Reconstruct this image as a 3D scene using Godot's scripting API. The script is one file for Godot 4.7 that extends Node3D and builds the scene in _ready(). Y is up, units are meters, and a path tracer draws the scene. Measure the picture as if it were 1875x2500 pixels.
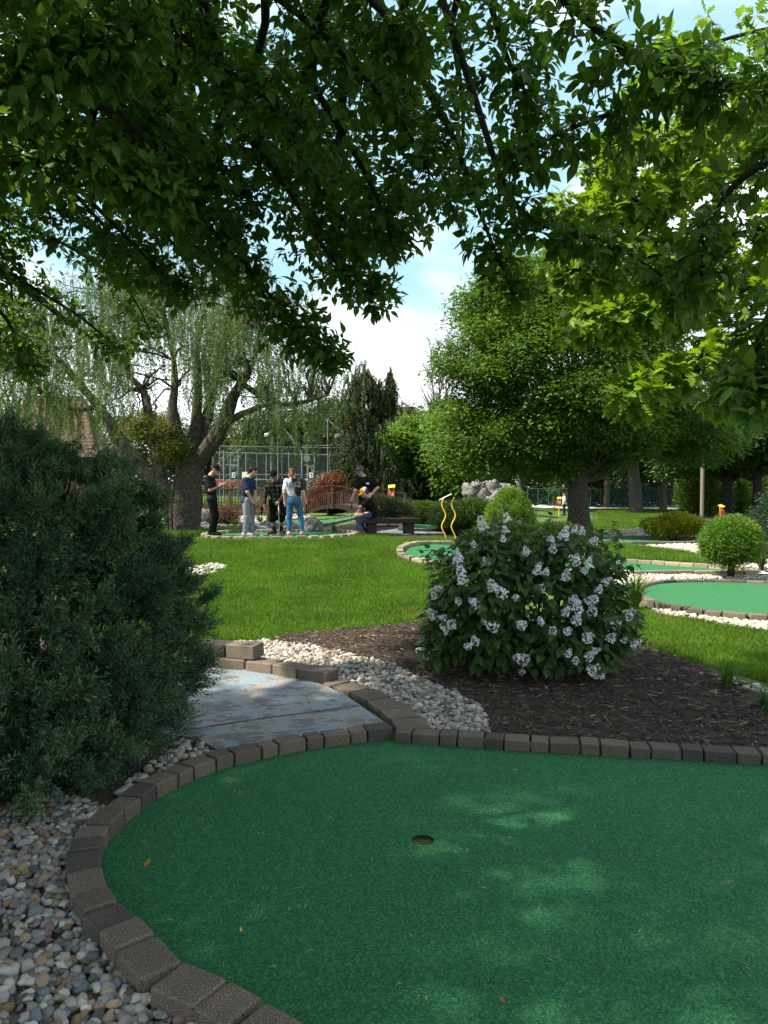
extends Node3D
# A shaded mini golf green under a spreading tree; lawn, lilac, bridge, cages and players beyond.

const F := 1878.0
const CX := 937.5
const CY := 1250.0
const EYE := Vector3(0, 1.7, 0)
const PITCH := -0.03194   # the horizon lies 60 photo pixels above the middle

var rng := RandomNumberGenerator.new()
var noise := FastNoiseLite.new()
var no_grass: Array[PackedVector2Array] = []
var M := {}

# ------------------------------------------------------------------ the scene
func _ready() -> void:
	var cam := Camera3D.new()
	cam.name = "camera"
	cam.position = EYE
	cam.rotation.x = PITCH
	cam.fov = rad_to_deg(2.0 * atan(1250.0 / F))
	cam.near = 0.05
	cam.far = 900.0
	add_child(cam)
	cam.current = true

	var sun := DirectionalLight3D.new()
	sun.name = "sun"
	sun.light_energy = 1.6
	sun.light_color = Color(1.0, 0.95, 0.86)
	sun.light_angular_distance = 1.2
	sun.shadow_enabled = true
	add_child(sun)
	sun.look_at_from_position(Vector3.ZERO, Vector3(0.60, -0.80, -0.14), Vector3.UP)

	var env := Environment.new()
	env.background_mode = Environment.BG_SKY
	env.tonemap_mode = Environment.TONE_MAPPER_LINEAR
	env.tonemap_exposure = 2.65
	env.sdfgi_enabled = true
	env.ssao_enabled = true
	env.ssil_enabled = true
	var sky := Sky.new()
	var pano := PanoramaSkyMaterial.new()
	pano.panorama = sky_picture()
	sky.sky_material = pano
	env.sky = sky
	env.background_energy_multiplier = 0.66
	var we := WorldEnvironment.new()
	we.name = "environment"
	we.environment = env
	add_child(we)

	noise.seed = 7
	noise.frequency = 1.0
	make_materials()
	build_ground()
	build_greens()
	build_beds()
	build_lawn()
	build_far_trees()
	build_middle_trees()
	build_shrubs()
	build_lilac()
	build_juniper()
	build_crabapple()
	build_oak()
	build_bridge()
	build_cages()
	build_furniture()
	build_people()
	build_litter()


func sky_picture() -> ImageTexture:
	var w := 1024
	var h := 512
	var im := Image.create(w, h, false, Image.FORMAT_RGBF)
	var n := FastNoiseLite.new()
	n.seed = 21
	n.frequency = 1.6
	n.fractal_octaves = 5
	for j in h:
		var up := (0.5 - (j + 0.5) / h) * PI
		for i in w:
			var c := Color(0.20, 0.20, 0.18)
			if up > -0.02:
				var a := ((i + 0.5) / w - 0.5) * TAU
				var dir := Vector3(sin(a) * cos(up), sin(up), -cos(a) * cos(up))
				var s := maxf(sin(up), 0.0)
				var q := dir / (0.25 + s)
				var v := n.get_noise_3d(q.x * 0.55 + 8.4, 0.3, q.z * 0.55 + 5.2)
				var blue := Color(0.27, 0.50, 0.62).lerp(Color(0.14, 0.30, 0.52), smoothstep(0.3, 1.0, s))
				var white := Color(0.86, 0.90, 0.94)
				var cover := smoothstep(-0.22, 0.12, v)
				cover = maxf(cover, 1.0 - smoothstep(0.12, 0.26, s)) * 0.9 + 0.1
				c = blue.lerp(white, cover)
			im.set_pixel(i, j, c)
	return ImageTexture.create_from_image(im)


# ------------------------------------------------------------------ pixels, ground, helpers
func ray(px: float, py: float) -> Vector3:
	return Vector3((px - CX) / F, -(py - CY) / F, -1.0).rotated(Vector3.RIGHT, PITCH)


func at(px: float, py: float, d: float) -> Vector3:
	var r := ray(px, py)
	return EYE + r * (d / -r.z)


func pix(p: Vector3) -> Vector2:
	var q := (p - EYE).rotated(Vector3.RIGHT, -PITCH)
	if q.z > -0.05:
		return Vector2(-9999, -9999)
	return Vector2(CX + q.x / -q.z * F, CY - q.y / -q.z * F)


func ground_h(x: float, z: float) -> float:
	var d := -z
	if d < 8.0:
		return 0.0
	var a := x / d
	var wl := 1.0 - smoothstep(0.03, 0.25, a)
	var hl := 0.48 * smoothstep(8.5, 17.6, d) * (0.35 + 0.65 * smoothstep(8.5, 17.6, d)) + 0.46 * smoothstep(36.0, 53.0, d)
	var hr := -0.17 * smoothstep(28.0, 55.0, d)
	return hl * wl + hr * (1.0 - wl)


func on(x: float, z: float, lift := 0.0) -> Vector3:
	return Vector3(x, ground_h(x, z) + lift, z)


func hit(px: float, py: float) -> Vector3:      # where a photo pixel meets the ground
	var r := ray(px, py)
	var t := 1.5
	var step := 0.1
	while t < 160.0:
		var p := EYE + r * t
		if p.y < ground_h(p.x, p.z):
			var lo := t - step
			var hi := t
			for k in 12:
				var m := (lo + hi) * 0.5
				var q := EYE + r * m
				if q.y < ground_h(q.x, q.z):
					hi = m
				else:
					lo = m
			return EYE + r * hi
		step = 0.02 * t + 0.05
		t += step
	return EYE + r * 160.0


func stand(px: float, d: float) -> Vector3:      # a spot on the ground in a photo column at a given distance
	var p := at(px, 1300, d)
	return on(p.x, p.z)


func hits(a: Array) -> PackedVector2Array:
	var out := PackedVector2Array()
	for q in a:
		var p := hit(q[0], q[1])
		out.append(Vector2(p.x, p.z))
	return out


func rnd(a: float, b: float) -> float:
	return rng.randf_range(a, b)


func rdir() -> Vector3:
	var y := rnd(-1, 1)
	var a := rnd(0, TAU)
	var r := sqrt(1.0 - y * y)
	return Vector3(r * cos(a), y, r * sin(a))


func pick(a: Array):
	return a[rng.randi() % a.size()]


func lin(r: float, g: float, b: float) -> Color:
	return Color(r, g, b).linear_to_srgb()


func mat(c: Color, rough := 0.9, spec := 0.35) -> StandardMaterial3D:   # c is a linear base colour
	var m := StandardMaterial3D.new()
	m.albedo_color = c.linear_to_srgb()
	m.roughness = rough
	m.metallic_specular = spec
	return m


func noise_tex(freq: float, ramp: Array, sd := 1, type := FastNoiseLite.TYPE_SIMPLEX_SMOOTH, size := 512, oct := 5) -> NoiseTexture2D:
	var t := NoiseTexture2D.new()
	t.width = size
	t.height = size
	t.seamless = true
	var n := FastNoiseLite.new()
	n.noise_type = type
	n.seed = sd
	n.frequency = freq
	n.fractal_octaves = oct
	t.noise = n
	if ramp.size():
		var g := Gradient.new()
		var offs := PackedFloat32Array()
		var cols := PackedColorArray()
		for k in ramp:
			offs.append(k[0])
			cols.append((k[1] as Color).linear_to_srgb())
		g.offsets = offs
		g.colors = cols
		t.color_ramp = g
	return t


func noisy(ramp: Array, freq: float, scale: float, rough := 0.9, bump := 0.0, sd := 1, world := true, bump_freq := 0.06, spec := 0.35) -> StandardMaterial3D:
	var m := StandardMaterial3D.new()
	m.albedo_texture = noise_tex(freq, ramp, sd)
	m.uv1_triplanar = true
	m.uv1_world_triplanar = world
	m.uv1_scale = Vector3.ONE * scale
	m.roughness = rough
	m.metallic_specular = spec
	if bump > 0.0:
		m.heightmap_enabled = true
		m.heightmap_texture = noise_tex(bump_freq, [], sd + 50)
		m.heightmap_scale = bump
	return m


func leafy(c: Color, back := 0.5, rough := 0.55, spec := 0.35) -> StandardMaterial3D:
	var m := mat(c, rough, spec)
	m.vertex_color_use_as_albedo = true
	m.backlight_enabled = true
	m.backlight = Color(0.95 * back, back, 0.4 * back).linear_to_srgb()
	m.cull_mode = BaseMaterial3D.CULL_DISABLED
	return m


class MB:                                         # a mesh under construction
	var v := PackedVector3Array()
	var c := PackedColorArray()
	var ix := PackedInt32Array()
	var col := Color.WHITE
	func add(p: Vector3) -> int:
		v.append(p)
		c.append(col)
		return v.size() - 1
	func tri(a: Vector3, b: Vector3, d: Vector3) -> void:
		var i := add(a)
		add(b)
		add(d)
		ix.append_array([i, i + 1, i + 2])
	func quad(a: Vector3, b: Vector3, d: Vector3, e: Vector3) -> void:
		var i := add(a)
		add(b)
		add(d)
		add(e)
		ix.append_array([i, i + 1, i + 2, i, i + 2, i + 3])
	func tube(path: Array, radii: Array, sides := 6, cap := true, wob: FastNoiseLite = null, amp := 0.0) -> void:
		var first := v.size()
		var up := Vector3(0.31, 0.2, 0.93).normalized()
		for k in path.size():
			var p: Vector3 = path[k]
			var q: Vector3 = path[mini(k + 1, path.size() - 1)]
			var o: Vector3 = path[maxi(k - 1, 0)]
			var t := (q - o).normalized()
			var s := t.cross(up)
			if s.length() < 0.05:
				s = t.cross(Vector3.UP + Vector3(0.1, 0, 0))
			s = s.normalized()
			up = s.cross(t).normalized()
			var r: float = radii[k]
			for j in sides:
				var a := TAU * j / sides
				var dir := s * cos(a) + up * sin(a)
				var rr := r
				if wob:
					rr *= 1.0 + amp * wob.get_noise_3dv((p + dir * r) * 1.0)
				add(p + dir * rr)
		for k in path.size() - 1:
			for j in sides:
				var a := first + k * sides + j
				var b := first + k * sides + (j + 1) % sides
				ix.append_array([a, b, a + sides, b, b + sides, a + sides])
		if cap:
			for e in [0, path.size() - 1]:
				var m := add(path[e])
				for j in sides:
					var a: int = first + e * sides + j
					var b: int = first + e * sides + (j + 1) % sides
					if e == 0:
						ix.append_array([m, b, a])
					else:
						ix.append_array([m, a, b])
	func box(p: Vector3, s: Vector3, b := Basis(), bev := 0.0) -> void:
		var h := s * 0.5
		bev = minf(bev, minf(h.x, minf(h.y, h.z)) * 0.9)
		if bev <= 0.0:
			for f in [[0, 1, 2], [1, 2, 0], [2, 0, 1]]:
				for sg in [-1.0, 1.0]:
					var n := Vector3.ZERO
					n[f[0]] = h[f[0]] * sg
					var u := Vector3.ZERO
					u[f[1]] = h[f[1]]
					var w := Vector3.ZERO
					w[f[2]] = h[f[2]] * sg
					quad(p + b * (n - u - w), p + b * (n - u + w), p + b * (n + u + w), p + b * (n + u - w))
			return
		var q := Vector3(h.x - bev, h.y - bev, h.z - bev)
		for f in [[0, 1, 2], [1, 2, 0], [2, 0, 1]]:       # faces
			for sg in [-1.0, 1.0]:
				var n := Vector3.ZERO
				n[f[0]] = h[f[0]] * sg
				var u := Vector3.ZERO
				u[f[1]] = q[f[1]]
				var w := Vector3.ZERO
				w[f[2]] = q[f[2]] * sg
				quad(p + b * (n - u - w), p + b * (n - u + w), p + b * (n + u + w), p + b * (n + u - w))
		for f in [[0, 1, 2], [1, 2, 0], [2, 0, 1]]:       # edges along axis f0
			for s1 in [-1.0, 1.0]:
				for s2 in [-1.0, 1.0]:
					var e1 := Vector3.ZERO
					e1[f[1]] = h[f[1]] * s1
					e1[f[2]] = q[f[2]] * s2
					var e2 := Vector3.ZERO
					e2[f[1]] = q[f[1]] * s1
					e2[f[2]] = h[f[2]] * s2
					var l := Vector3.ZERO
					l[f[0]] = q[f[0]]
					if s1 * s2 > 0:
						quad(p + b * (e1 - l), p + b * (e2 - l), p + b * (e2 + l), p + b * (e1 + l))
					else:
						quad(p + b * (e1 - l), p + b * (e1 + l), p + b * (e2 + l), p + b * (e2 - l))
		for sx in [-1.0, 1.0]:
			for sy in [-1.0, 1.0]:
				for sz in [-1.0, 1.0]:
					var a := p + b * Vector3(h.x * sx, q.y * sy, q.z * sz)
					var d := p + b * Vector3(q.x * sx, h.y * sy, q.z * sz)
					var e := p + b * Vector3(q.x * sx, q.y * sy, h.z * sz)
					if sx * sy * sz > 0:
						tri(a, e, d)
					else:
						tri(a, d, e)
	func lathe(prof: Array, sides := 16, o := Vector3.ZERO) -> void:   # [radius, y] from bottom to top
		var first := v.size()
		for k in prof.size():
			for j in sides:
				var a := TAU * j / sides
				add(o + Vector3(cos(a) * prof[k][0], prof[k][1], sin(a) * prof[k][0]))
		for k in prof.size() - 1:
			for j in sides:
				var a := first + k * sides + j
				var b := first + k * sides + (j + 1) % sides
				ix.append_array([a, b, a + sides, b, b + sides, a + sides])
	func mesh() -> ArrayMesh:
		var n := PackedVector3Array()
		n.resize(v.size())
		for k in range(0, ix.size(), 3):
			var a := v[ix[k]]
			var nn := (v[ix[k + 2]] - a).cross(v[ix[k + 1]] - a)
			n[ix[k]] += nn
			n[ix[k + 1]] += nn
			n[ix[k + 2]] += nn
		for k in n.size():
			n[k] = n[k].normalized() if n[k].length_squared() > 0.0 else Vector3.UP
		var arr := []
		arr.resize(Mesh.ARRAY_MAX)
		arr[Mesh.ARRAY_VERTEX] = v
		arr[Mesh.ARRAY_NORMAL] = n
		arr[Mesh.ARRAY_COLOR] = c
		arr[Mesh.ARRAY_INDEX] = ix
		var m := ArrayMesh.new()
		m.add_surface_from_arrays(Mesh.PRIMITIVE_TRIANGLES, arr)
		return m


var taken := {}
func numbered(n: String) -> String:
	taken[n] = taken.get(n, 0) + 1
	return n if taken[n] == 1 else "%s_%03d" % [n, taken[n] - 1]


func part(called: String, mesh: Mesh, m: Material, parent: Node, pos := Vector3.ZERO, basis := Basis()) -> MeshInstance3D:
	var o := MeshInstance3D.new()
	o.name = called
	o.mesh = mesh
	o.material_override = m
	o.transform = Transform3D(basis, pos)
	parent.add_child(o, true)
	return o


func thing(called: String, label: String, category: String, pos := Vector3.ZERO, turn := 0.0, group := "") -> Node3D:
	var o := Node3D.new()
	o.name = numbered(called)
	o.position = pos
	o.rotation.y = turn
	o.set_meta("label", label)
	o.set_meta("category", category)
	if group:
		o.set_meta("group", group)
	add_child(o)
	return o


func setting(called: String, mesh: Mesh, m: Material) -> MeshInstance3D:
	var o := part(numbered(called), mesh, m, self)
	o.set_meta("kind", "structure")
	return o


func scatter(called: String, mesh: Mesh, m: Material, xf: Array, cols: PackedColorArray, parent: Node, stuff := true) -> MultiMeshInstance3D:
	var mm := MultiMesh.new()
	mm.transform_format = MultiMesh.TRANSFORM_3D
	mm.use_colors = cols.size() > 0
	mm.mesh = mesh
	mm.instance_count = xf.size()
	for k in xf.size():
		mm.set_instance_transform(k, xf[k])
		if cols.size():
			mm.set_instance_color(k, cols[k])
	var o := MultiMeshInstance3D.new()
	o.name = called
	o.multimesh = mm
	o.material_override = m
	if stuff:
		o.set_meta("kind", "stuff")
	parent.add_child(o, true)
	return o


# The pieces that show largest become single parts, the others one part of kind stuff.
func pieces(one: String, many: String, meshes: Array, m: StandardMaterial3D, tints: Array, xf: Array, parent: Node3D, most := 300) -> void:
	var order := []
	for k in xf.size():
		var p: Vector3 = (xf[k] as Transform3D).origin + parent.position
		var q := pix(p)
		var dist := p.distance_to(EYE)
		if q.x < 5 or q.x > 1870 or q.y < 5 or q.y > 2495:
			dist += 1000.0
		order.append([dist, k])
	order.sort_custom(func(a, b): return a[0] < b[0])
	var mats := []
	for t in tints:
		var mm: StandardMaterial3D = m.duplicate()
		var c := m.albedo_color.srgb_to_linear()
		mm.albedo_color = Color(c.r * t.r, c.g * t.g, c.b * t.b).linear_to_srgb()
		mats.append(mm)
	var rest := []
	for v in meshes.size():
		rest.append([[], PackedColorArray()])
	for n in order.size():
		var k: int = order[n][1]
		var ti := rng.randi() % tints.size()
		var vi := rng.randi() % meshes.size()
		if n < most and order[n][0] < 1000.0:
			var o := part(one, meshes[vi], mats[ti], parent)
			o.transform = xf[k]
		else:
			rest[vi][0].append(xf[k])
			rest[vi][1].append(tints[ti])
	for v in meshes.size():
		if rest[v][0].size():
			scatter(many, meshes[v], m, rest[v][0], rest[v][1], parent)


# A sheet over the ground inside a polygon of x, z; grid lines pass through origin; a disc may be cut out.
func sheet(poly: PackedVector2Array, cell: float, lift: float, origin := Vector2.ZERO, cut := PackedVector2Array(), rough_amp := 0.0) -> ArrayMesh:
	var lo := poly[0]
	var hi := poly[0]
	for p in poly:
		lo = lo.min(p)
		hi = hi.max(p)
	var mb := MB.new()
	var seen := {}
	var i0 := floori((lo.x - origin.x) / cell)
	var i1 := ceili((hi.x - origin.x) / cell)
	var j0 := floori((lo.y - origin.y) / cell)
	var j1 := ceili((hi.y - origin.y) / cell)
	for i in range(i0, i1):
		for j in range(j0, j1):
			var a := origin + Vector2(i, j) * cell
			var sq := PackedVector2Array([a, a + Vector2(cell, 0), a + Vector2(cell, cell), a + Vector2(0, cell)])
			for pc in Geometry2D.intersect_polygons(sq, poly):
				var list: Array = [pc]
				if cut.size():
					list = Geometry2D.clip_polygons(pc, cut)
				for q in list:
					var t := Geometry2D.triangulate_polygon(q)
					for k in range(0, t.size(), 3):
						var ids := []
						for e in 3:
							var p: Vector2 = q[t[k + e]]
							var key := Vector2i(roundi(p.x * 2000.0), roundi(p.y * 2000.0))
							if not seen.has(key):
								var y := ground_h(p.x, p.y) + lift
								if rough_amp > 0.0:
									y += rough_amp * (noise.get_noise_2d(p.x * 3.0, p.y * 3.0))
								seen[key] = mb.add(Vector3(p.x, y, p.y))
							ids.append(seen[key])
						var n := (mb.v[ids[2]] - mb.v[ids[0]]).cross(mb.v[ids[1]] - mb.v[ids[0]])
						if n.y < 0:
							ids = [ids[0], ids[2], ids[1]]
						mb.ix.append_array(ids)
	return mb.mesh()


func inside(p: Vector2, polys: Array) -> bool:
	for q in polys:
		if Geometry2D.is_point_in_polygon(p, q):
			return true
	return false


func poly_points(poly: PackedVector2Array, per_m2: float) -> PackedVector2Array:
	var lo := poly[0]
	var hi := poly[0]
	for p in poly:
		lo = lo.min(p)
		hi = hi.max(p)
	var n := int((hi.x - lo.x) * (hi.y - lo.y) * per_m2)
	var out := PackedVector2Array()
	for k in n:
		var p := Vector2(rnd(lo.x, hi.x), rnd(lo.y, hi.y))
		if Geometry2D.is_point_in_polygon(p, poly):
			out.append(p)
	return out


func frame_to(dir: Vector3, roll := 0.0) -> Basis:      # y axis along dir
	var y := dir.normalized()
	var x := y.cross(Vector3(0.23, 0.11, 0.97))
	if x.length() < 0.05:
		x = y.cross(Vector3.RIGHT)
	x = x.normalized()
	return Basis(x, y, x.cross(y)).rotated(y, roll)


# ------------------------------------------------------------------ materials
func make_materials() -> void:
	M.turf = StandardMaterial3D.new()
	M.turf.albedo_texture = grain(Color(0.034, 0.145, 0.064), 512, 7)
	M.turf.uv1_triplanar = true
	M.turf.uv1_world_triplanar = true
	M.turf.uv1_scale = Vector3.ONE * 0.36
	M.turf.roughness = 0.95
	M.turf.metallic_specular = 0.2
	M.turf.heightmap_enabled = true
	M.turf.heightmap_texture = grain(Color(0.3, 0.3, 0.3), 512, 8)
	M.turf.heightmap_scale = 0.5
	M.ground = noisy([[0.0, Color(0.03, 0.055, 0.01)], [0.45, Color(0.045, 0.09, 0.013)], [0.65, Color(0.06, 0.115, 0.018)], [1.0, Color(0.09, 0.10, 0.03)]], 0.04, 0.35, 1.0, 1.5, 4)
	M.soil = noisy([[0.0, Color(0.035, 0.027, 0.02)], [0.5, Color(0.07, 0.055, 0.042)], [1.0, Color(0.13, 0.10, 0.08)]], 0.05, 0.9, 1.0, 2.5, 5)
	M.mulch = noisy([[0.0, Color(0.016, 0.012, 0.010)], [0.45, Color(0.05, 0.039, 0.032)], [0.62, Color(0.085, 0.068, 0.055)], [1.0, Color(0.16, 0.13, 0.11)]], 0.09, 1.3, 1.0, 3.0, 6, true, 0.1)
	M.sand = noisy([[0.0, Color(0.10, 0.085, 0.07)], [0.5, Color(0.2, 0.175, 0.145)], [1.0, Color(0.34, 0.31, 0.27)]], 0.08, 1.2, 1.0, 2.0, 8)
	M.paving = noisy([[0.0, Color(0.34, 0.35, 0.36)], [0.5, Color(0.42, 0.43, 0.44)], [1.0, Color(0.5, 0.5, 0.5)]], 0.03, 0.6, 0.9, 0.4, 9)
	M.blocks = []
	for k in 4:
		var b: Color = [Color(0.14, 0.12, 0.10), Color(0.175, 0.145, 0.118), Color(0.105, 0.095, 0.085), Color(0.2, 0.165, 0.135)][k]
		M.blocks.append(noisy([[0.0, b * 0.55], [0.4, b * 0.9], [0.56, b * 1.05], [0.68, b * 1.3], [0.74, b * 2.6], [1.0, b * 4.2]], 0.075, 3.2, 0.95, 1.6, 20 + k, true, 0.12))
	M.far_blocks = []
	for k in 4:
		var b: Color = [Color(0.2, 0.17, 0.125), Color(0.25, 0.21, 0.155), Color(0.17, 0.145, 0.11), Color(0.3, 0.255, 0.19)][k]
		M.far_blocks.append(noisy([[0.0, b * 0.6], [0.5, b], [1.0, b * 1.5]], 0.06, 2.2, 0.95, 1.0, 30 + k))
	M.pebble = mat(Color(1, 1, 1), 0.75, 0.4)
	M.pebble.vertex_color_use_as_albedo = true
	M.pebble.albedo_texture = noise_tex(0.03, [[0.0, Color(0.55, 0.54, 0.52)], [0.5, Color(0.85, 0.85, 0.84)], [1.0, Color(1, 1, 1)]], 41)
	M.pebble.uv1_triplanar = true
	M.pebble.uv1_scale = Vector3.ONE * 1.4
	M.chip = mat(Color(1, 1, 1), 1.0, 0.2)
	M.chip.vertex_color_use_as_albedo = true
	M.blade = leafy(Color(1, 1, 1), 0.8, 0.6, 0.3)
	M.leaf = leafy(Color(1, 1, 1), 0.95, 0.45, 0.4)
	M.needle = leafy(Color(1, 1, 1), 0.25, 0.7, 0.25)
	M.bark = noisy([[0.0, Color(0.015, 0.012, 0.010)], [0.45, Color(0.05, 0.042, 0.034)], [0.6, Color(0.085, 0.072, 0.058)], [1.0, Color(0.15, 0.13, 0.11)]], 0.03, 1.6, 1.0, 3.0, 60, true, 0.04)
	M.bark.uv1_scale = Vector3(1.5, 0.4, 1.5)
	M.dark_bark = noisy([[0.0, Color(0.012, 0.010, 0.009)], [0.5, Color(0.03, 0.026, 0.022)], [1.0, Color(0.07, 0.06, 0.05)]], 0.04, 3.0, 1.0, 2.0, 61, true)
	M.grey_bark = noisy([[0.0, Color(0.05, 0.046, 0.042)], [0.5, Color(0.12, 0.11, 0.10)], [1.0, Color(0.2, 0.19, 0.17)]], 0.04, 1.0, 1.0, 3.0, 62, true)
	M.rock = noisy([[0.0, Color(0.04, 0.04, 0.042)], [0.45, Color(0.11, 0.11, 0.115)], [0.7, Color(0.2, 0.19, 0.185)], [1.0, Color(0.36, 0.33, 0.30)]], 0.014, 0.8, 0.95, 5.0, 63, true, 0.03)
	M.wood = noisy([[0.0, Color(0.045, 0.025, 0.02)], [0.5, Color(0.085, 0.048, 0.04)], [1.0, Color(0.13, 0.08, 0.068)]], 0.03, 1.5, 0.8, 0.6, 64, true)
	M.bench_wood = noisy([[0.0, Color(0.010, 0.008, 0.007)], [0.5, Color(0.028, 0.021, 0.017)], [1.0, Color(0.06, 0.044, 0.036)]], 0.03, 1.5, 0.85, 1.0, 65, true)
	M.steel = mat(Color(0.17, 0.195, 0.22), 0.6, 0.45)
	M.steel.metallic = 0.3
	M.wire = mat(Color(0.2, 0.21, 0.22), 0.6, 0.4)
	M.green_wire = mat(Color(0.02, 0.07, 0.05), 0.7)
	M.yellow = mat(Color(0.72, 0.50, 0.03), 0.45, 0.5)
	M.red = mat(Color(0.42, 0.03, 0.025), 0.5, 0.5)
	M.white = mat(Color(0.75, 0.75, 0.74), 0.6)
	M.black = mat(Color(0.012, 0.012, 0.013), 0.7)


func grain(c: Color, w: int, sd: int) -> ImageTexture:       # the fibres of the carpet: every texel its own tone, so it tiles
	var r := RandomNumberGenerator.new()
	r.seed = sd
	var im := Image.create(w, w, false, Image.FORMAT_RGB8)
	for j in w:
		for i in w:
			var g := 0.35 + 1.25 * r.randf() * r.randf() + 0.35 * r.randf()
			im.set_pixel(i, j, Color(c.r * g, c.g * g, c.b * g).linear_to_srgb())
	return ImageTexture.create_from_image(im)


# ------------------------------------------------------------------ ground
func build_ground() -> void:
	var mb := MB.new()
	var ds := []
	var d := -14.0
	while d < 6.0:
		ds.append(d)
		d += 2.0
	d = 6.0
	while d < 60.0:
		ds.append(d)
		d += 0.5 + maxf(0.0, d - 20.0) * 0.03
	while d < 420.0:
		ds.append(d)
		d *= 1.2
	var cols := 70
	for r in ds:
		var half: float = maxf(14.0, absf(r) * 1.3 + 6.0)
		for c in cols:
			var x := (float(c) / (cols - 1) * 2.0 - 1.0) * half
			mb.add(Vector3(x, ground_h(x, -r) - 0.012, -r))
	for r in ds.size() - 1:
		for c in cols - 1:
			var a := r * cols + c
			mb.ix.append_array([a, a + cols, a + 1, a + 1, a + cols, a + cols + 1])
	var m := mb.mesh()
	setting("ground", m, M.ground)


# ------------------------------------------------------------------ greens and their stone borders
func block_mesh(sd: int) -> ArrayMesh:         # a tumbled paving block, one unit long, deep and high
	var mb := MB.new()
	var n := 7
	var ids := {}
	var nz := FastNoiseLite.new()
	nz.seed = sd
	nz.frequency = 1.3
	for f in [[0, 1, 2], [1, 2, 0], [2, 0, 1]]:
		for sg in [-1.0, 1.0]:
			var grid := []
			for i in n:
				for j in n:
					var p := Vector3.ZERO
					p[f[0]] = 0.5 * sg
					p[f[1]] = edge(i, n)
					p[f[2]] = edge(j, n)
					var key := Vector3i(roundi(p.x * 1000), roundi(p.y * 1000), roundi(p.z * 1000))
					if not ids.has(key):
						var r := Vector3(0.065, 0.12, 0.085)
						var q := p
						for a in 3:
							q[a] = clampf(p[a], -0.5 + r[a], 0.5 - r[a])
						var o := p - q
						if o.length() > 0.0001:
							var e := Vector3(o.x / r.x, o.y / r.y, o.z / r.z)
							var l := e.length()
							if l > 1.0:
								e /= l
							o = Vector3(e.x * r.x, e.y * r.y, e.z * r.z)
						q += o
						q *= 1.0 + 0.05 * nz.get_noise_3dv(p * 1.2 + Vector3.ONE * sd)
						q.x += 0.02 * nz.get_noise_3dv(p * 2.6 + Vector3.ONE * 9.0)
						q.y += 0.04 * nz.get_noise_3dv(p * 2.2 + Vector3.ONE * 5.0)
						ids[key] = mb.add(q)
					grid.append(ids[key])
			for i in n - 1:
				for j in n - 1:
					var a: int = grid[i * n + j]
					var b: int = grid[(i + 1) * n + j]
					var c: int = grid[(i + 1) * n + j + 1]
					var e: int = grid[i * n + j + 1]
					if sg > 0:
						mb.ix.append_array([a, c, b, a, e, c])
					else:
						mb.ix.append_array([a, b, c, a, c, e])
	return mb.mesh()


func edge(i: int, n: int) -> float:
	var t := [-0.5, -0.47, -0.42, 0.0, 0.42, 0.47, 0.5]
	return t[i]


var block_shapes := []
func put_block(parent: Node3D, a: Vector3, b: Vector3, out: Vector3, deep: float, high: float, mats: Array, sink := 0.03, called := "block") -> void:
	var along := b - a
	var l := along.length()
	along.y = 0.0
	var x := along.normalized()
	var y := Vector3.UP
	var z := x.cross(y)
	if z.dot(out) < 0:
		z = -z
		x = -x
	var dp := deep * rnd(0.94, 1.06)
	var hg := high * rnd(0.93, 1.07) + sink
	var tilt := Basis(Vector3(rnd(-1, 1), rnd(-1, 1), rnd(-1, 1)).normalized(), rnd(-0.03, 0.03))
	var bs := tilt * Basis(x, y, z) * Basis.from_scale(Vector3(l - rnd(0.006, 0.014), hg, dp))
	var mid := (a + b) * 0.5 + z * dp * 0.5 + Vector3.UP * (hg * 0.5 - sink)
	part(called, pick(block_shapes), pick(mats), parent, mid - parent.position, bs)


# a border of alternating long and short blocks along a line of x, z
func border(parent: Node3D, line: PackedVector2Array, toward: Vector2, deep: float, high: float, mats: Array, lens := [0.3, 0.2], gap := 0.0) -> void:
	var cum := [0.0]
	for k in line.size() - 1:
		cum.append(cum[k] + line[k].distance_to(line[k + 1]))
	var pos := 0.0
	var n := 0
	var total: float = cum[cum.size() - 1]
	while pos < total - 0.05:
		var l: float = lens[n % lens.size()] * rnd(0.94, 1.06)
		var a := along_line(line, cum, pos)
		var b := along_line(line, cum, minf(pos + l, total))
		var mid := (a + b) * 0.5
		var o := mid - toward
		put_block(parent, on(a.x, a.y), on(b.x, b.y), Vector3(o.x, 0, o.y), deep, high, mats)
		pos += l + gap
		n += 1


func along_line(line: PackedVector2Array, cum: Array, s: float) -> Vector2:
	for k in line.size() - 1:
		if s <= cum[k + 1]:
			var t: float = (s - cum[k]) / maxf(cum[k + 1] - cum[k], 0.0001)
			return line[k].lerp(line[k + 1], t)
	return line[line.size() - 1]


func smooth_line(a: PackedVector2Array, closed := false, n := 6) -> PackedVector2Array:
	var out := PackedVector2Array()
	var c := a.size()
	for k in (c if closed else c - 1):
		var p0 := a[(k - 1 + c) % c] if closed else a[maxi(k - 1, 0)]
		var p3 := a[(k + 2) % c] if closed else a[mini(k + 2, c - 1)]
		for j in n:
			out.append(a[k].cubic_interpolate(a[(k + 1) % c], p0, p3, float(j) / n))
	if not closed:
		out.append(a[c - 1])
	return out


func middle(a: PackedVector2Array) -> Vector2:
	var s := Vector2.ZERO
	for p in a:
		s += p
	return s / a.size()


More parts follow.
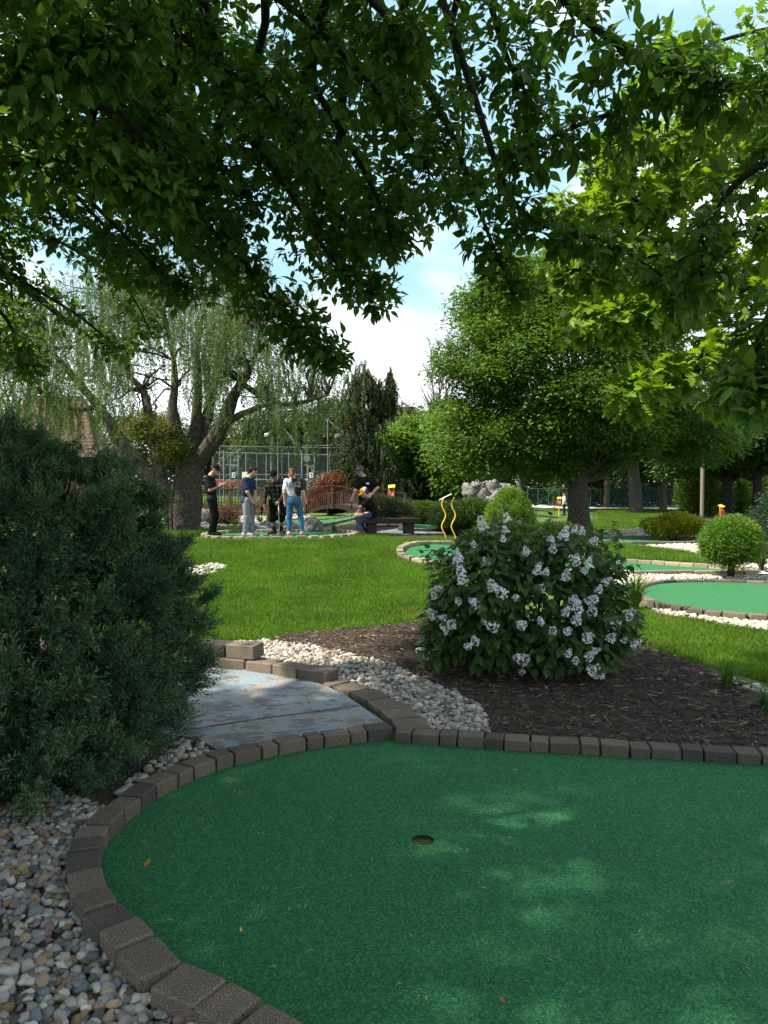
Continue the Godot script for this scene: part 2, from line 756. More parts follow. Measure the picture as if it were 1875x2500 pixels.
func build_greens() -> void:
	rng.seed = 11
	for k in 6:
		block_shapes.append(block_mesh(k + 1))
	# the green at the camera's feet; the joints of its border as they show in the photograph
	var joints := [[645, 2500], [562, 2454], [450, 2405], [382, 2335], [339, 2289], [290, 2251], [264, 2212], [246, 2158], [246, 2112], [254, 2080], [268, 2052], [306, 2013], [347, 1980], [382, 1952], [437, 1923], [475, 1905], [529, 1884], [572, 1871], [640, 1855], [681, 1845], [749, 1832], [792, 1826], [857, 1817], [898, 1812], [960, 1804]]
	var joints_b := [[962, 1813], [1004, 1815], [1071, 1821], [1115, 1824], [1182, 1828], [1229, 1832], [1295, 1836], [1340, 1839], [1417, 1843], [1465, 1846], [1538, 1851], [1590, 1853], [1665, 1857], [1718, 1861], [1799, 1866], [1860, 1869], [1950, 1876], [2010, 1880], [2100, 1886]]
	var ja := PackedVector2Array()
	for q in joints:
		var p := hit(q[0], q[1])
		ja.append(Vector2(p.x, p.z))
	var jb := PackedVector2Array()
	for q in joints_b:
		var p := hit(q[0], q[1])
		jb.append(Vector2(p.x, p.z))
	var near := PackedVector2Array([Vector2(-0.2, -2.24), Vector2(0.1, -2.1), Vector2(0.5, -2.0), Vector2(1.2, -1.95), Vector2(2.0, -2.0), Vector2(2.8, -2.2), Vector2(3.6, -3.0), Vector2(3.9, -3.9)])
	var poly := PackedVector2Array()
	poly.append_array(ja)
	poly.append_array(jb)
	var rev := near.duplicate()
	rev.reverse()
	poly.append_array(rev)
	var hole := hit(1033, 2052)
	var disc := PackedVector2Array()
	for k in 32:
		disc.append(Vector2(hole.x + 0.052 * cos(TAU * k / 32), hole.z + 0.052 * sin(TAU * k / 32)))
	var g := setting("putting_green", sheet(poly, 0.25, 0.002, Vector2(hole.x, hole.z), disc), M.turf)
	g.set_meta("label", "shaded putting green with a golf hole in the foreground")
	var cup := thing("golf_cup", "dark round golf cup sunk into the shaded green", "golf cup", Vector3(hole.x, 0, hole.z))
	var mb := MB.new()
	mb.lathe([[0.0, -0.10], [0.0505, -0.10], [0.0505, -0.004], [0.0475, -0.004], [0.0475, -0.096], [0.0, -0.096]], 32)
	part("liner", mb.mesh(), mat(Color(0.03, 0.03, 0.033), 0.6), cup)
	var ring := MB.new()
	ring.lathe([[0.0485, -0.004], [0.0519, -0.004], [0.0519, -0.016], [0.0485, -0.016], [0.0485, -0.004]], 32)
	part("rim", ring.mesh(), mat(Color(0.3, 0.31, 0.31), 0.5), cup)
	no_grass.append(poly)
	var ctr := Vector2(0.7, -3.6)
	var bd := thing("stone_border", "curved border of dark tumbled blocks round the shaded green", "stone border")
	for k in ja.size() - 1:
		var a := on(ja[k].x, ja[k].y)
		var b := on(ja[k + 1].x, ja[k + 1].y)
		var o := (ja[k] + ja[k + 1]) * 0.5 - ctr
		put_block(bd, a, b, Vector3(o.x, 0, o.y), 0.155 if k < 5 else 0.135, 0.088 if k < 6 else 0.078, M.blocks)
	for k in jb.size() - 1:
		put_block(bd, on(jb[k].x, jb[k].y), on(jb[k + 1].x, jb[k + 1].y), Vector3(0, 0, -1), 0.135, 0.072, M.blocks)
	var lead := PackedVector2Array([Vector2(ja[0].x + 0.01, ja[0].y + 0.02)])
	lead.append_array(near)
	border(bd, lead, ctr, 0.15, 0.085, M.blocks, [0.2, 0.18])

	# other greens: the outline in photo pixels, then which stretch has a border
	var list := [
		["putting_green", "sunlit round putting green beside the strip of lawn", [[1565, 1452], [1580, 1436], [1620, 1428], [1700, 1425], [1790, 1426], [1875, 1430], [2050, 1440], [2200, 1462], [2180, 1495], [2050, 1510], [1875, 1512], [1790, 1507], [1700, 1497], [1620, 1482], [1580, 1468]], "border of brown blocks round the sunlit round green by the lawn strip", [0.3, 0.2], 0.13, 0.075, false],
		["putting_green", "long narrow putting green crossing behind the lilac", [[985, 1356], [990, 1343], [1015, 1335], [1060, 1331], [1120, 1335], [1250, 1348], [1380, 1361], [1465, 1371], [1600, 1381], [1700, 1388], [1790, 1396], [1840, 1404], [1700, 1404], [1500, 1404], [1350, 1402], [1200, 1398], [1100, 1388], [1030, 1375], [1000, 1367]], "pale border of blocks round the long narrow green behind the lilac", [0.3, 0.3], 0.14, 0.10, true],
		["putting_green", "flat putting green in front of the yellow tipped shrub", [[1440, 1322], [1480, 1316], [1580, 1315], [1680, 1317], [1725, 1322], [1690, 1328], [1580, 1329], [1480, 1328]], "thin border of blocks round the green before the yellow tipped shrub", [0.4, 0.4], 0.14, 0.09, false],
		["putting_green", "putting green that the standing players gather on", [[512, 1316], [512, 1310], [560, 1304], [610, 1302], [700, 1302], [790, 1300], [850, 1304], [858, 1309], [830, 1314], [760, 1318], [650, 1319], [560, 1319]], "tan spaced stone border round the players' green", [0.22, 0.22], 0.16, 0.10, true],
		["putting_green", "raised putting green behind the boulders and the players", [[640, 1285], [655, 1274], [720, 1271], [790, 1271], [865, 1259], [880, 1261], [850, 1270], [800, 1281], [760, 1288], [690, 1290]], "dark low edging round the raised green behind the boulders", [0.6, 0.6], 0.1, 0.07, false],
		["putting_green", "putting green beyond the wooden bench", [[985, 1298], [1010, 1280], [1040, 1266], [1075, 1269], [1110, 1277], [1120, 1290], [1100, 1299]], "border of blocks round the green beyond the bench", [0.4, 0.4], 0.14, 0.09, false],
		["putting_green", "distant straight putting green beside the big trunk", [[1432, 1266], [1435, 1258], [1448, 1258], [1452, 1268], [1440, 1274]], "pale border round the distant green beside the big trunk", [0.8, 0.8], 0.2, 0.1, false],
	]
	for e in list:
		var pl := smooth_line(hits(e[2]), true, 4)
		var o := setting(e[0], sheet(pl, 0.6, 0.026), M.turf)
		o.set_meta("label", e[1])
		no_grass.append(pl)
		var b := thing("stone_border", e[3], "stone border")
		var ring2 := pl.duplicate()
		ring2.append(pl[0])
		border(b, ring2, middle(pl), e[5], e[6], M.far_blocks if e[7] else M.blocks, e[4], 0.06 if e[3].begins_with("tan") else 0.0)

	# pale concrete tees
	for e in [["concrete_pad", [[905, 1303], [985, 1291], [1090, 1299], [1088, 1305], [990, 1308]]], ["concrete_pad", [[1795, 1392], [1850, 1394], [1880, 1404], [1842, 1406]]]]:
		var o := setting(e[0], sheet(hits(e[1]), 0.8, 0.034), M.paving)
		o.set_meta("label", "pale concrete tee pad next to a green")
		no_grass.append(hits(e[1]))


# ------------------------------------------------------------------ gravel, mulch, the painted pad
func pebble_mesh(sd: int) -> ArrayMesh:
	var mb := MB.new()
	var nz := FastNoiseLite.new()
	nz.seed = sd
	nz.frequency = 0.55
	var rings := 5
	var sides := 8
	mb.add(Vector3(0, -0.5, 0))
	for r in range(1, rings):
		var a := PI * r / rings
		for s in sides:
			var b := TAU * (s + 0.5 * (r % 2)) / sides
			var p := Vector3(sin(a) * cos(b), -cos(a), sin(a) * sin(b))
			mb.add(p * (0.5 + 0.28 * nz.get_noise_3dv(p * 2.0 + Vector3(sd, 0, 0))))
	mb.add(Vector3(0, 0.47, 0))
	for s in sides:
		mb.ix.append_array([0, 1 + (s + 1) % sides, 1 + s])
		var l := 1 + (rings - 2) * sides
		mb.ix.append_array([mb.v.size() - 1, l + s, l + (s + 1) % sides])
	for r in rings - 2:
		for s in sides:
			var a := 1 + r * sides + s
			var b := 1 + r * sides + (s + 1) % sides
			mb.ix.append_array([a, b, a + sides, b, b + sides, a + sides])
	return mb.mesh()


var pebbles := []
func gravel(label: String, poly: PackedVector2Array, size: float, per_m2: float, tints: Array, parts := 0, base = null, thick := 2) -> void:
	var root := Node3D.new()
	root.name = numbered("gravel_bed")
	root.set_meta("kind", "structure")
	root.set_meta("label", label)
	add_child(root)
	part("bed", sheet(poly, 0.5, -0.004), base if base else M.sand, root)
	no_grass.append(poly)
	var xf := []
	for layer in thick:
		for p in poly_points(poly, per_m2):
			var s := size * clampf(exp(rng.randfn() * 0.26), 0.55, 1.5)
			var b := Basis(Vector3.UP, rnd(0, TAU)) * Basis(Vector3.RIGHT, rnd(-0.5, 0.5)) * Basis(Vector3.BACK, rnd(-0.4, 0.4)) * Basis.from_scale(Vector3(s * rnd(0.95, 1.5), s * rnd(0.55, 0.8), s * rnd(0.8, 1.1)))
			xf.append(Transform3D(b, on(p.x, p.y, s * rnd(0.1, 0.3) + layer * size * 0.4)))
	if parts > 0:
		pieces("pebble", "pebbles", pebbles, M.pebble, tints, xf, root, parts)
	else:
		var sets := []
		for k in 3:
			sets.append([[], PackedColorArray()])
		for t in xf:
			var k := rng.randi() % 3
			sets[k][0].append(t)
			sets[k][1].append(pick(tints))
		for k in 3:
			if sets[k][0].size():
				scatter("pebbles", pebbles[k], M.pebble, sets[k][0], sets[k][1], root)


func paint_texture() -> ImageTexture:           # peeling pale blue paint over a dark coat over bare concrete
	var w := 1024
	var im := Image.create(w, w, false, Image.FORMAT_RGB8)
	var n := FastNoiseLite.new()
	n.seed = 5
	n.frequency = 0.0095
	n.fractal_octaves = 7
	n.fractal_gain = 0.7
	var n2 := FastNoiseLite.new()
	n2.seed = 9
	n2.frequency = 0.0085
	n2.fractal_octaves = 7
	n2.fractal_gain = 0.7
	var n3 := FastNoiseLite.new()
	n3.seed = 3
	n3.frequency = 0.09
	n3.fractal_octaves = 3
	for j in w:
		for i in w:
			var x := float(i) / w                       # the pad from its hedge side to the pebbles
			var y := float(j) / w                       # from the block wall to the border
			var g := n3.get_noise_2d(i, j)
			var a := n.get_noise_2d(i * 0.9, j * 1.3) + 0.34 * (0.40 - y) + 0.10 * (0.6 - x) + 0.16 * n3.get_noise_2d(i * 0.55 + 90.0, j * 0.8)
			var b := n2.get_noise_2d(i * 0.9, j * 1.3) + 0.42 * (0.45 - x) + 0.22 * (y - 0.5) + 0.16 * n3.get_noise_2d(i * 0.55, j * 0.8 + 50.0)
			var c := Color(0.18, 0.172, 0.155) * (1.0 + 0.4 * g)
			if b > -0.02:
				c = Color(0.085, 0.085, 0.098) * (1.0 + 0.35 * g)
			if a > 0.0:
				c = Color(0.135, 0.19, 0.235) * (1.0 + 0.25 * g)
				if a < 0.008:
					c = Color(0.18, 0.22, 0.25)
			c.a = 1.0
			im.set_pixel(i, j, c.linear_to_srgb())
	return ImageTexture.create_from_image(im)


func build_beds() -> void:
	rng.seed = 23
	for k in 6:
		pebbles.append(pebble_mesh(k + 3))
	var mixed := [Color(0.36, 0.35, 0.33), Color(0.46, 0.45, 0.43), Color(0.22, 0.225, 0.23), Color(0.28, 0.26, 0.235), Color(0.33, 0.265, 0.175), Color(0.13, 0.135, 0.14), Color(0.40, 0.37, 0.33), Color(0.52, 0.51, 0.49), Color(0.26, 0.18, 0.09), Color(0.19, 0.165, 0.15), Color(0.17, 0.20, 0.23), Color(0.31, 0.31, 0.31), Color(0.24, 0.15, 0.13), Color(0.09, 0.09, 0.095)]
	var pale := [Color(0.48, 0.455, 0.41), Color(0.40, 0.38, 0.34), Color(0.53, 0.51, 0.475), Color(0.31, 0.29, 0.255), Color(0.42, 0.36, 0.29), Color(0.34, 0.335, 0.33)]
	# soil under the hedge and round the bed by the camera
	var soil := PackedVector2Array([Vector2(-6, -1.0), Vector2(-6, -8.6), Vector2(-2.6, -8.6), Vector2(-2.05, -7.6), Vector2(-1.6, -6.0), Vector2(-1.42, -5.2), Vector2(-1.3, -4.9), Vector2(-0.95, -4.75), Vector2(-1.2, -4.4), Vector2(-1.35, -3.9), Vector2(-1.3, -3.3), Vector2(-1.0, -2.75), Vector2(-0.6, -2.4), Vector2(-0.3, -2.2), Vector2(-0.3, -1.0)])
	setting("soil", sheet(soil, 0.5, -0.008, Vector2.ZERO, PackedVector2Array(), 0.0), M.soil)
	no_grass.append(soil)
	var near := PackedVector2Array([Vector2(-3.2, -1.3), Vector2(-3.2, -3.2), Vector2(-2.3, -3.75), Vector2(-1.95, -4.05), Vector2(-1.82, -4.2)])
	for q in [[255, 1975], [215, 2040], [200, 2080], [185, 2120], [182, 2160], [200, 2225], [240, 2290], [285, 2345], [330, 2410], [420, 2470], [500, 2530], [600, 2580]]:
		var p := hit(q[0], q[1])
		near.append(Vector2(p.x, p.z))
	near.append(Vector2(-0.3, -1.6))
	near.append(Vector2(-0.3, -1.3))
	gravel("mixed river pebbles beside the shaded green", near, 0.034, 950.0, mixed, 300)
	var strip := hits([[330, 1895], [400, 1840], [430, 1812], [470, 1800], [520, 1838], [560, 1846], [520, 1858], [450, 1880], [400, 1900], [350, 1930], [300, 1965], [270, 1965]])
	gravel("thin line of pebbles between the hedge and the border", strip, 0.042, 420.0, pale, 0, M.soil, 1)
	# the painted pad, in two slabs with a joint between them
	var pad_a := hits([[440, 1650], [500, 1640], [560, 1638], [640, 1646], [730, 1662], [800, 1686], [850, 1712], [880, 1733], [800, 1743], [650, 1762], [520, 1782], [400, 1802], [360, 1790]])
	var pad_b := hits([[881, 1735], [940, 1775], [955, 1791], [860, 1800], [800, 1808], [700, 1822], [600, 1844], [540, 1850], [480, 1812], [400, 1806], [520, 1786], [650, 1766], [800, 1747]])
	var pm := StandardMaterial3D.new()
	pm.albedo_texture = paint_texture()
	pm.uv1_triplanar = true
	pm.uv1_world_triplanar = true
	pm.uv1_scale = Vector3.ONE / 3.0
	pm.uv1_offset = Vector3(0.95, 0, 2.58)
	pm.roughness = 0.75
	pm.heightmap_enabled = true
	pm.heightmap_texture = noise_tex(0.1, [], 77)
	pm.heightmap_scale = 0.3
	var pad := Node3D.new()
	pad.name = "painted_pad"
	pad.set_meta("kind", "structure")
	pad.set_meta("label", "concrete pad with peeling pale blue paint")
	add_child(pad)
	part("slab", slab(pad_a, 0.035), pm, pad)
	part("slab", slab(pad_b, 0.035), pm, pad)
	no_grass.append(pad_a)
	no_grass.append(pad_b)
	# mulch bed with shredded bark
	var bed := hits([[640, 1566], [720, 1549], [830, 1538], [1000, 1523], [1110, 1502], [1300, 1500], [1500, 1532], [1570, 1582], [1650, 1606], [1700, 1622], [1760, 1648], [1875, 1690], [2150, 1790], [2150, 1868], [1875, 1846], [1500, 1822], [1192, 1797], [1150, 1720], [1091, 1690], [1029, 1661], [956, 1627], [836, 1598], [720, 1576]])
	var root := Node3D.new()
	root.name = "mulch_bed"
	root.set_meta("kind", "structure")
	root.set_meta("label", "dark shredded bark bed round the lilac")
	add_child(root)
	part("soil", sheet(bed, 0.15, 0.012, Vector2.ZERO, PackedVector2Array(), 0.02), M.mulch, root)
	no_grass.append(bed)
	var xf := []
	var cols := PackedColorArray()
	for p in poly_points(bed, 1150.0):
		var l := rnd(0.02, 0.075)
		var b := Basis(Vector3.UP, rnd(0, TAU)) * Basis(Vector3.BACK, rnd(-0.35, 0.35)) * Basis(Vector3.RIGHT, rnd(0, TAU)) * Basis.from_scale(Vector3(l, rnd(0.002, 0.006), rnd(0.004, 0.011)))
		xf.append(Transform3D(b, on(p.x, p.y, 0.016 + 0.02 * noise.get_noise_2d(p.x * 3.0, p.y * 3.0) + rnd(0.0, 0.012))))
		var t := rnd(0.4, 1.8)
		if rng.randf() < 0.11:
			t = rnd(2.2, 5.0)
		cols.append(Color(0.074 * t, 0.058 * t, 0.047 * t))
	var chip := MB.new()
	chip.tube([Vector3(-0.5, 0, 0), Vector3(-0.2, 0.35, 0.1), Vector3(0.2, 0.3, -0.2), Vector3(0.5, 0, 0)], [0.25, 0.5, 0.45, 0.15], 4)
	scatter("bark_chips", chip.mesh(), M.chip, xf, cols, root)
	var mid := hits([[517, 1574], [643, 1567], [720, 1574], [836, 1596], [956, 1627], [1029, 1661], [1091, 1690], [1164, 1722], [1192, 1762], [1192, 1794], [1100, 1790], [1030, 1783], [1000, 1750], [960, 1716], [915, 1690], [866, 1671], [806, 1660], [790, 1676], [720, 1662], [650, 1650], [560, 1641], [470, 1634]])
	gravel("river pebbles between the painted pad and the bark bed", mid, 0.036, 820.0, mixed + mixed + pale, 0)
	gravel("pale pebbles edging the bark bed below the lawn strip", hits([[1690, 1640], [1740, 1648], [1875, 1683], [2150, 1780], [2150, 1800], [1875, 1702], [1740, 1662]]), 0.045, 320.0, pale, 0, M.sand, 1)
	gravel("pale gravel before the sunlit round green", hits([[1575, 1488], [1640, 1496], [1700, 1508], [1790, 1518], [1875, 1524], [2150, 1520], [2150, 1560], [1875, 1544], [1780, 1530], [1690, 1514], [1600, 1500]]), 0.05, 330.0, pale)
	gravel("pale gravel between the two sunlit greens", hits([[1440, 1406], [1700, 1408], [1860, 1410], [2100, 1412], [2150, 1432], [2000, 1428], [1875, 1420], [1750, 1416], [1640, 1418], [1570, 1428], [1500, 1430], [1440, 1420]]), 0.055, 230.0, pale)
	gravel("wide pale gravel beside the globe shrub", hits([[1560, 1336], [1640, 1331], [1720, 1330], [1875, 1332], [2050, 1350], [2050, 1404], [1900, 1402], [1860, 1395], [1800, 1385], [1740, 1376], [1735, 1366], [1690, 1352], [1620, 1342]]), 0.06, 170.0, pale)
	gravel("pale gravel round the yellow tipped shrub", hits([[1470, 1312], [1500, 1303], [1560, 1292], [1640, 1290], [1720, 1294], [1760, 1302], [1730, 1315], [1600, 1311]]), 0.07, 60.0, pale)
	gravel("pale stones in the lawn beside the hedge", hits([[440, 1400], [480, 1382], [530, 1379], [560, 1386], [540, 1396], [490, 1408]]), 0.06, 90.0, pale)
	gravel("pale gravel below the wooden walkway", hits([[470, 1290], [500, 1278], [560, 1262], [700, 1258], [760, 1262], [740, 1268], [650, 1272], [630, 1288], [560, 1290], [510, 1296]]), 0.08, 45.0, pale)
	for e in [["bark bed behind the bench", [[800, 1300], [830, 1283], [900, 1268], [1000, 1262], [1030, 1268], [990, 1290], [900, 1304], [860, 1306]]], ["bark bed under the round crowned tree", [[1380, 1330], [1400, 1298], [1500, 1290], [1540, 1304], [1480, 1318], [1440, 1326]]], ["bark bed at the foot of the tall hedge", [[1690, 1268], [1700, 1256], [1875, 1262], [2050, 1270], [2050, 1290], [1875, 1284]]], ["bark edging along the end of the wooden bench", [[905, 1312], [985, 1309], [1100, 1306], [1160, 1306], [1120, 1316], [990, 1318]]]]:
		var pl := hits(e[1])
		var o := setting("mulch", sheet(pl, 0.7, 0.006), M.mulch)
		o.set_meta("label", e[0])
		no_grass.append(pl)
	# paths and court far behind
	for e in [["path", [[1420, 1302], [1500, 1300], [1500, 1297], [1420, 1298]]], ["path", [[1450, 1243], [1680, 1245], [1680, 1241], [1450, 1238]]], ["court", [[1300, 1238], [1700, 1240], [1700, 1222], [1300, 1222]]]]:
		var o := setting(e[0], sheet(hits(e[1]), 1.5, 0.02), M.paving)
		no_grass.append(hits(e[1]))
	# low wall of stacked blocks behind the pad, then flat pavers round its edge
	var wall := thing("block_wall", "short two course wall of dark blocks behind the painted pad", "block wall")
	var low := hits([[450, 1634], [521, 1640], [597, 1646], [662, 1656], [724, 1668], [800, 1678]])
	for k in low.size() - 1:
		put_block(wall, on(low[k].x, low[k].y), on(low[k + 1].x, low[k + 1].y), Vector3(0.3, 0, -1), 0.2, 0.13, M.blocks)
	for k in 2:
		var a := low[k].lerp(low[k + 1], 0.35) + Vector2(0, -0.03)
		var b := low[k + 1].lerp(low[k + 2], 0.35) + Vector2(0, -0.03)
		put_block(wall, Vector3(a.x, 0.134, a.y), Vector3(b.x, 0.134, b.y), Vector3(0.2, 0, -1), 0.2, 0.12, M.blocks, 0.004)
	var edgeline := thing("paver_edge", "row of flat dark pavers curving along the painted pad", "paver edging")
	var pv := hits([[785, 1680], [808, 1686], [852, 1702], [893, 1722], [925, 1745], [952, 1770], [972, 1797]])
	for k in pv.size() - 1:
		put_block(edgeline, on(pv[k].x, pv[k].y), on(pv[k + 1].x, pv[k + 1].y), Vector3(1, 0, -0.35), 0.24, 0.045, M.blocks, 0.03, "paver")


func slab(poly: PackedVector2Array, high: float) -> ArrayMesh:
	var mb := MB.new()
	var t := Geometry2D.triangulate_polygon(poly)
	for k in range(0, t.size(), 3):
		var a := Vector3(poly[t[k]].x, high, poly[t[k]].y)
		var b := Vector3(poly[t[k + 1]].x, high, poly[t[k + 1]].y)
		var c := Vector3(poly[t[k + 2]].x, high, poly[t[k + 2]].y)
		if (c - a).cross(b - a).y > 0:
			mb.tri(a, b, c)
		else:
			mb.tri(a, c, b)
	for k in poly.size():
		var p := poly[k]
		var q := poly[(k + 1) % poly.size()]
		mb.quad(Vector3(p.x, high, p.y), Vector3(q.x, high, q.y), Vector3(q.x, -0.05, q.y), Vector3(p.x, -0.05, p.y))
	return mb.mesh()


# ------------------------------------------------------------------ grass
func tuft_mesh(sd: int, blades: int, spread: float, high: float, wide: float) -> ArrayMesh:
	var r := RandomNumberGenerator.new()
	r.seed = sd
	var mb := MB.new()
	for k in blades:
		var o := Vector3(r.randf_range(-spread, spread), 0, r.randf_range(-spread, spread))
		var a := r.randf_range(0, TAU)
		var side := Vector3(cos(a), 0, sin(a)) * wide * 0.5
		var lean := Vector3(r.randf_range(-1, 1), 0, r.randf_range(-1, 1)) * high * 0.5
		var h := high * r.randf_range(0.6, 1.1)
		var m := o + lean * 0.35 + Vector3.UP * h * 0.6
		var tip := o + lean + Vector3.UP * h
		var g := r.randf_range(0.5, 1.65)
		mb.col = Color(g * r.randf_range(0.8, 1.25), g, g)
		mb.quad(o - side, m - side * 0.8, m + side * 0.8, o + side)
		mb.tri(m - side * 0.8, tip, m + side * 0.8)
	return mb.mesh()


func lawn(label: String, poly: PackedVector2Array, per_m2: float, k: float, free: Array = [], base := true) -> void:
	var root := Node3D.new()
	root.name = numbered("lawn")
	root.set_meta("kind", "structure")
	root.set_meta("label", label)
	add_child(root)
	if base:
		part("turf_soil", sheet(poly, 0.5, 0.0), M.ground, root)
	var lists := [[[], PackedColorArray()], [[], PackedColorArray()], [[], PackedColorArray()]]
	for p in poly_points(poly, per_m2):
		if inside(p, no_grass):
			continue
		var s := k * rnd(0.75, 1.25)
		var v := rng.randi() % 3
		lists[v][0].append(Transform3D(Basis(Vector3.UP, rnd(0, TAU)) * Basis.from_scale(Vector3(s, s * rnd(0.7, 1.2), s)), on(p.x, p.y, -0.004)))
		var patch := noise.get_noise_2d(p.x * 0.6, p.y * 0.6)
		var g := 1.0 + 0.42 * patch + 0.15 * noise.get_noise_2d(p.x * 4.0, p.y * 4.0)
		var dry := smoothstep(0.25, 0.5, noise.get_noise_2d(p.x * 1.3 + 40.0, p.y * 1.3)) * 0.35
		lists[v][1].append(Color((0.082 + 0.12 * dry) * g, 0.172 * g, (0.016 + 0.03 * dry) * g))
	for v in 3:
		if lists[v][0].size():
			scatter("grass", M.tufts[v], M.blade, lists[v][0], lists[v][1], root)


func build_lawn() -> void:
	rng.seed = 31
	M.tufts = [tuft_mesh(1, 9, 0.05, 0.065, 0.007), tuft_mesh(2, 9, 0.05, 0.06, 0.008), tuft_mesh(3, 8, 0.05, 0.07, 0.006)]
	lawn("sunlit lawn rising to the players' green", hits([[200, 1600], [440, 1575], [640, 1566], [720, 1549], [830, 1538], [1000, 1523], [1110, 1502], [1150, 1440], [1190, 1400], [1190, 1312], [1100, 1308], [870, 1308], [520, 1316], [440, 1310], [380, 1310], [250, 1360]]), 720.0, 1.0)
	lawn("strip of sunlit lawn between the bark bed and the round green", hits([[1480, 1480], [1560, 1488], [1690, 1514], [1780, 1530], [1875, 1544], [2150, 1562], [2150, 1760], [1875, 1664], [1760, 1636], [1650, 1604], [1570, 1580], [1500, 1532]]), 900.0, 1.0)
	lawn("shaded tongue of lawn between two greens", hits([[1380, 1358], [1440, 1332], [1520, 1331], [1600, 1339], [1680, 1350], [1735, 1366], [1735, 1378], [1600, 1372], [1465, 1362]]), 330.0, 1.5)
	lawn("mound of lawn before the green wire fence", hits([[1430, 1292], [1436, 1262], [1470, 1245], [1600, 1246], [1700, 1252], [1720, 1270], [1730, 1290], [1600, 1286], [1520, 1292]]), 60.0, 2.6, [], false)
	lawn("grass beyond the bridge and the cages", hits([[500, 1246], [500, 1228], [800, 1222], [1100, 1219], [1100, 1250], [980, 1246], [800, 1240]]), 25.0, 3.2, [], false)
	lawn("grass round the willow foot", hits([[300, 1340], [300, 1290], [470, 1284], [640, 1292], [620, 1301], [510, 1305], [440, 1312]]), 220.0, 1.6)


# ------------------------------------------------------------------ leaves, clumps, crowns
func leaf_mesh(len: float, wide: float, prof: Array, fold := 0.25, droop := 0.25, wave := 0.0) -> ArrayMesh:
	var mb := MB.new()                              # grows along y, faces z; prof is [along, half width]
	var n := prof.size()
	for k in n:
		var t: float = prof[k][0]
		var w: float = prof[k][1] * wide
		var y := len * t
		var z := -droop * len * t * t
		mb.col = Color(1, 1, 1)
		mb.add(Vector3(0, y, z))
		var e := wave * wide * (1.0 if k % 2 == 0 else -1.0)
		mb.add(Vector3(-w, y, z + w * fold + e))
		mb.add(Vector3(w, y, z + w * fold - e))
	for k in n - 1:
		var a := k * 3
		mb.ix.append_array([a, a + 1, a + 4, a, a + 4, a + 3, a, a + 3, a + 5, a, a + 5, a + 2])
	return mb.mesh()


const GAIN := 1.55                                 # half of a leaf's light passes through it
const OVATE := [[0.0, 0.02], [0.14, 0.30], [0.34, 0.50], [0.56, 0.44], [0.80, 0.20], [1.0, 0.0]]
const HEART := [[-0.05, 0.16], [0.08, 0.46], [0.28, 0.55], [0.52, 0.42], [0.78, 0.18], [1.0, 0.0]]


func oak_leaf_mesh(len: float, wide: float, fold := 0.15, droop := 0.3) -> ArrayMesh:
	return leaf_mesh(len, wide, [[0.0, 0.02], [0.16, 0.10], [0.24, 0.34], [0.33, 0.15], [0.46, 0.54], [0.56, 0.17], [0.70, 0.46], [0.78, 0.14], [0.90, 0.17], [1.0, 0.0]], fold, droop)


func clump_mesh(sd: int, n: int, radius: float, len: float, wide: float, flat := 0.6, hang := 0.3) -> ArrayMesh:
	var r := RandomNumberGenerator.new()
	r.seed = sd
	var mb := MB.new()
	for k in n:
		var u := Vector3(r.randf_range(-1, 1), r.randf_range(-flat, flat), r.randf_range(-1, 1))
		if u.length() > 1.0:
			u = u.normalized()
		var o := u * radius
		var dir := (Vector3(u.x, u.y * 0.4 - hang, u.z) + Vector3(r.randf_range(-0.6, 0.6), r.randf_range(-0.3, 0.5), r.randf_range(-0.6, 0.6))).normalized()
		var nrm := (Vector3.UP * 0.9 + Vector3(r.randf_range(-0.7, 0.7), r.randf_range(-0.3, 0.3), r.randf_range(-0.7, 0.7))).normalized()
		var side := dir.cross(nrm).normalized() * wide * 0.5
		var l := len * r.randf_range(0.7, 1.2)
		var g := r.randf_range(0.7, 1.25)
		mb.col = Color(g * r.randf_range(0.9, 1.15), g, g)
		var m := o + dir * l * 0.42 - nrm * wide * 0.12
		var tip := o + dir * l - Vector3.UP * l * 0.12
		mb.tri(o, o + dir * l * 0.45 + side, m)
		mb.tri(m, o + dir * l * 0.45 + side, tip)
		mb.tri(o, m, o + dir * l * 0.45 - side)
		mb.tri(m, tip, o + dir * l * 0.45 - side)
	return mb.mesh()


# lobes: [centre, radii]; returns points spread over the outer part of the joined lobes, with their outward direction
func lobe_points(lobes: Array, n: int, inner := 0.62) -> Array:
	var out := []
	var w := []
	var sum := 0.0
	for l in lobes:
		var r: Vector3 = l[1]
		sum += pow(r.x * r.y * r.z, 0.667)
		w.append(sum)
	var tries := 0
	while out.size() < n and tries < n * 5:
		tries += 1
		var s := rng.randf() * sum
		var k := 0
		while w[k] < s:
			k += 1
		var c: Vector3 = lobes[k][0]
		var r: Vector3 = lobes[k][1]
		var u := rdir()
		var q := pow(rnd(inner * inner * inner, 1.0), 0.3333) * (1.0 + 0.16 * noise.get_noise_3dv((c + u * r) * 0.9))
		var p := c + u * r * q
		var deep := false
		for j in lobes.size():
			if j != k:
				var e: Vector3 = (p - lobes[j][0]) / lobes[j][1]
				if e.length() < inner:
					deep = true
					break
		if not deep:
			out.append([p, (u / r).normalized()])
	return out


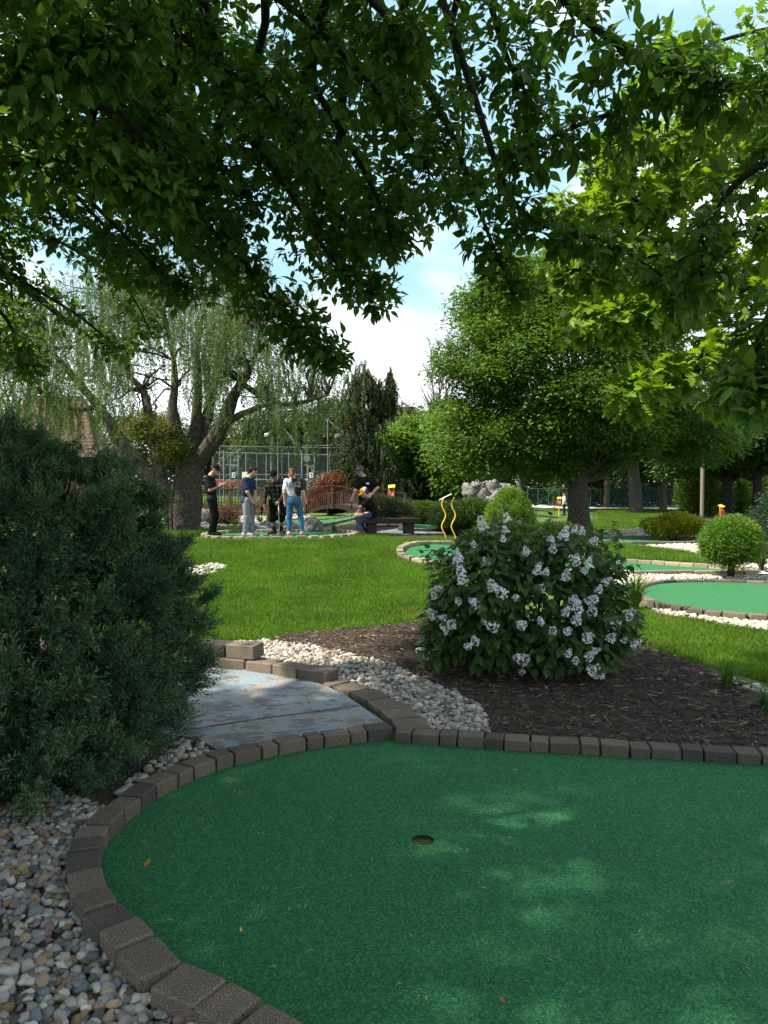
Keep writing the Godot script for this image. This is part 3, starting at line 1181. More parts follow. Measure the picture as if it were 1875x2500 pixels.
func crown(called: String, parent: Node3D, lobes: Array, n: int, clumps: Array, m: Material, pal: Array, size := 1.0, inner := 0.62) -> void:
	var sets := []
	for k in clumps.size():
		sets.append([[], PackedColorArray()])
	for e in lobe_points(lobes, n, inner):
		var k := rng.randi() % clumps.size()
		var s := size * rnd(0.7, 1.3)
		var b := Basis(Vector3.UP, rnd(0, TAU)) * Basis(rdir(), rnd(0.0, 0.5)) * Basis.from_scale(Vector3.ONE * s)
		sets[k][0].append(Transform3D(b, e[0] - parent.position))
		var c: Color = pick(pal)
		var g := rnd(0.8, 1.2) * GAIN
		sets[k][1].append(Color(c.r * g, c.g * g, c.b * g))
	for k in clumps.size():
		if sets[k][0].size():
			scatter(called, clumps[k], m, sets[k][0], sets[k][1], parent)


func puffs(lobes: Array, n: int, r: float) -> Array:      # boughs of leaves over the outside of the lobes
	var out := []
	for e in lobe_points(lobes, n, 0.8):
		var k := r * rnd(0.55, 1.6)
		out.append([e[0] - e[1] * k * 0.35, Vector3(k * rnd(0.8, 1.2), k * rnd(0.45, 0.75), k * rnd(0.8, 1.2))])
	return out


func bend(a: Vector3, b: Vector3, n: int, sag: float, jit: float) -> Array:
	var out := []
	for k in n + 1:
		var t := float(k) / n
		var p := a.lerp(b, t) + Vector3.UP * sag * 4.0 * t * (1.0 - t)
		if k > 0 and k < n:
			p += rdir() * jit
		out.append(p)
	return out


func taper(n: int, a: float, b: float, pw := 1.0) -> Array:
	var out := []
	for k in n:
		out.append(lerpf(a, b, pow(float(k) / (n - 1), pw)))
	return out


# a broad tree: tapered trunk, limbs out to the lobes, clumps of leaves
func broad_tree(called: String, label: String, base: Vector3, trunk_r: float, fork: float, lobes: Array, n: int, clumps: Array, pal: Array, bark: Material, size := 1.0, group := "", inner := 0.62, cat := "tree") -> Node3D:
	var root := thing(called, label, cat, base, 0.0, group)
	var mb := MB.new()
	var lean := Vector3(rnd(-0.1, 0.1), 0, rnd(-0.1, 0.1)) * fork
	var top := Vector3.UP * fork + lean
	mb.tube([Vector3(0, -0.15, 0), Vector3(0, 0.12, 0) + lean * 0.02, lean * 0.3 + Vector3.UP * fork * 0.35, lean * 0.7 + Vector3.UP * fork * 0.7, top], [trunk_r * 1.6, trunk_r * 1.2, trunk_r, trunk_r * 0.92, trunk_r * 0.95], 14, true, noise, 0.25)
	for l in lobes:
		var c: Vector3 = l[0] - base
		var p := bend(top - Vector3.UP * fork * rnd(0.0, 0.25), c, 5, rnd(-0.05, 0.1) * c.length(), 0.08 * trunk_r * 6.0)
		mb.tube(p, taper(6, trunk_r * rnd(0.42, 0.6), trunk_r * 0.12), 8)
		for k in 4:
			var u := rdir()
			u.y = absf(u.y) * 0.6
			mb.tube(bend(p[rng.randi_range(2, 5)], c + u * (l[1] as Vector3) * 0.85, 4, 0.1, 0.06), taper(5, trunk_r * 0.16, trunk_r * 0.03), 5)
	part("trunk", mb.mesh(), bark, root)
	var w: Vector3 = lobes[0][1]
	var r := clampf((w.x + w.y + w.z) * 0.085, 0.35, 1.3)
	var sum := 0.0
	for l in lobes:
		sum += pow(l[1].x * l[1].y * l[1].z, 0.667)
	crown("crown", root, puffs(lobes, clampi(int(sum * 5.0 / (r * r)), 20, 160), r), int(n * 0.8), clumps, M.leaf, pal, size, 0.45)
	crown("crown", root, lobes, int(n * 0.35), clumps, M.leaf, pal, size, inner * 0.75)
	return root


func build_far_trees() -> void:
	rng.seed = 41
	M.clump_far = [clump_mesh(1, 16, 0.55, 0.30, 0.17), clump_mesh(2, 16, 0.55, 0.28, 0.18), clump_mesh(3, 14, 0.5, 0.32, 0.16)]
	M.clump_mid = [clump_mesh(4, 18, 0.30, 0.14, 0.066), clump_mesh(5, 18, 0.30, 0.145, 0.064), clump_mesh(6, 16, 0.28, 0.135, 0.07)]
	var olive := [Color(0.045, 0.065, 0.024), Color(0.055, 0.072, 0.03), Color(0.038, 0.055, 0.022), Color(0.07, 0.085, 0.035)]
	var fresh := [Color(0.06, 0.125, 0.018), Color(0.072, 0.14, 0.02), Color(0.05, 0.105, 0.017), Color(0.085, 0.15, 0.025)]
	var deep := [Color(0.028, 0.062, 0.015), Color(0.035, 0.075, 0.017), Color(0.022, 0.05, 0.013)]
	# [photo column, distance, top row, half width in pixels, palette, label]
	var rows := [
		[-60, 75, 935, 150, olive, "dull green tree far behind the brown roofed hut"],
		[160, 78, 965, 120, olive, "dull green tree between the hut and the willow"],
		[380, 74, 985, 110, olive, "dull green tree straight behind the willow trunk"],
		[540, 76, 1000, 90, olive, "olive tree behind the first batting cage door"],
		[640, 70, 1005, 80, olive, "olive tree behind the middle of the batting cages"],
		[735, 74, 985, 85, olive, "olive tree behind the slanting cage pole"],
		[830, 72, 960, 75, olive, "tall olive tree behind the weeping spruce"],
		[985, 70, 985, 60, olive, "pale olive tree behind the leafless tree"],
		[1270, 62, 640, 150, deep, "tall dark tree rising behind the round crowned tree"],
		[1480, 72, 880, 130, deep, "dark tree standing behind the green wire fence"],
		[1620, 62, 900, 120, deep, "dark tree over the thick grey trunk"],
		[1760, 66, 860, 140, deep, "dark tree behind the arborvitae hedge"],
		[1930, 60, 840, 130, deep, "dark tree beyond the end of the arborvitae hedge"],
	]
	for r in rows:
		var b := stand(r[0], r[1])
		var h: float = at(r[0], r[2], r[1]).y - b.y
		var w: float = float(r[3]) * r[1] / F
		var c := b + Vector3.UP * h * 0.56
		var lobes := [[c, Vector3(w, h * 0.34, w * 0.8)], [b + Vector3(0, h * 0.8, 0), Vector3(w * 0.7, h * 0.2, w * 0.6)]]
		for k in 6:
			var a := TAU * k / 6.0 + rnd(-0.3, 0.3)
			lobes.append([b + Vector3(cos(a) * w * 0.62, h * rnd(0.3, 0.72), sin(a) * w * 0.5), Vector3(w * 0.5, h * 0.17, w * 0.45)])
		broad_tree("background_tree", r[5], b, 0.26, h * 0.3, lobes, 900, M.clump_far, r[4], M.grey_bark, 1.0, "trees along the far edge of the park", 0.5)
	var belt := Node3D.new()
	belt.name = "far_thicket"
	belt.set_meta("kind", "stuff")
	add_child(belt)
	var mass := []
	for k in 64:
		var x := -420.0 + k * 44.0
		var d := rnd(84, 92)
		var b := stand(x, d)
		var h := (rnd(4.5, 7.5) if x < 1150 else rnd(6.0, 10.0))
		mass.append([b + Vector3.UP * h * 0.42, Vector3(2.2, h * 0.55, 1.6)])
		if x > 1100:
			var c := stand(x + 15.0, d - 9.0)
			mass.append([c + Vector3.UP * 1.6, Vector3(2.0, 2.6, 1.2)])
			mass.append([c + Vector3.UP * 4.6, Vector3(2.0, 2.2, 1.2)])
	crown("foliage", belt, mass, 9500, M.clump_far, M.leaf, olive + deep, 1.5, 0.5)
	# bright bushy trees beside the cages
	rows = [[950, 47, 1040, 55, fresh, "bright green bushy tree by the low cage fence"], [1030, 50, 1005, 70, fresh, "bright green bushy tree between the cages and the rock pile"], [1120, 46, 985, 75, fresh, "bright green bushy tree behind the rock pile"], [1090, 56, 960, 60, deep, "dark green tree behind the bright bushy trees"]]
	for r in rows:
		var b := stand(r[0], r[1])
		var h: float = at(r[0], r[2], r[1]).y - b.y
		var w: float = float(r[3]) * r[1] / F
		var lobes := [[b + Vector3.UP * h * 0.5, Vector3(w, h * 0.48, w * 0.9)]]
		for k in 7:
			var a := TAU * k / 7.0 + rnd(-0.3, 0.3)
			lobes.append([b + Vector3(cos(a) * w * 0.7, h * rnd(0.25, 0.75), sin(a) * w * 0.6), Vector3(w * 0.45, h * 0.2, w * 0.45)])
		broad_tree("bushy_tree", r[5], b, 0.14, h * 0.25, lobes, 1500, M.clump_mid, r[4], M.dark_bark, 1.9, "bushy trees beside the cages", 0.55)
	# the arborvitae hedge
	var spray := clump_mesh(9, 16, 0.22, 0.15, 0.05, 1.0, -0.5)
	var gold := [Color(0.075, 0.125, 0.018), Color(0.06, 0.105, 0.018), Color(0.045, 0.085, 0.017)]
	var names := ["beside the lamp post", "second from the lamp post", "third from the lamp post", "behind the lamp post", "next to the dark trunk", "at the dark end of the row"]
	var xs := [1672, 1700, 1732, 1768, 1808, 1855]
	for k in 6:
		var b := stand(xs[k], 50 + k * 0.6)
		var root := thing("arborvitae", "tall columnar arborvitae %s" % names[k], "shrub", b, 0.0, "arborvitae hedge")
		var mb := MB.new()
		mb.tube([Vector3(0, -0.1, 0), Vector3(0, 2.4, 0)], [0.07, 0.03], 6)
		part("stem", mb.mesh(), M.dark_bark, root)
		var h := rnd(2.9, 3.5)
		crown("foliage", root, [[b + Vector3.UP * h * 0.45, Vector3(0.55, h * 0.46, 0.55)], [b + Vector3.UP * h * 0.75, Vector3(0.36, h * 0.26, 0.36)]], 420, [spray], M.leaf, gold, 1.1, 0.75)
	# leafless tree
	var bb := stand(1072, 58)
	var bare := thing("leafless_tree", "leafless grey tree behind the bushy trees", "tree", bb)
	var tb := MB.new()
	var top_y := at(1072, 822, 58).y - bb.y
	for s in 3:
		var x0 := (s - 1) * 0.35
		tb.tube(bend(Vector3(0, -0.1, 0), Vector3(x0 * 2.0, top_y * (0.98 - 0.06 * absf(s - 1)), 0), 8, 0, 0.08), taper(9, 0.16, 0.015), 6)
		for k in 46:
			var t := rnd(0.3, 0.97)
			var p := Vector3(x0 * 2.0 * t, top_y * t, 0)
			var a := rnd(0, TAU)
			var l := (1.0 - t) * 3.4 + 0.5
			var e := p + Vector3(cos(a) * l * 0.62, l * 0.95, sin(a) * l * 0.5)
			var path := bend(p, e, 4, -0.05 * l, 0.04)
			tb.tube(path, taper(5, 0.035, 0.008), 4)
			for j in 3:
				var q: Vector3 = path[1 + j]
				tb.tube([q, q + Vector3(rnd(-0.5, 0.5), rnd(0.3, 0.8), rnd(-0.5, 0.5))], [0.014, 0.005], 3)
	part("trunk", tb.mesh(), M.grey_bark, bare)
	# thick grey trunk and other stems under the trees at the back
	var trunks := [[1553, 54, 0.42, 9.0, "thick straight grey trunk before the green wire fence"], [1620, 58, 0.15, 7.0, "slim grey trunk beside the fence end"], [1775, 46, 0.3, 6.0, "dark trunk standing before the arborvitae hedge"], [1850, 44, 0.25, 6.0, "dark trunk near the end of the arborvitae hedge"]]
	for t in trunks:
		var b := stand(t[0], t[1])
		var lobes := []
		for k in 5:
			var a := TAU * k / 5.0
			lobes.append([b + Vector3(cos(a) * 2.6, t[3] * rnd(0.55, 0.8), sin(a) * 2.0), Vector3(2.2, t[3] * 0.17, 1.9)])
		lobes.append([b + Vector3.UP * t[3] * 0.9, Vector3(2.4, t[3] * 0.2, 2.2)])
		broad_tree("shade_tree", t[4], b, t[2], t[3] * 0.42, lobes, 900, M.clump_mid, deep if t[0] != 1553 else fresh, M.grey_bark if t[0] < 1700 else M.dark_bark, 2.0, "shade trees near the green fence", 0.55)


# ------------------------------------------------------------------ willow, round tree, weeping spruce
func strand_mesh(sd: int, len: float) -> ArrayMesh:
	var r := RandomNumberGenerator.new()
	r.seed = sd
	var mb := MB.new()
	var sway := Vector3(r.randf_range(-0.18, 0.18), 0, r.randf_range(-0.18, 0.18))
	var path := []
	for k in 7:
		var t := k / 6.0
		path.append(Vector3(0, -len * t, 0) + sway * sin(t * 3.0) + Vector3(r.randf_range(-0.02, 0.02), 0, r.randf_range(-0.02, 0.02)))
	mb.col = Color(0.9, 0.75, 0.6)
	mb.tube(path, taper(7, 0.006, 0.002), 3, false)
	var n := int(len * 26)
	for k in n:
		var t := pow(r.randf(), 0.8)
		var f := t * 5.99
		var p: Vector3 = (path[int(f)] as Vector3).lerp(path[int(f) + 1], f - int(f))
		var a := r.randf_range(0, TAU)
		var dir := Vector3(cos(a) * 0.6, -0.9 + r.randf_range(-0.2, 0.3), sin(a) * 0.6).normalized()
		var side := dir.cross(Vector3(sin(a), 0.3, -cos(a))).normalized() * 0.0115
		var l := r.randf_range(0.06, 0.11)
		var g := r.randf_range(0.75, 1.3)
		mb.col = Color(g, g, g)
		mb.tri(p, p + dir * l * 0.4 + side, p + dir * l)
		mb.tri(p, p + dir * l, p + dir * l * 0.4 - side)
	return mb.mesh()


func px_path(a: Array) -> Array:
	var out := []
	for q in a:
		out.append(at(q[0], q[1], q[2]))
	return out


func smooth3(a: Array, n := 4) -> Array:
	var out := []
	for k in a.size() - 1:
		var p0: Vector3 = a[maxi(k - 1, 0)]
		var p3: Vector3 = a[mini(k + 2, a.size() - 1)]
		for j in n:
			out.append((a[k] as Vector3).cubic_interpolate(a[k + 1], p0, p3, float(j) / n))
	out.append(a[a.size() - 1])
	return out


func build_middle_trees() -> void:
	rng.seed = 53
	# weeping willow
	var base := stand(447, 21)
	var w := thing("weeping_willow", "old weeping willow with several rough leaning stems", "tree", base)
	var mb := MB.new()
	var stems := [
		[[[447, 1330, 21], [450, 1270, 21], [455, 1200, 21], [462, 1150, 21], [468, 1114, 21]], 0.50, 0.34],
		[[[455, 1190, 21], [448, 1120, 21], [430, 1060, 20.8], [421, 1000, 20.7], [426, 950, 20.8], [424, 880, 21], [400, 760, 21]], 0.27, 0.05],
		[[[462, 1150, 21], [475, 1070, 21], [481, 1000, 21.2], [484, 934, 21.4], [482, 850, 21.6], [500, 730, 22]], 0.23, 0.05],
		[[[468, 1130, 21], [500, 1040, 21.3], [516, 970, 21.5], [529, 913, 21.7], [545, 820, 22], [560, 720, 22]], 0.22, 0.05],
		[[[465, 1140, 21], [515, 1085, 20.8], [546, 1029, 20.6], [566, 975, 20.4], [590, 932, 20.2], [610, 900, 20], [640, 800, 20]], 0.28, 0.06],
		[[[548, 1032, 20.6], [603, 1006, 20.3], [656, 987, 20], [720, 984, 19.8], [800, 965, 19.8]], 0.11, 0.03],
		[[[588, 934, 20.2], [640, 970, 20.5], [690, 990, 20.6], [760, 980, 20.8]], 0.09, 0.02],
		[[[440, 1290, 21.2], [390, 1200, 21.5], [333, 1130, 22], [275, 1046, 22.5], [231, 982, 23], [188, 930, 23], [120, 850, 23], [60, 760, 23]], 0.30, 0.05],
		[[[400, 1215, 21.6], [380, 1080, 22], [362, 1002, 22.3], [347, 950, 22.5], [310, 900, 22.6], [330, 780, 22.6]], 0.2, 0.05],
		[[[240, 990, 23], [180, 1000, 22.6], [110, 960, 22], [20, 900, 21]], 0.1, 0.03],
	]
	var ends := []
	for s in stems:
		var p := smooth3(px_path(s[0]), 4)
		for k in p.size():
			p[k] = (p[k] as Vector3) - base
		mb.tube(p, taper(p.size(), s[1], s[2], 0.8), 10, true, noise, 0.3)
		if s != stems[0]:
			for k in 3:
				ends.append(p[p.size() - 1 - k * 4])
	var lobes := [[at(400, 830, 21.5), Vector3(3.9, 2.4, 3.2)], [at(170, 880, 22.5), Vector3(3.0, 2.2, 2.5)], [at(640, 840, 20.5), Vector3(2.2, 1.7, 2.4)], [at(450, 700, 22), Vector3(2.6, 1.5, 2.2)], [at(730, 900, 20), Vector3(1.3, 1.3, 1.5)], [at(30, 830, 22), Vector3(2.0, 2.0, 2.0)]]
	var hooks := lobe_points(lobes, 420, 0.35)
	for h in hooks:                                     # branches that carry the strands
		var p: Vector3 = h[0] - base
		var best: Vector3 = ends[0]
		for e in ends:
			if (e as Vector3).distance_to(p) < best.distance_to(p):
				best = e
		if best.distance_to(p) > 0.3:
			mb.tube(bend(best, p, 4, 0.12 * best.distance_to(p), 0.1), taper(5, 0.035, 0.007), 4)
	part("trunk", mb.mesh(), M.bark, w)
	var strands := [strand_mesh(1, 1.6), strand_mesh(2, 2.2), strand_mesh(3, 1.1), strand_mesh(4, 1.8)]
	var green := [Color(0.11, 0.195, 0.065), Color(0.13, 0.225, 0.075), Color(0.095, 0.165, 0.06), Color(0.16, 0.22, 0.075)]
	var sets := [[[], PackedColorArray()], [[], PackedColorArray()], [[], PackedColorArray()], [[], PackedColorArray()]]
	for k in 3100:
		var h: Array = pick(hooks)
		var p: Vector3 = h[0] + rdir() * rnd(0.0, 0.75)
		var v := rng.randi() % 4
		var len := rnd(0.55, 1.15)
		if rng.randf() < 0.5:
			len *= 0.6
		var sp0 := pix(p)
		if sp0.x > 330 and sp0.x < 620 and sp0.y > 880 and rng.randf() < 0.85:
			continue
		sets[v][0].append(Transform3D(Basis(Vector3.UP, rnd(0, TAU)) * Basis(Vector3.RIGHT, rnd(-0.25, 0.25)) * Basis.from_scale(Vector3(1.2, len, 1.2)), p - base))
		sets[v][1].append(pick(green))
	for v in 4:
		scatter("crown", strands[v], M.leaf, sets[v][0], sets[v][1], w)
	# yellow flowered creeper on the willow's left fork
	var cr := thing("climbing_shrub", "yellow green climbing shrub against the willow stems", "shrub", stand(405, 20.4))
	var cb := cr.position
	var stem := MB.new()
	for k in 3:
		stem.tube(bend(Vector3(rnd(-0.2, 0.2), -0.1, 0), at(rnd(360, 430), rnd(1030, 1090), 20.4) - cb, 5, 0.1, 0.1), taper(6, 0.03, 0.01), 5)
	part("stem", stem.mesh(), M.dark_bark, cr)
	crown("foliage", cr, [[at(370, 1050, 20.3), Vector3(0.55, 0.3, 0.4)], [at(420, 1100, 20.3), Vector3(0.4, 0.35, 0.3)], [at(345, 1040, 20.4), Vector3(0.3, 0.2, 0.3)]], 260, M.clump_mid, M.leaf, [Color(0.07, 0.09, 0.013), Color(0.055, 0.08, 0.013), Color(0.05, 0.075, 0.013), Color(0.15, 0.12, 0.01)], 0.6)

	# the round crowned tree
	var rb := stand(1414, 27)
	var k := 27.0 / F
	var lobes2 := [[at(1370, 900, 27), Vector3(230 * k, 200 * k, 215 * k)], [at(1240, 760, 27.5), Vector3(130 * k, 95 * k, 130 * k)], [at(1380, 730, 27), Vector3(150 * k, 100 * k, 140 * k)], [at(1180, 880, 26.5), Vector3(105 * k, 105 * k, 110 * k)], [at(1170, 990, 26.5), Vector3(80 * k, 90 * k, 90 * k)], [at(1200, 1100, 26.0), Vector3(100 * k, 62 * k, 95 * k)], [at(1320, 1120, 26.6), Vector3(80 * k, 45 * k, 80 * k)], [at(1270, 690, 27), Vector3(90 * k, 60 * k, 100 * k)], [at(1470, 1120, 27.4), Vector3(90 * k, 40 * k, 90 * k)], [at(1330, 1040, 25.4), Vector3(130 * k, 70 * k, 90 * k)], [at(1300, 880, 25.2), Vector3(120 * k, 90 * k, 90 * k)], [at(1440, 960, 25), Vector3(130 * k, 80 * k, 90 * k)], [at(1540, 860, 27), Vector3(130 * k, 120 * k, 130 * k)], [at(1600, 1010, 27), Vector3(140 * k, 80 * k, 120 * k)], [at(1500, 1060, 26), Vector3(130 * k, 50 * k, 110 * k)], [at(1700, 1080, 27.5), Vector3(110 * k, 60 * k, 100 * k)]]
	broad_tree("round_tree", "large round crowned tree with dense small leaves", rb, 0.38, 2.1, lobes2, 10500, M.clump_mid, [Color(0.046, 0.10, 0.015), Color(0.056, 0.115, 0.016), Color(0.037, 0.082, 0.014), Color(0.072, 0.135, 0.02)], M.bark, 1.0, "", 0.7)

	# weeping spruce
	var sb := stand(895, 40)
	var sp := thing("weeping_spruce", "dark weeping spruce with a bent over top", "tree", sb)
	var st := MB.new()
	var spine := smooth3(px_path([[895, 1230, 40], [893, 1120, 40], [888, 1010, 40], [882, 930, 40], [900, 918, 39.9], [930, 955, 39.8], [955, 975, 39.8]]), 4)
	for q in spine.size():
		spine[q] = (spine[q] as Vector3) - sb
	st.tube(spine, taper(spine.size(), 0.2, 0.03), 8)
	st.tube([at(950, 985, 39.8) - sb, at(955, 940, 39.8) - sb, at(953, 896, 39.8) - sb], [0.05, 0.03, 0.012], 5)
	part("trunk", st.mesh(), M.dark_bark, sp)
	var hang := []
	var cols := PackedColorArray()
	var dark := [Color(0.028, 0.042, 0.017), Color(0.036, 0.05, 0.018), Color(0.05, 0.064, 0.018), Color(0.023, 0.036, 0.016)]
	var drops := [[885, 930, 30, 40], [870, 980, 45, 70], [890, 1040, 45, 60], [855, 1100, 42, 60], [915, 1110, 42, 60], [860, 1170, 50, 45], [935, 1180, 60, 40], [900, 1150, 50, 60], [940, 975, 26, 30], [953, 930, 7, 30], [925, 965, 20, 40], [960, 1210, 40, 14]]
	for d in drops:
		for j in 170:
			var p := at(d[0] + rng.randfn() * d[2] * 0.5, d[1] + rng.randfn() * d[3] * 0.5, 40 + rng.randfn() * d[2] * 0.014)
			var s := rnd(0.7, 1.3)
			var tilt := Basis(Vector3(rnd(-1, 1), 0, rnd(-1, 1)).normalized(), rnd(0, 0.6))
			hang.append(Transform3D(tilt * Basis(Vector3.UP, rnd(0, TAU)) * Basis.from_scale(Vector3.ONE * s), p - sb))
			cols.append(pick(dark))
	scatter("foliage", spray_mesh(5, 0.75, 44, 0.13, 0.04, -1.0), M.needle, hang, cols, sp)


func spray_mesh(sd: int, len: float, n: int, needle: float, wide: float, up := 1.0) -> ArrayMesh:
	var r := RandomNumberGenerator.new()
	r.seed = sd
	var mb := MB.new()
	var path := []
	for k in 5:
		var t := k / 4.0
		path.append(Vector3(0, up * len * t, 0.22 * len * t * t))
	mb.col = Color(0.7, 0.55, 0.4)
	mb.tube(path, taper(5, len * 0.012, len * 0.004), 3, false)
	for k in n:
		var t := (k + 0.5) / n
		var f := t * 3.99
		var p: Vector3 = (path[int(f)] as Vector3).lerp(path[int(f) + 1], f - int(f))
		var a := k * 2.4 + r.randf_range(-0.4, 0.4)
		var dir := Vector3(cos(a), up * r.randf_range(0.6, 1.5), sin(a)).normalized()
		var l := needle * (1.15 - 0.6 * t) * r.randf_range(0.7, 1.2)
		var side := dir.cross(rdir_of(r)).normalized() * wide * 0.5
		var g := r.randf_range(0.7, 1.4)
		mb.col = Color(g, g, g)
		mb.tri(p - side * 0.6, p + dir * l * 0.5 + side, p + dir * l)
		mb.tri(p - side * 0.6, p + dir * l, p + dir * l * 0.55 - side)
	return mb.mesh()


func rdir_of(r: RandomNumberGenerator) -> Vector3:
	return Vector3(r.randf_range(-1, 1), r.randf_range(-1, 1), r.randf_range(-1, 1)).normalized()


# ------------------------------------------------------------------ shrubs, plants, boulders
func bush(called: String, label: String, base: Vector3, lobes: Array, n: int, clumps: Array, pal: Array, size: float, stem_r := 0.02, m: Material = null, group := "") -> Node3D:
	var root := thing(called, label, "shrub", base, 0.0, group)
	var mb := MB.new()
	for l in lobes:
		var c: Vector3 = l[0] - base
		mb.tube(bend(Vector3(rnd(-0.04, 0.04), -0.05, rnd(-0.04, 0.04)), c, 4, 0.0, 0.03), taper(5, stem_r, stem_r * 0.3), 5)
		for k in 3:
			mb.tube(bend(c * 0.6, c + rdir() * (l[1] as Vector3) * 0.7, 3, 0.0, 0.02), taper(4, stem_r * 0.5, stem_r * 0.15), 4)
	part("stem", mb.mesh(), M.dark_bark, root)
	crown("foliage", root, lobes, n, clumps, m if m else M.leaf, pal, size, 0.7)
	return root


func blade_plant(label: String, base: Vector3, n: int, high: float, wide: float, pal: Array, group := "") -> void:
	var root := thing("strappy_plant", label, "plant", base, 0.0, group)
	var mats := []
	for c in pal:
		var m := leafy(c, 0.5)
		mats.append(m)
	for k in n:
		var mb := MB.new()
		var a := rnd(0, TAU)
		var out := Vector3(cos(a), 0, sin(a))
		var side := Vector3(-sin(a), 0, cos(a)) * wide * 0.5
		var h := high * rnd(0.6, 1.1)
		var reach := high * rnd(0.15, 0.9)
		for j in 6:
			var t := j / 5.0
			var p := out * (0.03 + reach * t * t) + Vector3.UP * (h * (1.5 * t - 0.75 * t * t * (0.6 + reach / high)))
			var s := side * (1.0 - t * t * 0.95)
			mb.add(p - s)
			mb.add(p + s)
			if j:
				var i := j * 2
				mb.ix.append_array([i - 2, i, i - 1, i - 1, i, i + 1])
		part("blade", mb.mesh(), pick(mats), root)


func boulder_mesh(sd: int) -> ArrayMesh:
	var mb := MB.new()
	var nz := FastNoiseLite.new()
	nz.seed = sd
	nz.frequency = 0.7
	nz.fractal_octaves = 3
	var rings := 14
	var sides := 20
	for r in rings + 1:
		var a := PI * r / rings
		for s in sides:
			var b := TAU * s / sides
			var p := Vector3(sin(a) * cos(b), -cos(a), sin(a) * sin(b))
			var q := 0.5 + 0.22 * nz.get_noise_3dv(p * 1.5) + 0.06 * absf(nz.get_noise_3dv(p * 5.0))
			mb.add(p * q)
	for r in rings:
		for s in sides:
			var a := r * sides + s
			var b := r * sides + (s + 1) % sides
			mb.ix.append_array([a, b, a + sides, b, b + sides, a + sides])
	return mb.mesh()


func boulder(label: String, px: float, d: float, size: Vector3, sd: int, sink := 0.3, lift := 0.0, group := "") -> void:
	var b := stand(px, d)
	var o := part(numbered("boulder"), boulder_mesh(sd), M.rock, self, b + Vector3.UP * (size.y * (0.5 - sink) + lift), Basis(Vector3.UP, rnd(0, TAU)) * Basis.from_scale(size))
	o.set_meta("label", label)
	o.set_meta("category", "boulder")
	if group:
		o.set_meta("group", group)


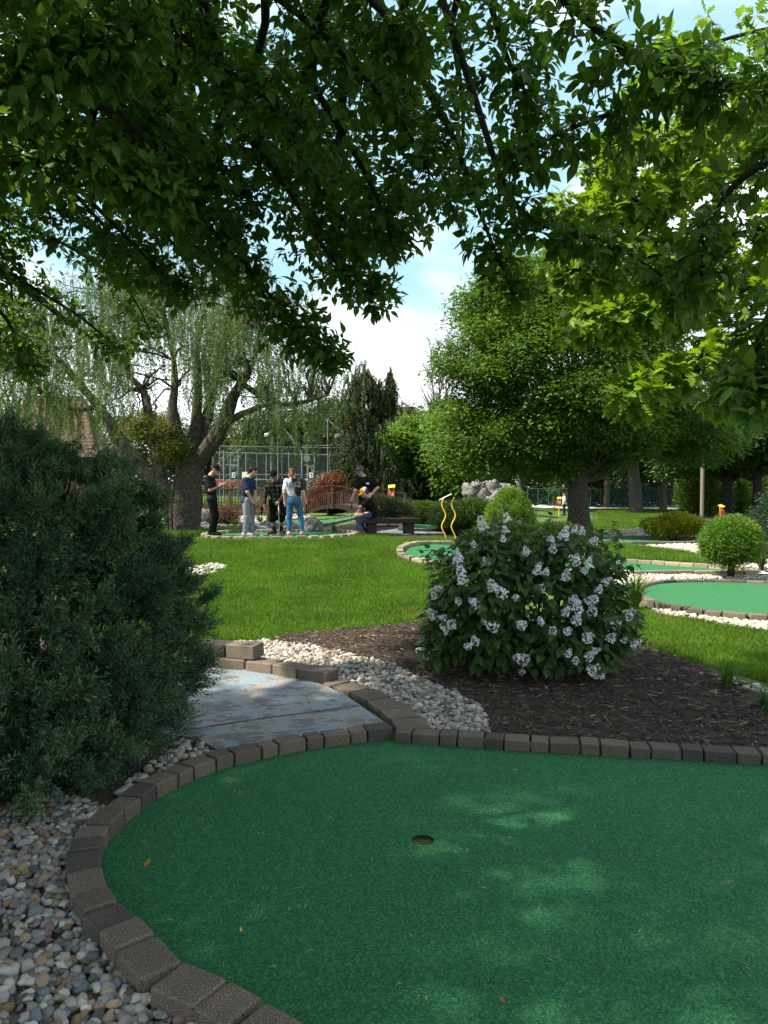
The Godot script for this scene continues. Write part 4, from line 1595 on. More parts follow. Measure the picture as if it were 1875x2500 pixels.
func build_shrubs() -> void:
	rng.seed = 67
	var fine := [clump_mesh(21, 22, 0.10, 0.055, 0.022, 1.0, -0.3), clump_mesh(22, 22, 0.10, 0.05, 0.024, 1.0, -0.3)]
	var lime := [Color(0.07, 0.145, 0.02), Color(0.06, 0.125, 0.018), Color(0.085, 0.165, 0.025)]
	var b := stand(1240, 19.5)
	bush("cone_spruce", "bright green cone shaped dwarf spruce behind the lilac", b, [[b + Vector3(0, 0.35, 0), Vector3(0.78, 0.5, 0.75)], [b + Vector3(0.02, 0.8, 0), Vector3(0.58, 0.5, 0.55)], [b + Vector3(0.04, 1.15, 0), Vector3(0.33, 0.36, 0.33)]], 2200, fine, lime, 1.0)
	b = stand(1786, 14.2)
	var globe := bush("globe_spruce", "ball shaped bright green dwarf spruce on a short trunk", b, [[b + Vector3(0, 0.66, 0), Vector3(0.54, 0.40, 0.5)], [b + Vector3(-0.02, 0.84, 0), Vector3(0.42, 0.30, 0.4)]], 1700, fine, lime, 0.9, 0.05)
	var tr := MB.new()
	tr.tube([Vector3(-0.02, -0.08, 0), Vector3(0.0, 0.15, 0), Vector3(0.01, 0.5, 0)], [0.075, 0.062, 0.055], 9)
	part("trunk", tr.mesh(), M.dark_bark, globe)
	b = stand(1650, 24.5)
	bush("yellow_juniper", "spreading dark shrub with yellow tips on pale gravel", b, [[b + Vector3(-0.35, 0.42, 0), Vector3(0.62, 0.26, 0.5)], [b + Vector3(0.35, 0.45, 0), Vector3(0.62, 0.26, 0.5)], [b + Vector3(0.05, 0.58, 0), Vector3(0.6, 0.24, 0.5)], [b + Vector3(-0.75, 0.5, 0), Vector3(0.32, 0.16, 0.3)]], 1300, fine, [Color(0.21, 0.21, 0.012), Color(0.14, 0.16, 0.013), Color(0.06, 0.09, 0.013), Color(0.25, 0.23, 0.012)], 1.15)
	b = stand(1130, 21.5)
	bush("dark_yew", "dark rounded yew behind the wavy yellow poles", b, [[b + Vector3(0, 0.5, 0), Vector3(0.95, 0.42, 0.8)], [b + Vector3(0.35, 0.62, 0), Vector3(0.65, 0.36, 0.6)]], 1500, fine, [Color(0.022, 0.05, 0.013), Color(0.03, 0.062, 0.014), Color(0.045, 0.08, 0.016)], 1.2)
	b = stand(1042, 25.5)
	bush("box_hedge", "low clipped hedge with yellow green top beyond the bench", b, [[b + Vector3(-0.15, 0.36, 0), Vector3(0.5, 0.36, 0.45)], [b + Vector3(0.3, 0.36, 0), Vector3(0.45, 0.34, 0.45)]], 900, fine, [Color(0.06, 0.09, 0.014), Color(0.045, 0.072, 0.013), Color(0.03, 0.055, 0.012)], 1.2)
	b = stand(1330, 22)
	bush("clipped_hedge", "flat topped dark hedge in front of the round tree trunk", b, [[b + Vector3(0, 0.3, 0), Vector3(0.9, 0.28, 0.5)], [b + Vector3(0.3, 0.3, 0), Vector3(0.7, 0.28, 0.5)]], 900, fine, [Color(0.03, 0.05, 0.013), Color(0.045, 0.065, 0.015)], 1.2)
	b = stand(795, 37.5)
	var redc := [clump_mesh(31, 18, 0.2, 0.13, 0.035, 0.8, 0.7)]
	bush("red_maple_shrub", "rust red mounded maple shrub behind the arched bridge", b, [[b + Vector3(0.05, 0.8, 0), Vector3(0.8, 0.75, 0.7)], [b + Vector3(-0.35, 0.55, 0), Vector3(0.55, 0.55, 0.6)], [b + Vector3(0.2, 1.4, 0), Vector3(0.5, 0.5, 0.5)]], 900, redc, [Color(0.10, 0.022, 0.013), Color(0.075, 0.018, 0.012), Color(0.15, 0.045, 0.012), Color(0.055, 0.016, 0.012)], 1.0)
	b = stand(950, 24)
	bush("grey_shrub", "loose grey green shrub behind the seated player", b, [[b + Vector3(-0.3, 0.55, 0), Vector3(0.5, 0.35, 0.45)], [b + Vector3(0.25, 0.5, 0), Vector3(0.5, 0.32, 0.4)]], 420, fine, [Color(0.035, 0.05, 0.028), Color(0.05, 0.065, 0.035)], 1.3, 0.015)
	b = stand(548, 24.5)
	bush("russet_shrub", "low russet shrub on gravel by the wooden walkway", b, [[b + Vector3(0, 0.3, 0), Vector3(0.42, 0.32, 0.4)]], 260, redc, [Color(0.10, 0.05, 0.035), Color(0.13, 0.07, 0.05), Color(0.08, 0.045, 0.035)], 0.7)
	b = stand(1300, 31)
	blade_plant("tall pale ornamental grass beside the cone spruce", b, 60, 1.0, 0.03, [Color(0.07, 0.11, 0.05), Color(0.09, 0.13, 0.06)])
	blade_plant("lily leaves growing at the foot of the walkway", stand(635, 25), 40, 0.5, 0.04, [Color(0.10, 0.17, 0.02), Color(0.13, 0.18, 0.025)])
	blade_plant("small lime lily beside the russet shrub", stand(572, 23.5), 26, 0.42, 0.04, [Color(0.11, 0.17, 0.02)])
	blade_plant("yellow green lily behind the plaid shirt player", stand(660, 24), 40, 0.7, 0.04, [Color(0.15, 0.17, 0.02)])
	blade_plant("young lily in bark beside the bench", stand(815, 20.5), 24, 0.35, 0.03, [Color(0.07, 0.11, 0.02)])
	blade_plant("arching daylily clump at the lilac's lawn side", hit(1552, 1490), 120, 0.66, 0.02, [Color(0.07, 0.13, 0.02), Color(0.055, 0.11, 0.018)])
	blade_plant("grassy tuft at the edge of the bark bed by pale pebbles", hit(1775, 1682), 46, 0.30, 0.014, [Color(0.06, 0.12, 0.018), Color(0.075, 0.14, 0.02)])
	blade_plant("grassy tuft in the bark bed close to the border", hit(1872, 1745), 42, 0.30, 0.014, [Color(0.045, 0.11, 0.03)])
	blade_plant("dark strappy clump beside the globe spruce", stand(1860, 15.5), 90, 0.6, 0.02, [Color(0.035, 0.06, 0.02), Color(0.045, 0.08, 0.02)])
	b = stand(1900, 18)
	bush("dark_conifer", "dark blue green conifer behind the globe spruce", b, [[b + Vector3(0, 0.6, 0), Vector3(0.8, 0.7, 0.7)], [b + Vector3(0.1, 1.2, 0), Vector3(0.5, 0.6, 0.5)]], 900, fine, [Color(0.02, 0.045, 0.025), Color(0.026, 0.055, 0.03)], 1.3)
	# boulders
	boulder("grey boulder at the players' feet beside grey jeans", 606, 20.8, Vector3(0.55, 0.42, 0.5), 3)
	boulder("long flat grey boulder behind the plaid shirt player", 655, 21.2, Vector3(1.0, 0.34, 0.5), 4)
	boulder("grey boulder behind the woman in jeans", 705, 21.3, Vector3(0.8, 0.36, 0.5), 5)
	boulder("big rounded grey boulder next to the bark bed", 762, 21.0, Vector3(0.75, 0.55, 0.55), 6)
	boulder("flat grey rock beside the low clipped hedge", 1000, 27, Vector3(0.8, 0.4, 0.6), 7)
	boulder("tan rock at the end of the wooden walkway", 510, 26, Vector3(1.1, 0.7, 0.8), 8)
	var pile := [[1156, 36, Vector3(1.1, 0.9, 1.0), 0.9], [1172, 36, Vector3(1.3, 1.4, 1.1), 0.2], [1198, 36.4, Vector3(1.3, 1.1, 1.1), 0.8], [1215, 36, Vector3(1.3, 1.3, 1.1), 0.3], [1228, 36.5, Vector3(1.0, 0.9, 0.9), 0.9], [1195, 35.4, Vector3(1.2, 0.9, 1.0), 0.2]]
	var where := ["at the outer end of the rock pile", "low in the rock pile under the outer rock", "on top of the rock pile", "low in the rock pile next to the cone spruce", "reddish, highest in the rock pile", "in the front of the rock pile"]
	for k in pile.size():
		boulder("weathered boulder %s" % where[k], pile[k][0], pile[k][1], pile[k][2], 11 + k, 0.1, pile[k][3], "rock pile of the waterfall")


# ------------------------------------------------------------------ lilac
func build_lilac() -> void:
	rng.seed = 71
	var b := hit(1300, 1640)
	var lil := thing("lilac_bush", "white flowering lilac bush in the dark bark bed", "shrub", b)
	var k := b.z * -1.0 / F
	var lobes := [[at(1290, 1470, -b.z + 0.1), Vector3(225 * k, 165 * k, 0.75)], [at(1180, 1420, -b.z + 0.0), Vector3(130 * k, 120 * k, 0.6)], [at(1250, 1350, -b.z + 0.15), Vector3(150 * k, 85 * k, 0.55)], [at(1400, 1380, -b.z + 0.1), Vector3(120 * k, 95 * k, 0.55)], [at(1472, 1500, -b.z + 0.0), Vector3(78 * k, 100 * k, 0.5)], [at(1120, 1510, -b.z + 0.0), Vector3(85 * k, 80 * k, 0.45)], [at(1075, 1570, -b.z - 0.05), Vector3(52 * k, 48 * k, 0.3)], [at(1360, 1570, -b.z + -0.15), Vector3(170 * k, 85 * k, 0.5)], [at(1200, 1560, -b.z + -0.1), Vector3(120 * k, 75 * k, 0.5)]]
	var st := MB.new()
	for n in 26:
		var l: Array = lobes[n % lobes.size()]
		var tgt: Vector3 = l[0] + rdir() * (l[1] as Vector3) * 0.6 - b
		var p := bend(Vector3(rnd(-0.2, 0.2), -0.05, rnd(-0.15, 0.15)), tgt, 5, 0.05, 0.03)
		st.tube(p, taper(6, rnd(0.012, 0.022), 0.005), 6)
		for j in 4:
			st.tube(bend(p[rng.randi_range(2, 4)], tgt + rdir() * 0.3, 3, 0.02, 0.02), taper(4, 0.007, 0.003), 4)
	part("stem", st.mesh(), M.dark_bark, lil)
	var leaves := [leaf_mesh(0.085, 0.062, HEART, 0.25, 0.25), leaf_mesh(0.075, 0.055, HEART, 0.4, 0.1), leaf_mesh(0.09, 0.06, HEART, 0.15, 0.4)]
	var xf := []
	for e in lobe_points(lobes, 6400, 0.5):
		var n: Vector3 = e[1]
		if e[0].y < 0.10:
			continue
		var dir := (Vector3(n.x, n.y * 0.4 - 0.35, n.z) + rdir() * 0.55).normalized()
		var nrm := (Vector3.UP * 0.7 + n * 0.5 + rdir() * 0.45).normalized()
		var x := dir.cross(nrm).normalized()
		xf.append(Transform3D(Basis(x, dir, x.cross(dir)) * Basis.from_scale(Vector3.ONE * rnd(0.75, 1.3)), e[0] - b))
	for e in lobe_points(lobes, 46, 0.9):               # shoots that break the outline
		var up: Vector3 = (e[1] + Vector3(0, 0.5, 0) + rdir() * 0.3).normalized()
		if e[0].y < 0.5:
			up.y *= 0.2
		var l := rnd(0.08, 0.26)
		for q in 7:
			var t := (q + 1.0) / 7.0
			var dir := (frame_to(up) * Vector3(cos(q * 2.4), 0.7, sin(q * 2.4))).normalized()
			var x := dir.cross(Vector3.UP + rdir() * 0.3).normalized()
			xf.append(Transform3D(Basis(x, dir, x.cross(dir)) * Basis.from_scale(Vector3.ONE * rnd(0.6, 1.0)), e[0] + up * l * t - b))
	pieces("leaf", "leaves", leaves, M.leaf, [Color(0.05, 0.108, 0.03), Color(0.06, 0.13, 0.034), Color(0.042, 0.09, 0.03), Color(0.085, 0.16, 0.035)], xf, lil, 300)
	# panicles of small four petalled flowers
	var shapes := []
	for v in 4:
		var r := RandomNumberGenerator.new()
		r.seed = 200 + v
		var mb := MB.new()
		for n in 75:
			var t := sqrt(r.randf())
			var a := r.randf_range(0, TAU)
			var rad := 0.042 * (1.05 - 0.8 * (1.0 - t)) * sqrt(r.randf_range(0.35, 1.0))
			var o := Vector3(cos(a) * rad, 0.14 * (1.0 - t), sin(a) * rad)
			var out := (Vector3(cos(a), 0.3, sin(a)) + rdir_of(r) * 0.5).normalized()
			var fb := frame_to(out, r.randf_range(0, TAU))
			var g := r.randf_range(0.8, 1.1)
			mb.col = Color(0.78 * g, 0.76 * g, 0.81 * g)
			for q in 4:
				var e1 := fb * Vector3(cos(q * PI / 2), 0.15, sin(q * PI / 2))
				var e2 := fb * Vector3(cos(q * PI / 2 + 0.7), 0.05, sin(q * PI / 2 + 0.7))
				var e3 := fb * Vector3(cos(q * PI / 2 - 0.7), 0.05, sin(q * PI / 2 - 0.7))
				mb.quad(o, o + e2 * 0.0065, o + e1 * 0.011, o + e3 * 0.0065)
		shapes.append(mb.mesh())
	var petal := mat(Color(1, 1, 1), 0.8, 0.2)
	petal.vertex_color_use_as_albedo = true
	petal.backlight_enabled = true
	petal.backlight = Color(0.3, 0.3, 0.3)
	var spots := [[1240, 1272], [1235, 1300], [1181, 1290], [1160, 1335], [1228, 1322], [1345, 1320], [1375, 1315], [1400, 1300], [1420, 1305], [1447, 1325], [1350, 1345], [1285, 1350], [1404, 1375], [1435, 1380], [1425, 1395], [1190, 1375], [1310, 1400], [1332, 1400], [1380, 1412], [1325, 1438], [1260, 1460], [1400, 1470], [1408, 1490], [1460, 1445], [1450, 1465], [1435, 1470], [1475, 1425], [1130, 1420], [1125, 1400], [1120, 1370], [1075, 1440], [1065, 1460], [1120, 1470], [1165, 1475], [1205, 1435], [1225, 1450], [1185, 1520], [1205, 1530], [1095, 1540], [1105, 1525], [1145, 1578], [1160, 1570], [1035, 1588], [1045, 1600], [1060, 1505], [1085, 1510], [1262, 1605], [1275, 1612], [1275, 1640], [1275, 1528], [1320, 1520], [1350, 1540], [1378, 1500], [1382, 1545], [1405, 1518], [1445, 1495], [1430, 1560], [1495, 1525], [1490, 1560], [1520, 1565], [1540, 1575], [1385, 1600], [1405, 1615], [1435, 1605], [1450, 1590], [1440, 1640], [1455, 1645], [1530, 1505]]
	for s in spots:
		# the flower sits where the photo's line of sight enters the bush
		var d := -b.z - 1.2
		var p := at(s[0], s[1], d)
		while d < -b.z + 0.8:
			p = at(s[0], s[1], d)
			var enter := false
			for l in lobes:
				if ((p - l[0]) / l[1]).length() < 1.04:
					enter = true
					break
			if enter:
				break
			d += 0.02
		var n := (p - (lobes[0][0] as Vector3)).normalized()
		var dir := (n * 0.6 + Vector3.UP * 0.55 + rdir() * 0.3).normalized()
		part("flower_cluster", pick(shapes), petal, lil, p - b, frame_to(dir, rnd(0, TAU)) * Basis.from_scale(Vector3(1.15, rnd(0.6, 0.9), 1.15) * rnd(0.65, 1.2)))


# ------------------------------------------------------------------ juniper
func build_juniper() -> void:
	rng.seed = 83
	var b := Vector3(-2.3, 0, -5.0)
	var jun := thing("juniper_hedge", "big dark blue green juniper beside the shaded green", "hedge", b)
	var lobes := []
	# column, row, distance, half width and half height in photo pixels, half depth in metres
	for q in [[70, 1112, 5.2, 90, 40, 0.45], [10, 1075, 5.3, 90, 32, 0.4], [150, 1150, 5.0, 60, 24, 0.35], [262, 1146, 5.3, 44, 14, 0.3], [300, 1215, 5.3, 80, 32, 0.4], [120, 1250, 4.9, 190, 55, 0.5], [370, 1262, 5.4, 30, 12, 0.22], [280, 1310, 5.1, 110, 50, 0.45], [415, 1335, 5.4, 38, 30, 0.3], [60, 1340, 4.8, 150, 45, 0.5], [392, 1445, 5.25, 86, 85, 0.45], [445, 1510, 5.35, 54, 70, 0.32], [180, 1395, 5.1, 170, 62, 0.45], [270, 1480, 5.0, 160, 105, 0.5], [90, 1500, 4.7, 200, 120, 0.55], [398, 1610, 5.2, 98, 120, 0.45], [240, 1650, 4.75, 170, 135, 0.5], [60, 1690, 4.4, 220, 150, 0.5], [335, 1740, 5.0, 105, 85, 0.42], [205, 1815, 4.55, 160, 100, 0.42], [50, 1890, 4.2, 190, 125, 0.4], [-160, 1450, 4.6, 280, 330, 0.7], [-160, 1800, 4.2, 260, 230, 0.6], [-120, 1190, 5.1, 240, 110, 0.6]]:
		var kk: float = q[2] / F
		lobes.append([at(q[0], q[1], q[2]), Vector3(q[3] * kk, q[4] * kk, q[5])])
	var mb := MB.new()
	for l in lobes:
		var c: Vector3 = l[0] - b
		mb.tube(bend(Vector3(rnd(-0.3, 0.2), -0.05, rnd(-0.2, 0.2)), c, 5, 0.1, 0.05), taper(6, 0.04, 0.012), 6)
		for k in 5:
			mb.tube(bend(c * rnd(0.6, 1.0), c + rdir() * (l[1] as Vector3) * 0.75, 3, 0.0, 0.03), taper(4, 0.014, 0.004), 4)
	part("stem", mb.mesh(), M.dark_bark, jun)
	var pal := [Color(0.05, 0.105, 0.06), Color(0.065, 0.13, 0.072), Color(0.04, 0.085, 0.05), Color(0.10, 0.175, 0.085), Color(0.17, 0.17, 0.085)]
	var shapes := [spray_mesh(71, 0.17, 20, 0.055, 0.0095), spray_mesh(72, 0.15, 18, 0.058, 0.010), spray_mesh(73, 0.19, 22, 0.05, 0.009)]
	var sets := [[[], PackedColorArray()], [[], PackedColorArray()], [[], PackedColorArray()]]
	for e in lobe_points(lobes, 5500, 0.0):            # inner twigs
		var p: Vector3 = e[0]
		if p.y < 0.03:
			continue
		var v := rng.randi() % 3
		sets[v][0].append(Transform3D(frame_to((e[1] + rdir() * 0.8).normalized(), rnd(0, TAU)) * Basis.from_scale(Vector3.ONE * rnd(0.6, 1.0)), p - e[1] * 0.12 - b))
		sets[v][1].append(pal[rng.randi() % 4])
	for e in lobe_points(lobes, 520, 0.9):              # tufts that stand out at uneven heights
		var c: Vector3 = (e[0] as Vector3) + (e[1] as Vector3) * rnd(-0.12, 0.07)
		var lean: Vector3 = (e[1] + Vector3(0, 0.35, 0) + rdir() * 0.35).normalized()
		var wide := rnd(0.05, 0.12)
		var c2: Color = pick([pal[0], pal[1], pal[1], pal[3]])
		for n in 24:
			var o := rdir() * wide * sqrt(rng.randf())
			var p := c + o
			if p.y < 0.03:
				continue
			var dir: Vector3 = (lean + o / wide * 0.7 + rdir() * 0.3).normalized()
			var v := rng.randi() % 3
			sets[v][0].append(Transform3D(frame_to(dir, rnd(0, TAU)) * Basis.from_scale(Vector3.ONE * rnd(0.55, 1.15)), p - dir * 0.1 - b))
			sets[v][1].append(pal[4] if rng.randf() < 0.02 else c2 * rnd(0.8, 1.2))
	for v in 3:
		scatter("foliage", shapes[v], M.needle, sets[v][0], sets[v][1], jun)


# ------------------------------------------------------------------ the tree overhead
# one palette for every leaf of the crabapple, near or far, high or low
const LEAVES := [Color(0.07, 0.16, 0.024), Color(0.085, 0.185, 0.026), Color(0.058, 0.135, 0.022), Color(0.11, 0.21, 0.028), Color(0.075, 0.16, 0.024)]
const LOW := [[-400, 980], [0, 930], [110, 925], [200, 860], [300, 880], [395, 860], [430, 740], [500, 725], [600, 790], [700, 860], [800, 910], [850, 895], [880, 775], [975, 750], [990, 650], [1050, 575], [1135, 570], [1150, 690], [1200, 750], [1285, 765], [1305, 640], [1400, 640], [1500, 670], [1600, 740], [1690, 810], [1750, 1010], [1875, 1070], [2200, 1070]]


func lowest(px: float) -> float:
	if px <= LOW[0][0]:
		return LOW[0][1]
	for k in LOW.size() - 1:
		if px < LOW[k + 1][0]:
			return lerpf(LOW[k][1], LOW[k + 1][1], (px - LOW[k][0]) / float(LOW[k + 1][0] - LOW[k][0]))
	return LOW[LOW.size() - 1][1]


func crown_room(t: Vector3) -> bool:              # whether a clump of the upper crown may grow here
	var s := pix(t)
	var far := t.distance_to(EYE)
	if s.x > -500 and s.x < 2400 and s.y > -60.0 and (s.y > lowest(s.x) - 470.0 or far < 6.0):
		return false
	if far < 1.8 or t.y < 2.5:                        # nothing grows as low as a person's head
		return false
	var to_sun := Vector3(-0.594, 0.792, 0.139)       # openings through which the sun reaches the lower boughs
	for o in [[Vector3(-1.5, 3.0, -3.3), 0.42], [Vector3(2.2, 3.5, -3.2), 1.25], [Vector3(3.4, 4.4, -7.0), 2.6], [Vector3(-3.0, 3.2, -6.3), 0.8]]:
		var w: Vector3 = t - o[0]
		if w.dot(to_sun) > 0.0 and (w - to_sun * w.dot(to_sun)).length() < o[1]:
			return false
	return true


func build_crabapple() -> void:
	rng.seed = 97
	var foot := Vector3(-4.6, 0, -2.0)
	var tree := thing("crabapple_tree", "spreading crabapple whose leafy boughs hang over the green", "tree", foot)
	var wood := MB.new()
	wood.tube([Vector3(0, -0.1, 0), Vector3(0.05, 0.4, 0), Vector3(0.15, 1.2, -0.1), Vector3(0.3, 2.1, -0.2)], [0.26, 0.2, 0.18, 0.18], 12, true, noise, 0.2)
	var fork := Vector3(0.3, 2.05, -0.2)
	var limbs := []
	for l in [
		[Vector3(-3.0, 3.5, -2.6), Vector3(-1.2, 4.2, -3.1), Vector3(0.6, 4.3, -3.5), Vector3(2.0, 3.9, -3.6), Vector3(3.2, 3.3, -3.2)],
		[Vector3(-3.4, 3.4, -3.6), Vector3(-2.2, 3.9, -4.8), Vector3(-0.9, 4.0, -5.4), Vector3(0.2, 3.7, -5.6)],
		[Vector3(-4.0, 3.2, -3.6), Vector3(-3.7, 3.6, -5.2), Vector3(-3.2, 3.5, -6.4), Vector3(-2.9, 3.2, -7.2)],
		[Vector3(-3.2, 3.6, -1.6), Vector3(-1.6, 4.4, -1.2), Vector3(0.2, 4.5, -0.9), Vector3(2.0, 4.1, -0.8)],
		[Vector3(-3.8, 3.8, -0.8), Vector3(-2.6, 4.6, 0.6), Vector3(-1.2, 4.6, 1.6)],
		[Vector3(-5.2, 3.8, -1.0), Vector3(-6.4, 4.3, 0.2), Vector3(-7.2, 4.0, 1.0)],
		[Vector3(-4.2, 4.2, -2.4), Vector3(-3.4, 5.4, -3.0), Vector3(-2.2, 6.2, -3.2), Vector3(-0.6, 6.3, -3.2)],
		[Vector3(-5.0, 4.0, -3.0), Vector3(-5.8, 4.6, -4.6), Vector3(-6.0, 4.4, -6.0)],
		[Vector3(-3.6, 4.6, -3.2), Vector3(-2.6, 5.6, -4.4), Vector3(-1.9, 5.8, -5.2)],
		[Vector3(-4.0, 4.6, -3.6), Vector3(-3.6, 5.6, -5.2), Vector3(-3.0, 5.7, -6.6), Vector3(-2.4, 5.4, -7.6)],
		[Vector3(-4.2, 4.8, -1.8), Vector3(-3.0, 5.9, -1.6), Vector3(-1.6, 6.2, -2.2), Vector3(0.2, 5.9, -2.6), Vector3(1.4, 5.2, -3.0)],
		[Vector3(-4.4, 4.8, -2.6), Vector3(-3.6, 6.0, -3.8), Vector3(-2.2, 6.4, -4.6), Vector3(-1.2, 6.2, -4.6)],
	]:
		var p := [foot + fork]
		p.append_array(l)
		p = smooth3(p, 5)
		limbs.append(p)
		var q := []
		for k in p.size():
			q.append((p[k] as Vector3) - foot)
		wood.tube(q, taper(q.size(), 0.12, 0.02, 0.8), 8)
	# boughs: those that show are traced from the photograph, with distances from the size of their leaves
	var boughs := [
		[[[-150, 560, 6.0], [60, 690, 6.4], [190, 770, 6.6], [270, 835, 6.7], [300, 860, 6.7]], 0.26, 90],
		[[[-150, 480, 6.0], [80, 560, 6.3], [230, 640, 6.5], [320, 720, 6.6], [375, 830, 6.7]], 0.25, 90],
		[[[-150, 640, 5.6], [0, 760, 5.7], [50, 850, 5.8], [90, 905, 5.8]], 0.24, 70],
		[[[60, 330, 5.0], [250, 520, 5.2], [390, 660, 5.4], [440, 720, 5.4]], 0.28, 90],
		[[[280, 260, 4.2], [460, 460, 4.4], [590, 630, 4.6], [680, 770, 4.7], [800, 870, 4.8], [830, 885, 4.8]], 0.24, 120],
		[[[400, 360, 4.4], [510, 550, 4.5], [630, 690, 4.6], [740, 800, 4.7], [780, 850, 4.7]], 0.24, 100],
		[[[560, 280, 4.2], [700, 460, 4.3], [810, 630, 4.4], [890, 690, 4.5], [955, 738, 4.6]], 0.2, 95],
		[[[760, 200, 4.0], [880, 400, 4.1], [940, 530, 4.2], [955, 600, 4.2]], 0.24, 80],
		[[[620, 180, 4.3], [740, 400, 4.4], [840, 540, 4.5], [900, 600, 4.5]], 0.26, 90],
		[[[960, 80, 3.8], [1090, 300, 3.9], [1165, 500, 4.0], [1220, 640, 4.0], [1262, 735, 4.1]], 0.17, 90],
		[[[1060, -60, 3.6], [1150, 210, 3.6], [1240, 470, 3.7], [1330, 550, 3.8], [1480, 590, 3.8], [1610, 670, 3.8], [1690, 750, 3.8]], 0.16, 120],
		[[[2050, 120, 3.0], [1800, 210, 3.1], [1560, 260, 3.3], [1380, 320, 3.4], [1260, 390, 3.5]], 0.24, 110],
		[[[2050, 330, 2.9], [1880, 390, 2.9], [1770, 480, 3.0], [1725, 600, 3.0], [1710, 690, 3.0]], 0.17, 60],
		[[[2050, 650, 2.8], [1910, 740, 2.8], [1840, 860, 2.9], [1810, 980, 2.9]], 0.16, 55],
		[[[1300, -80, 3.1], [1480, 90, 3.1], [1640, 170, 3.0], [1820, 220, 3.0]], 0.22, 90],
		[[[-150, 260, 3.0], [60, 180, 2.9], [180, 125, 2.9], [360, 50, 3.0]], 0.24, 130],
		[[[-120, 430, 3.3], [120, 390, 3.2], [290, 410, 3.3], [400, 470, 3.4]], 0.22, 140],
		[[[300, -60, 3.6], [480, 120, 3.7], [640, 230, 3.8], [760, 330, 3.9]], 0.3, 90],
		[[[850, -60, 3.3], [960, 60, 3.3], [1010, 110, 3.3]], 0.2, 50],
		[[[600, -60, 3.8], [760, 60, 3.8], [900, 200, 3.8], [1000, 330, 3.9], [1060, 440, 3.9]], 0.28, 110],
		[[[-120, 100, 4.4], [120, 260, 4.6], [300, 400, 4.8], [470, 560, 5.0]], 0.32, 120],
		[[[100, -60, 4.4], [300, 160, 4.5], [480, 330, 4.6], [640, 520, 4.8]], 0.32, 120],
		[[[-150, 420, 5.4], [60, 480, 5.6], [220, 560, 5.8], [340, 640, 6.0]], 0.3, 90],
		[[[1180, -60, 3.9], [1230, 120, 3.9], [1280, 220, 3.9], [1340, 300, 3.9]], 0.26, 80],
		[[[1100, 60, 4.6], [1130, 260, 4.7], [1120, 420, 4.8], [1080, 500, 4.8]], 0.26, 80],
		[[[2050, 900, 2.6], [1900, 920, 2.7], [1800, 960, 2.7]], 0.18, 40],
	]
	# a deeper layer that closes most of the gaps
	for k in 23:
		var x := rnd(-150, 1050)
		var y := rnd(-40, lowest(x) - 330)
		var d := rnd(4.6, 6.6)
		boughs.append([[[x, y - 60, d - 0.3], [x + rnd(40, 120), y + 60, d], [x + rnd(100, 240), y + rnd(140, 230), d + 0.2]], 0.34, 75])
	var tips := []                                   # [leaf cluster centre, twig direction]
	for bo in boughs:
		var p := smooth3(px_path(bo[0]), 5)
		# tie the bough to the nearest limb
		var a: Vector3 = p[0]
		var best: Vector3 = limbs[0][0]
		for lm in limbs:
			for q in lm:
				if (q as Vector3).distance_to(a) < best.distance_to(a):
					best = q
		var link := bend(best - foot, a - foot, 4, 0.05, 0.04)
		wood.tube(link, taper(5, 0.03, 0.02), 6)
		var rel := []
		for q in p:
			rel.append((q as Vector3) - foot)
		wood.tube(rel, taper(rel.size(), 0.02, 0.004), 6)
		for n in int(bo[2] * 1.15):
			var f := pow(rng.randf(), 0.8) * (p.size() - 1.01)
			var q: Vector3 = (p[int(f)] as Vector3).lerp(p[int(f) + 1], f - int(f))
			var u := rdir()
			u.y = u.y * 0.75 - 0.1
			var t: Vector3 = q + u * bo[1] * sqrt(rng.randf()) * (1.15 - 0.45 * f / p.size())
			var s := pix(t)
			if s.y > lowest(s.x):
				continue
			tips.append([t, (t - q + Vector3(0, 0.05, 0)).normalized()])
			if n % 2 == 0:
				wood.tube([q - foot, (q + t) * 0.5 + Vector3(0, 0.02, 0) - foot, t - foot], [0.004, 0.003, 0.0018], 3, false)
	# the rest of the crown, above and around the camera
	var upper := []
	var tones := PackedColorArray()
	for n in 6600:
		var lm: Array = pick(limbs)
		var f := pow(rng.randf(), 0.6) * (lm.size() - 1.01)
		var q: Vector3 = (lm[int(f)] as Vector3).lerp(lm[int(f) + 1], f - int(f))
		var u := rdir()
		var t := q + Vector3(u.x * 1.5, u.y * 0.8 + 0.15, u.z * 1.5) * pow(rng.randf(), 0.5)
		if not crown_room(t):
			continue
		upper.append(Transform3D(Basis(Vector3.UP, rnd(0, TAU)) * Basis(rdir(), rnd(0, 0.5)) * Basis.from_scale(Vector3.ONE * rnd(0.8, 1.2)), t - foot))
		tones.append(pick(LEAVES))
		if n % 3 == 0:
			wood.tube([q - foot, t - foot], [0.01, 0.003], 3, false)
	scatter("crown", clump_mesh(77, 24, 0.24, 0.085, 0.05), M.leaf, upper, tones, tree)
	part("trunk", wood.mesh(), M.dark_bark, tree)
	var xf := []
	for e in tips:
		var t: Vector3 = e[0]
		var dir: Vector3 = e[1]
		var count := rng.randi_range(6, 9)
		for k in count:
			var a := TAU * k / count + rnd(-0.4, 0.4)
			var fb := frame_to(dir)
			var out := (fb * Vector3(cos(a), rnd(0.2, 0.9), sin(a)) + Vector3(0, -0.45, 0)).normalized()
			var nrm := (Vector3.UP * 0.8 + dir * 0.4 + rdir() * 0.4).normalized()
			var x := out.cross(nrm).normalized()
			xf.append(Transform3D(Basis(x, out, x.cross(out)) * Basis.from_scale(Vector3.ONE * rnd(0.45, 1.15)), t + out * rnd(0.008, 0.03) + dir * rnd(-0.05, 0.02) - foot))
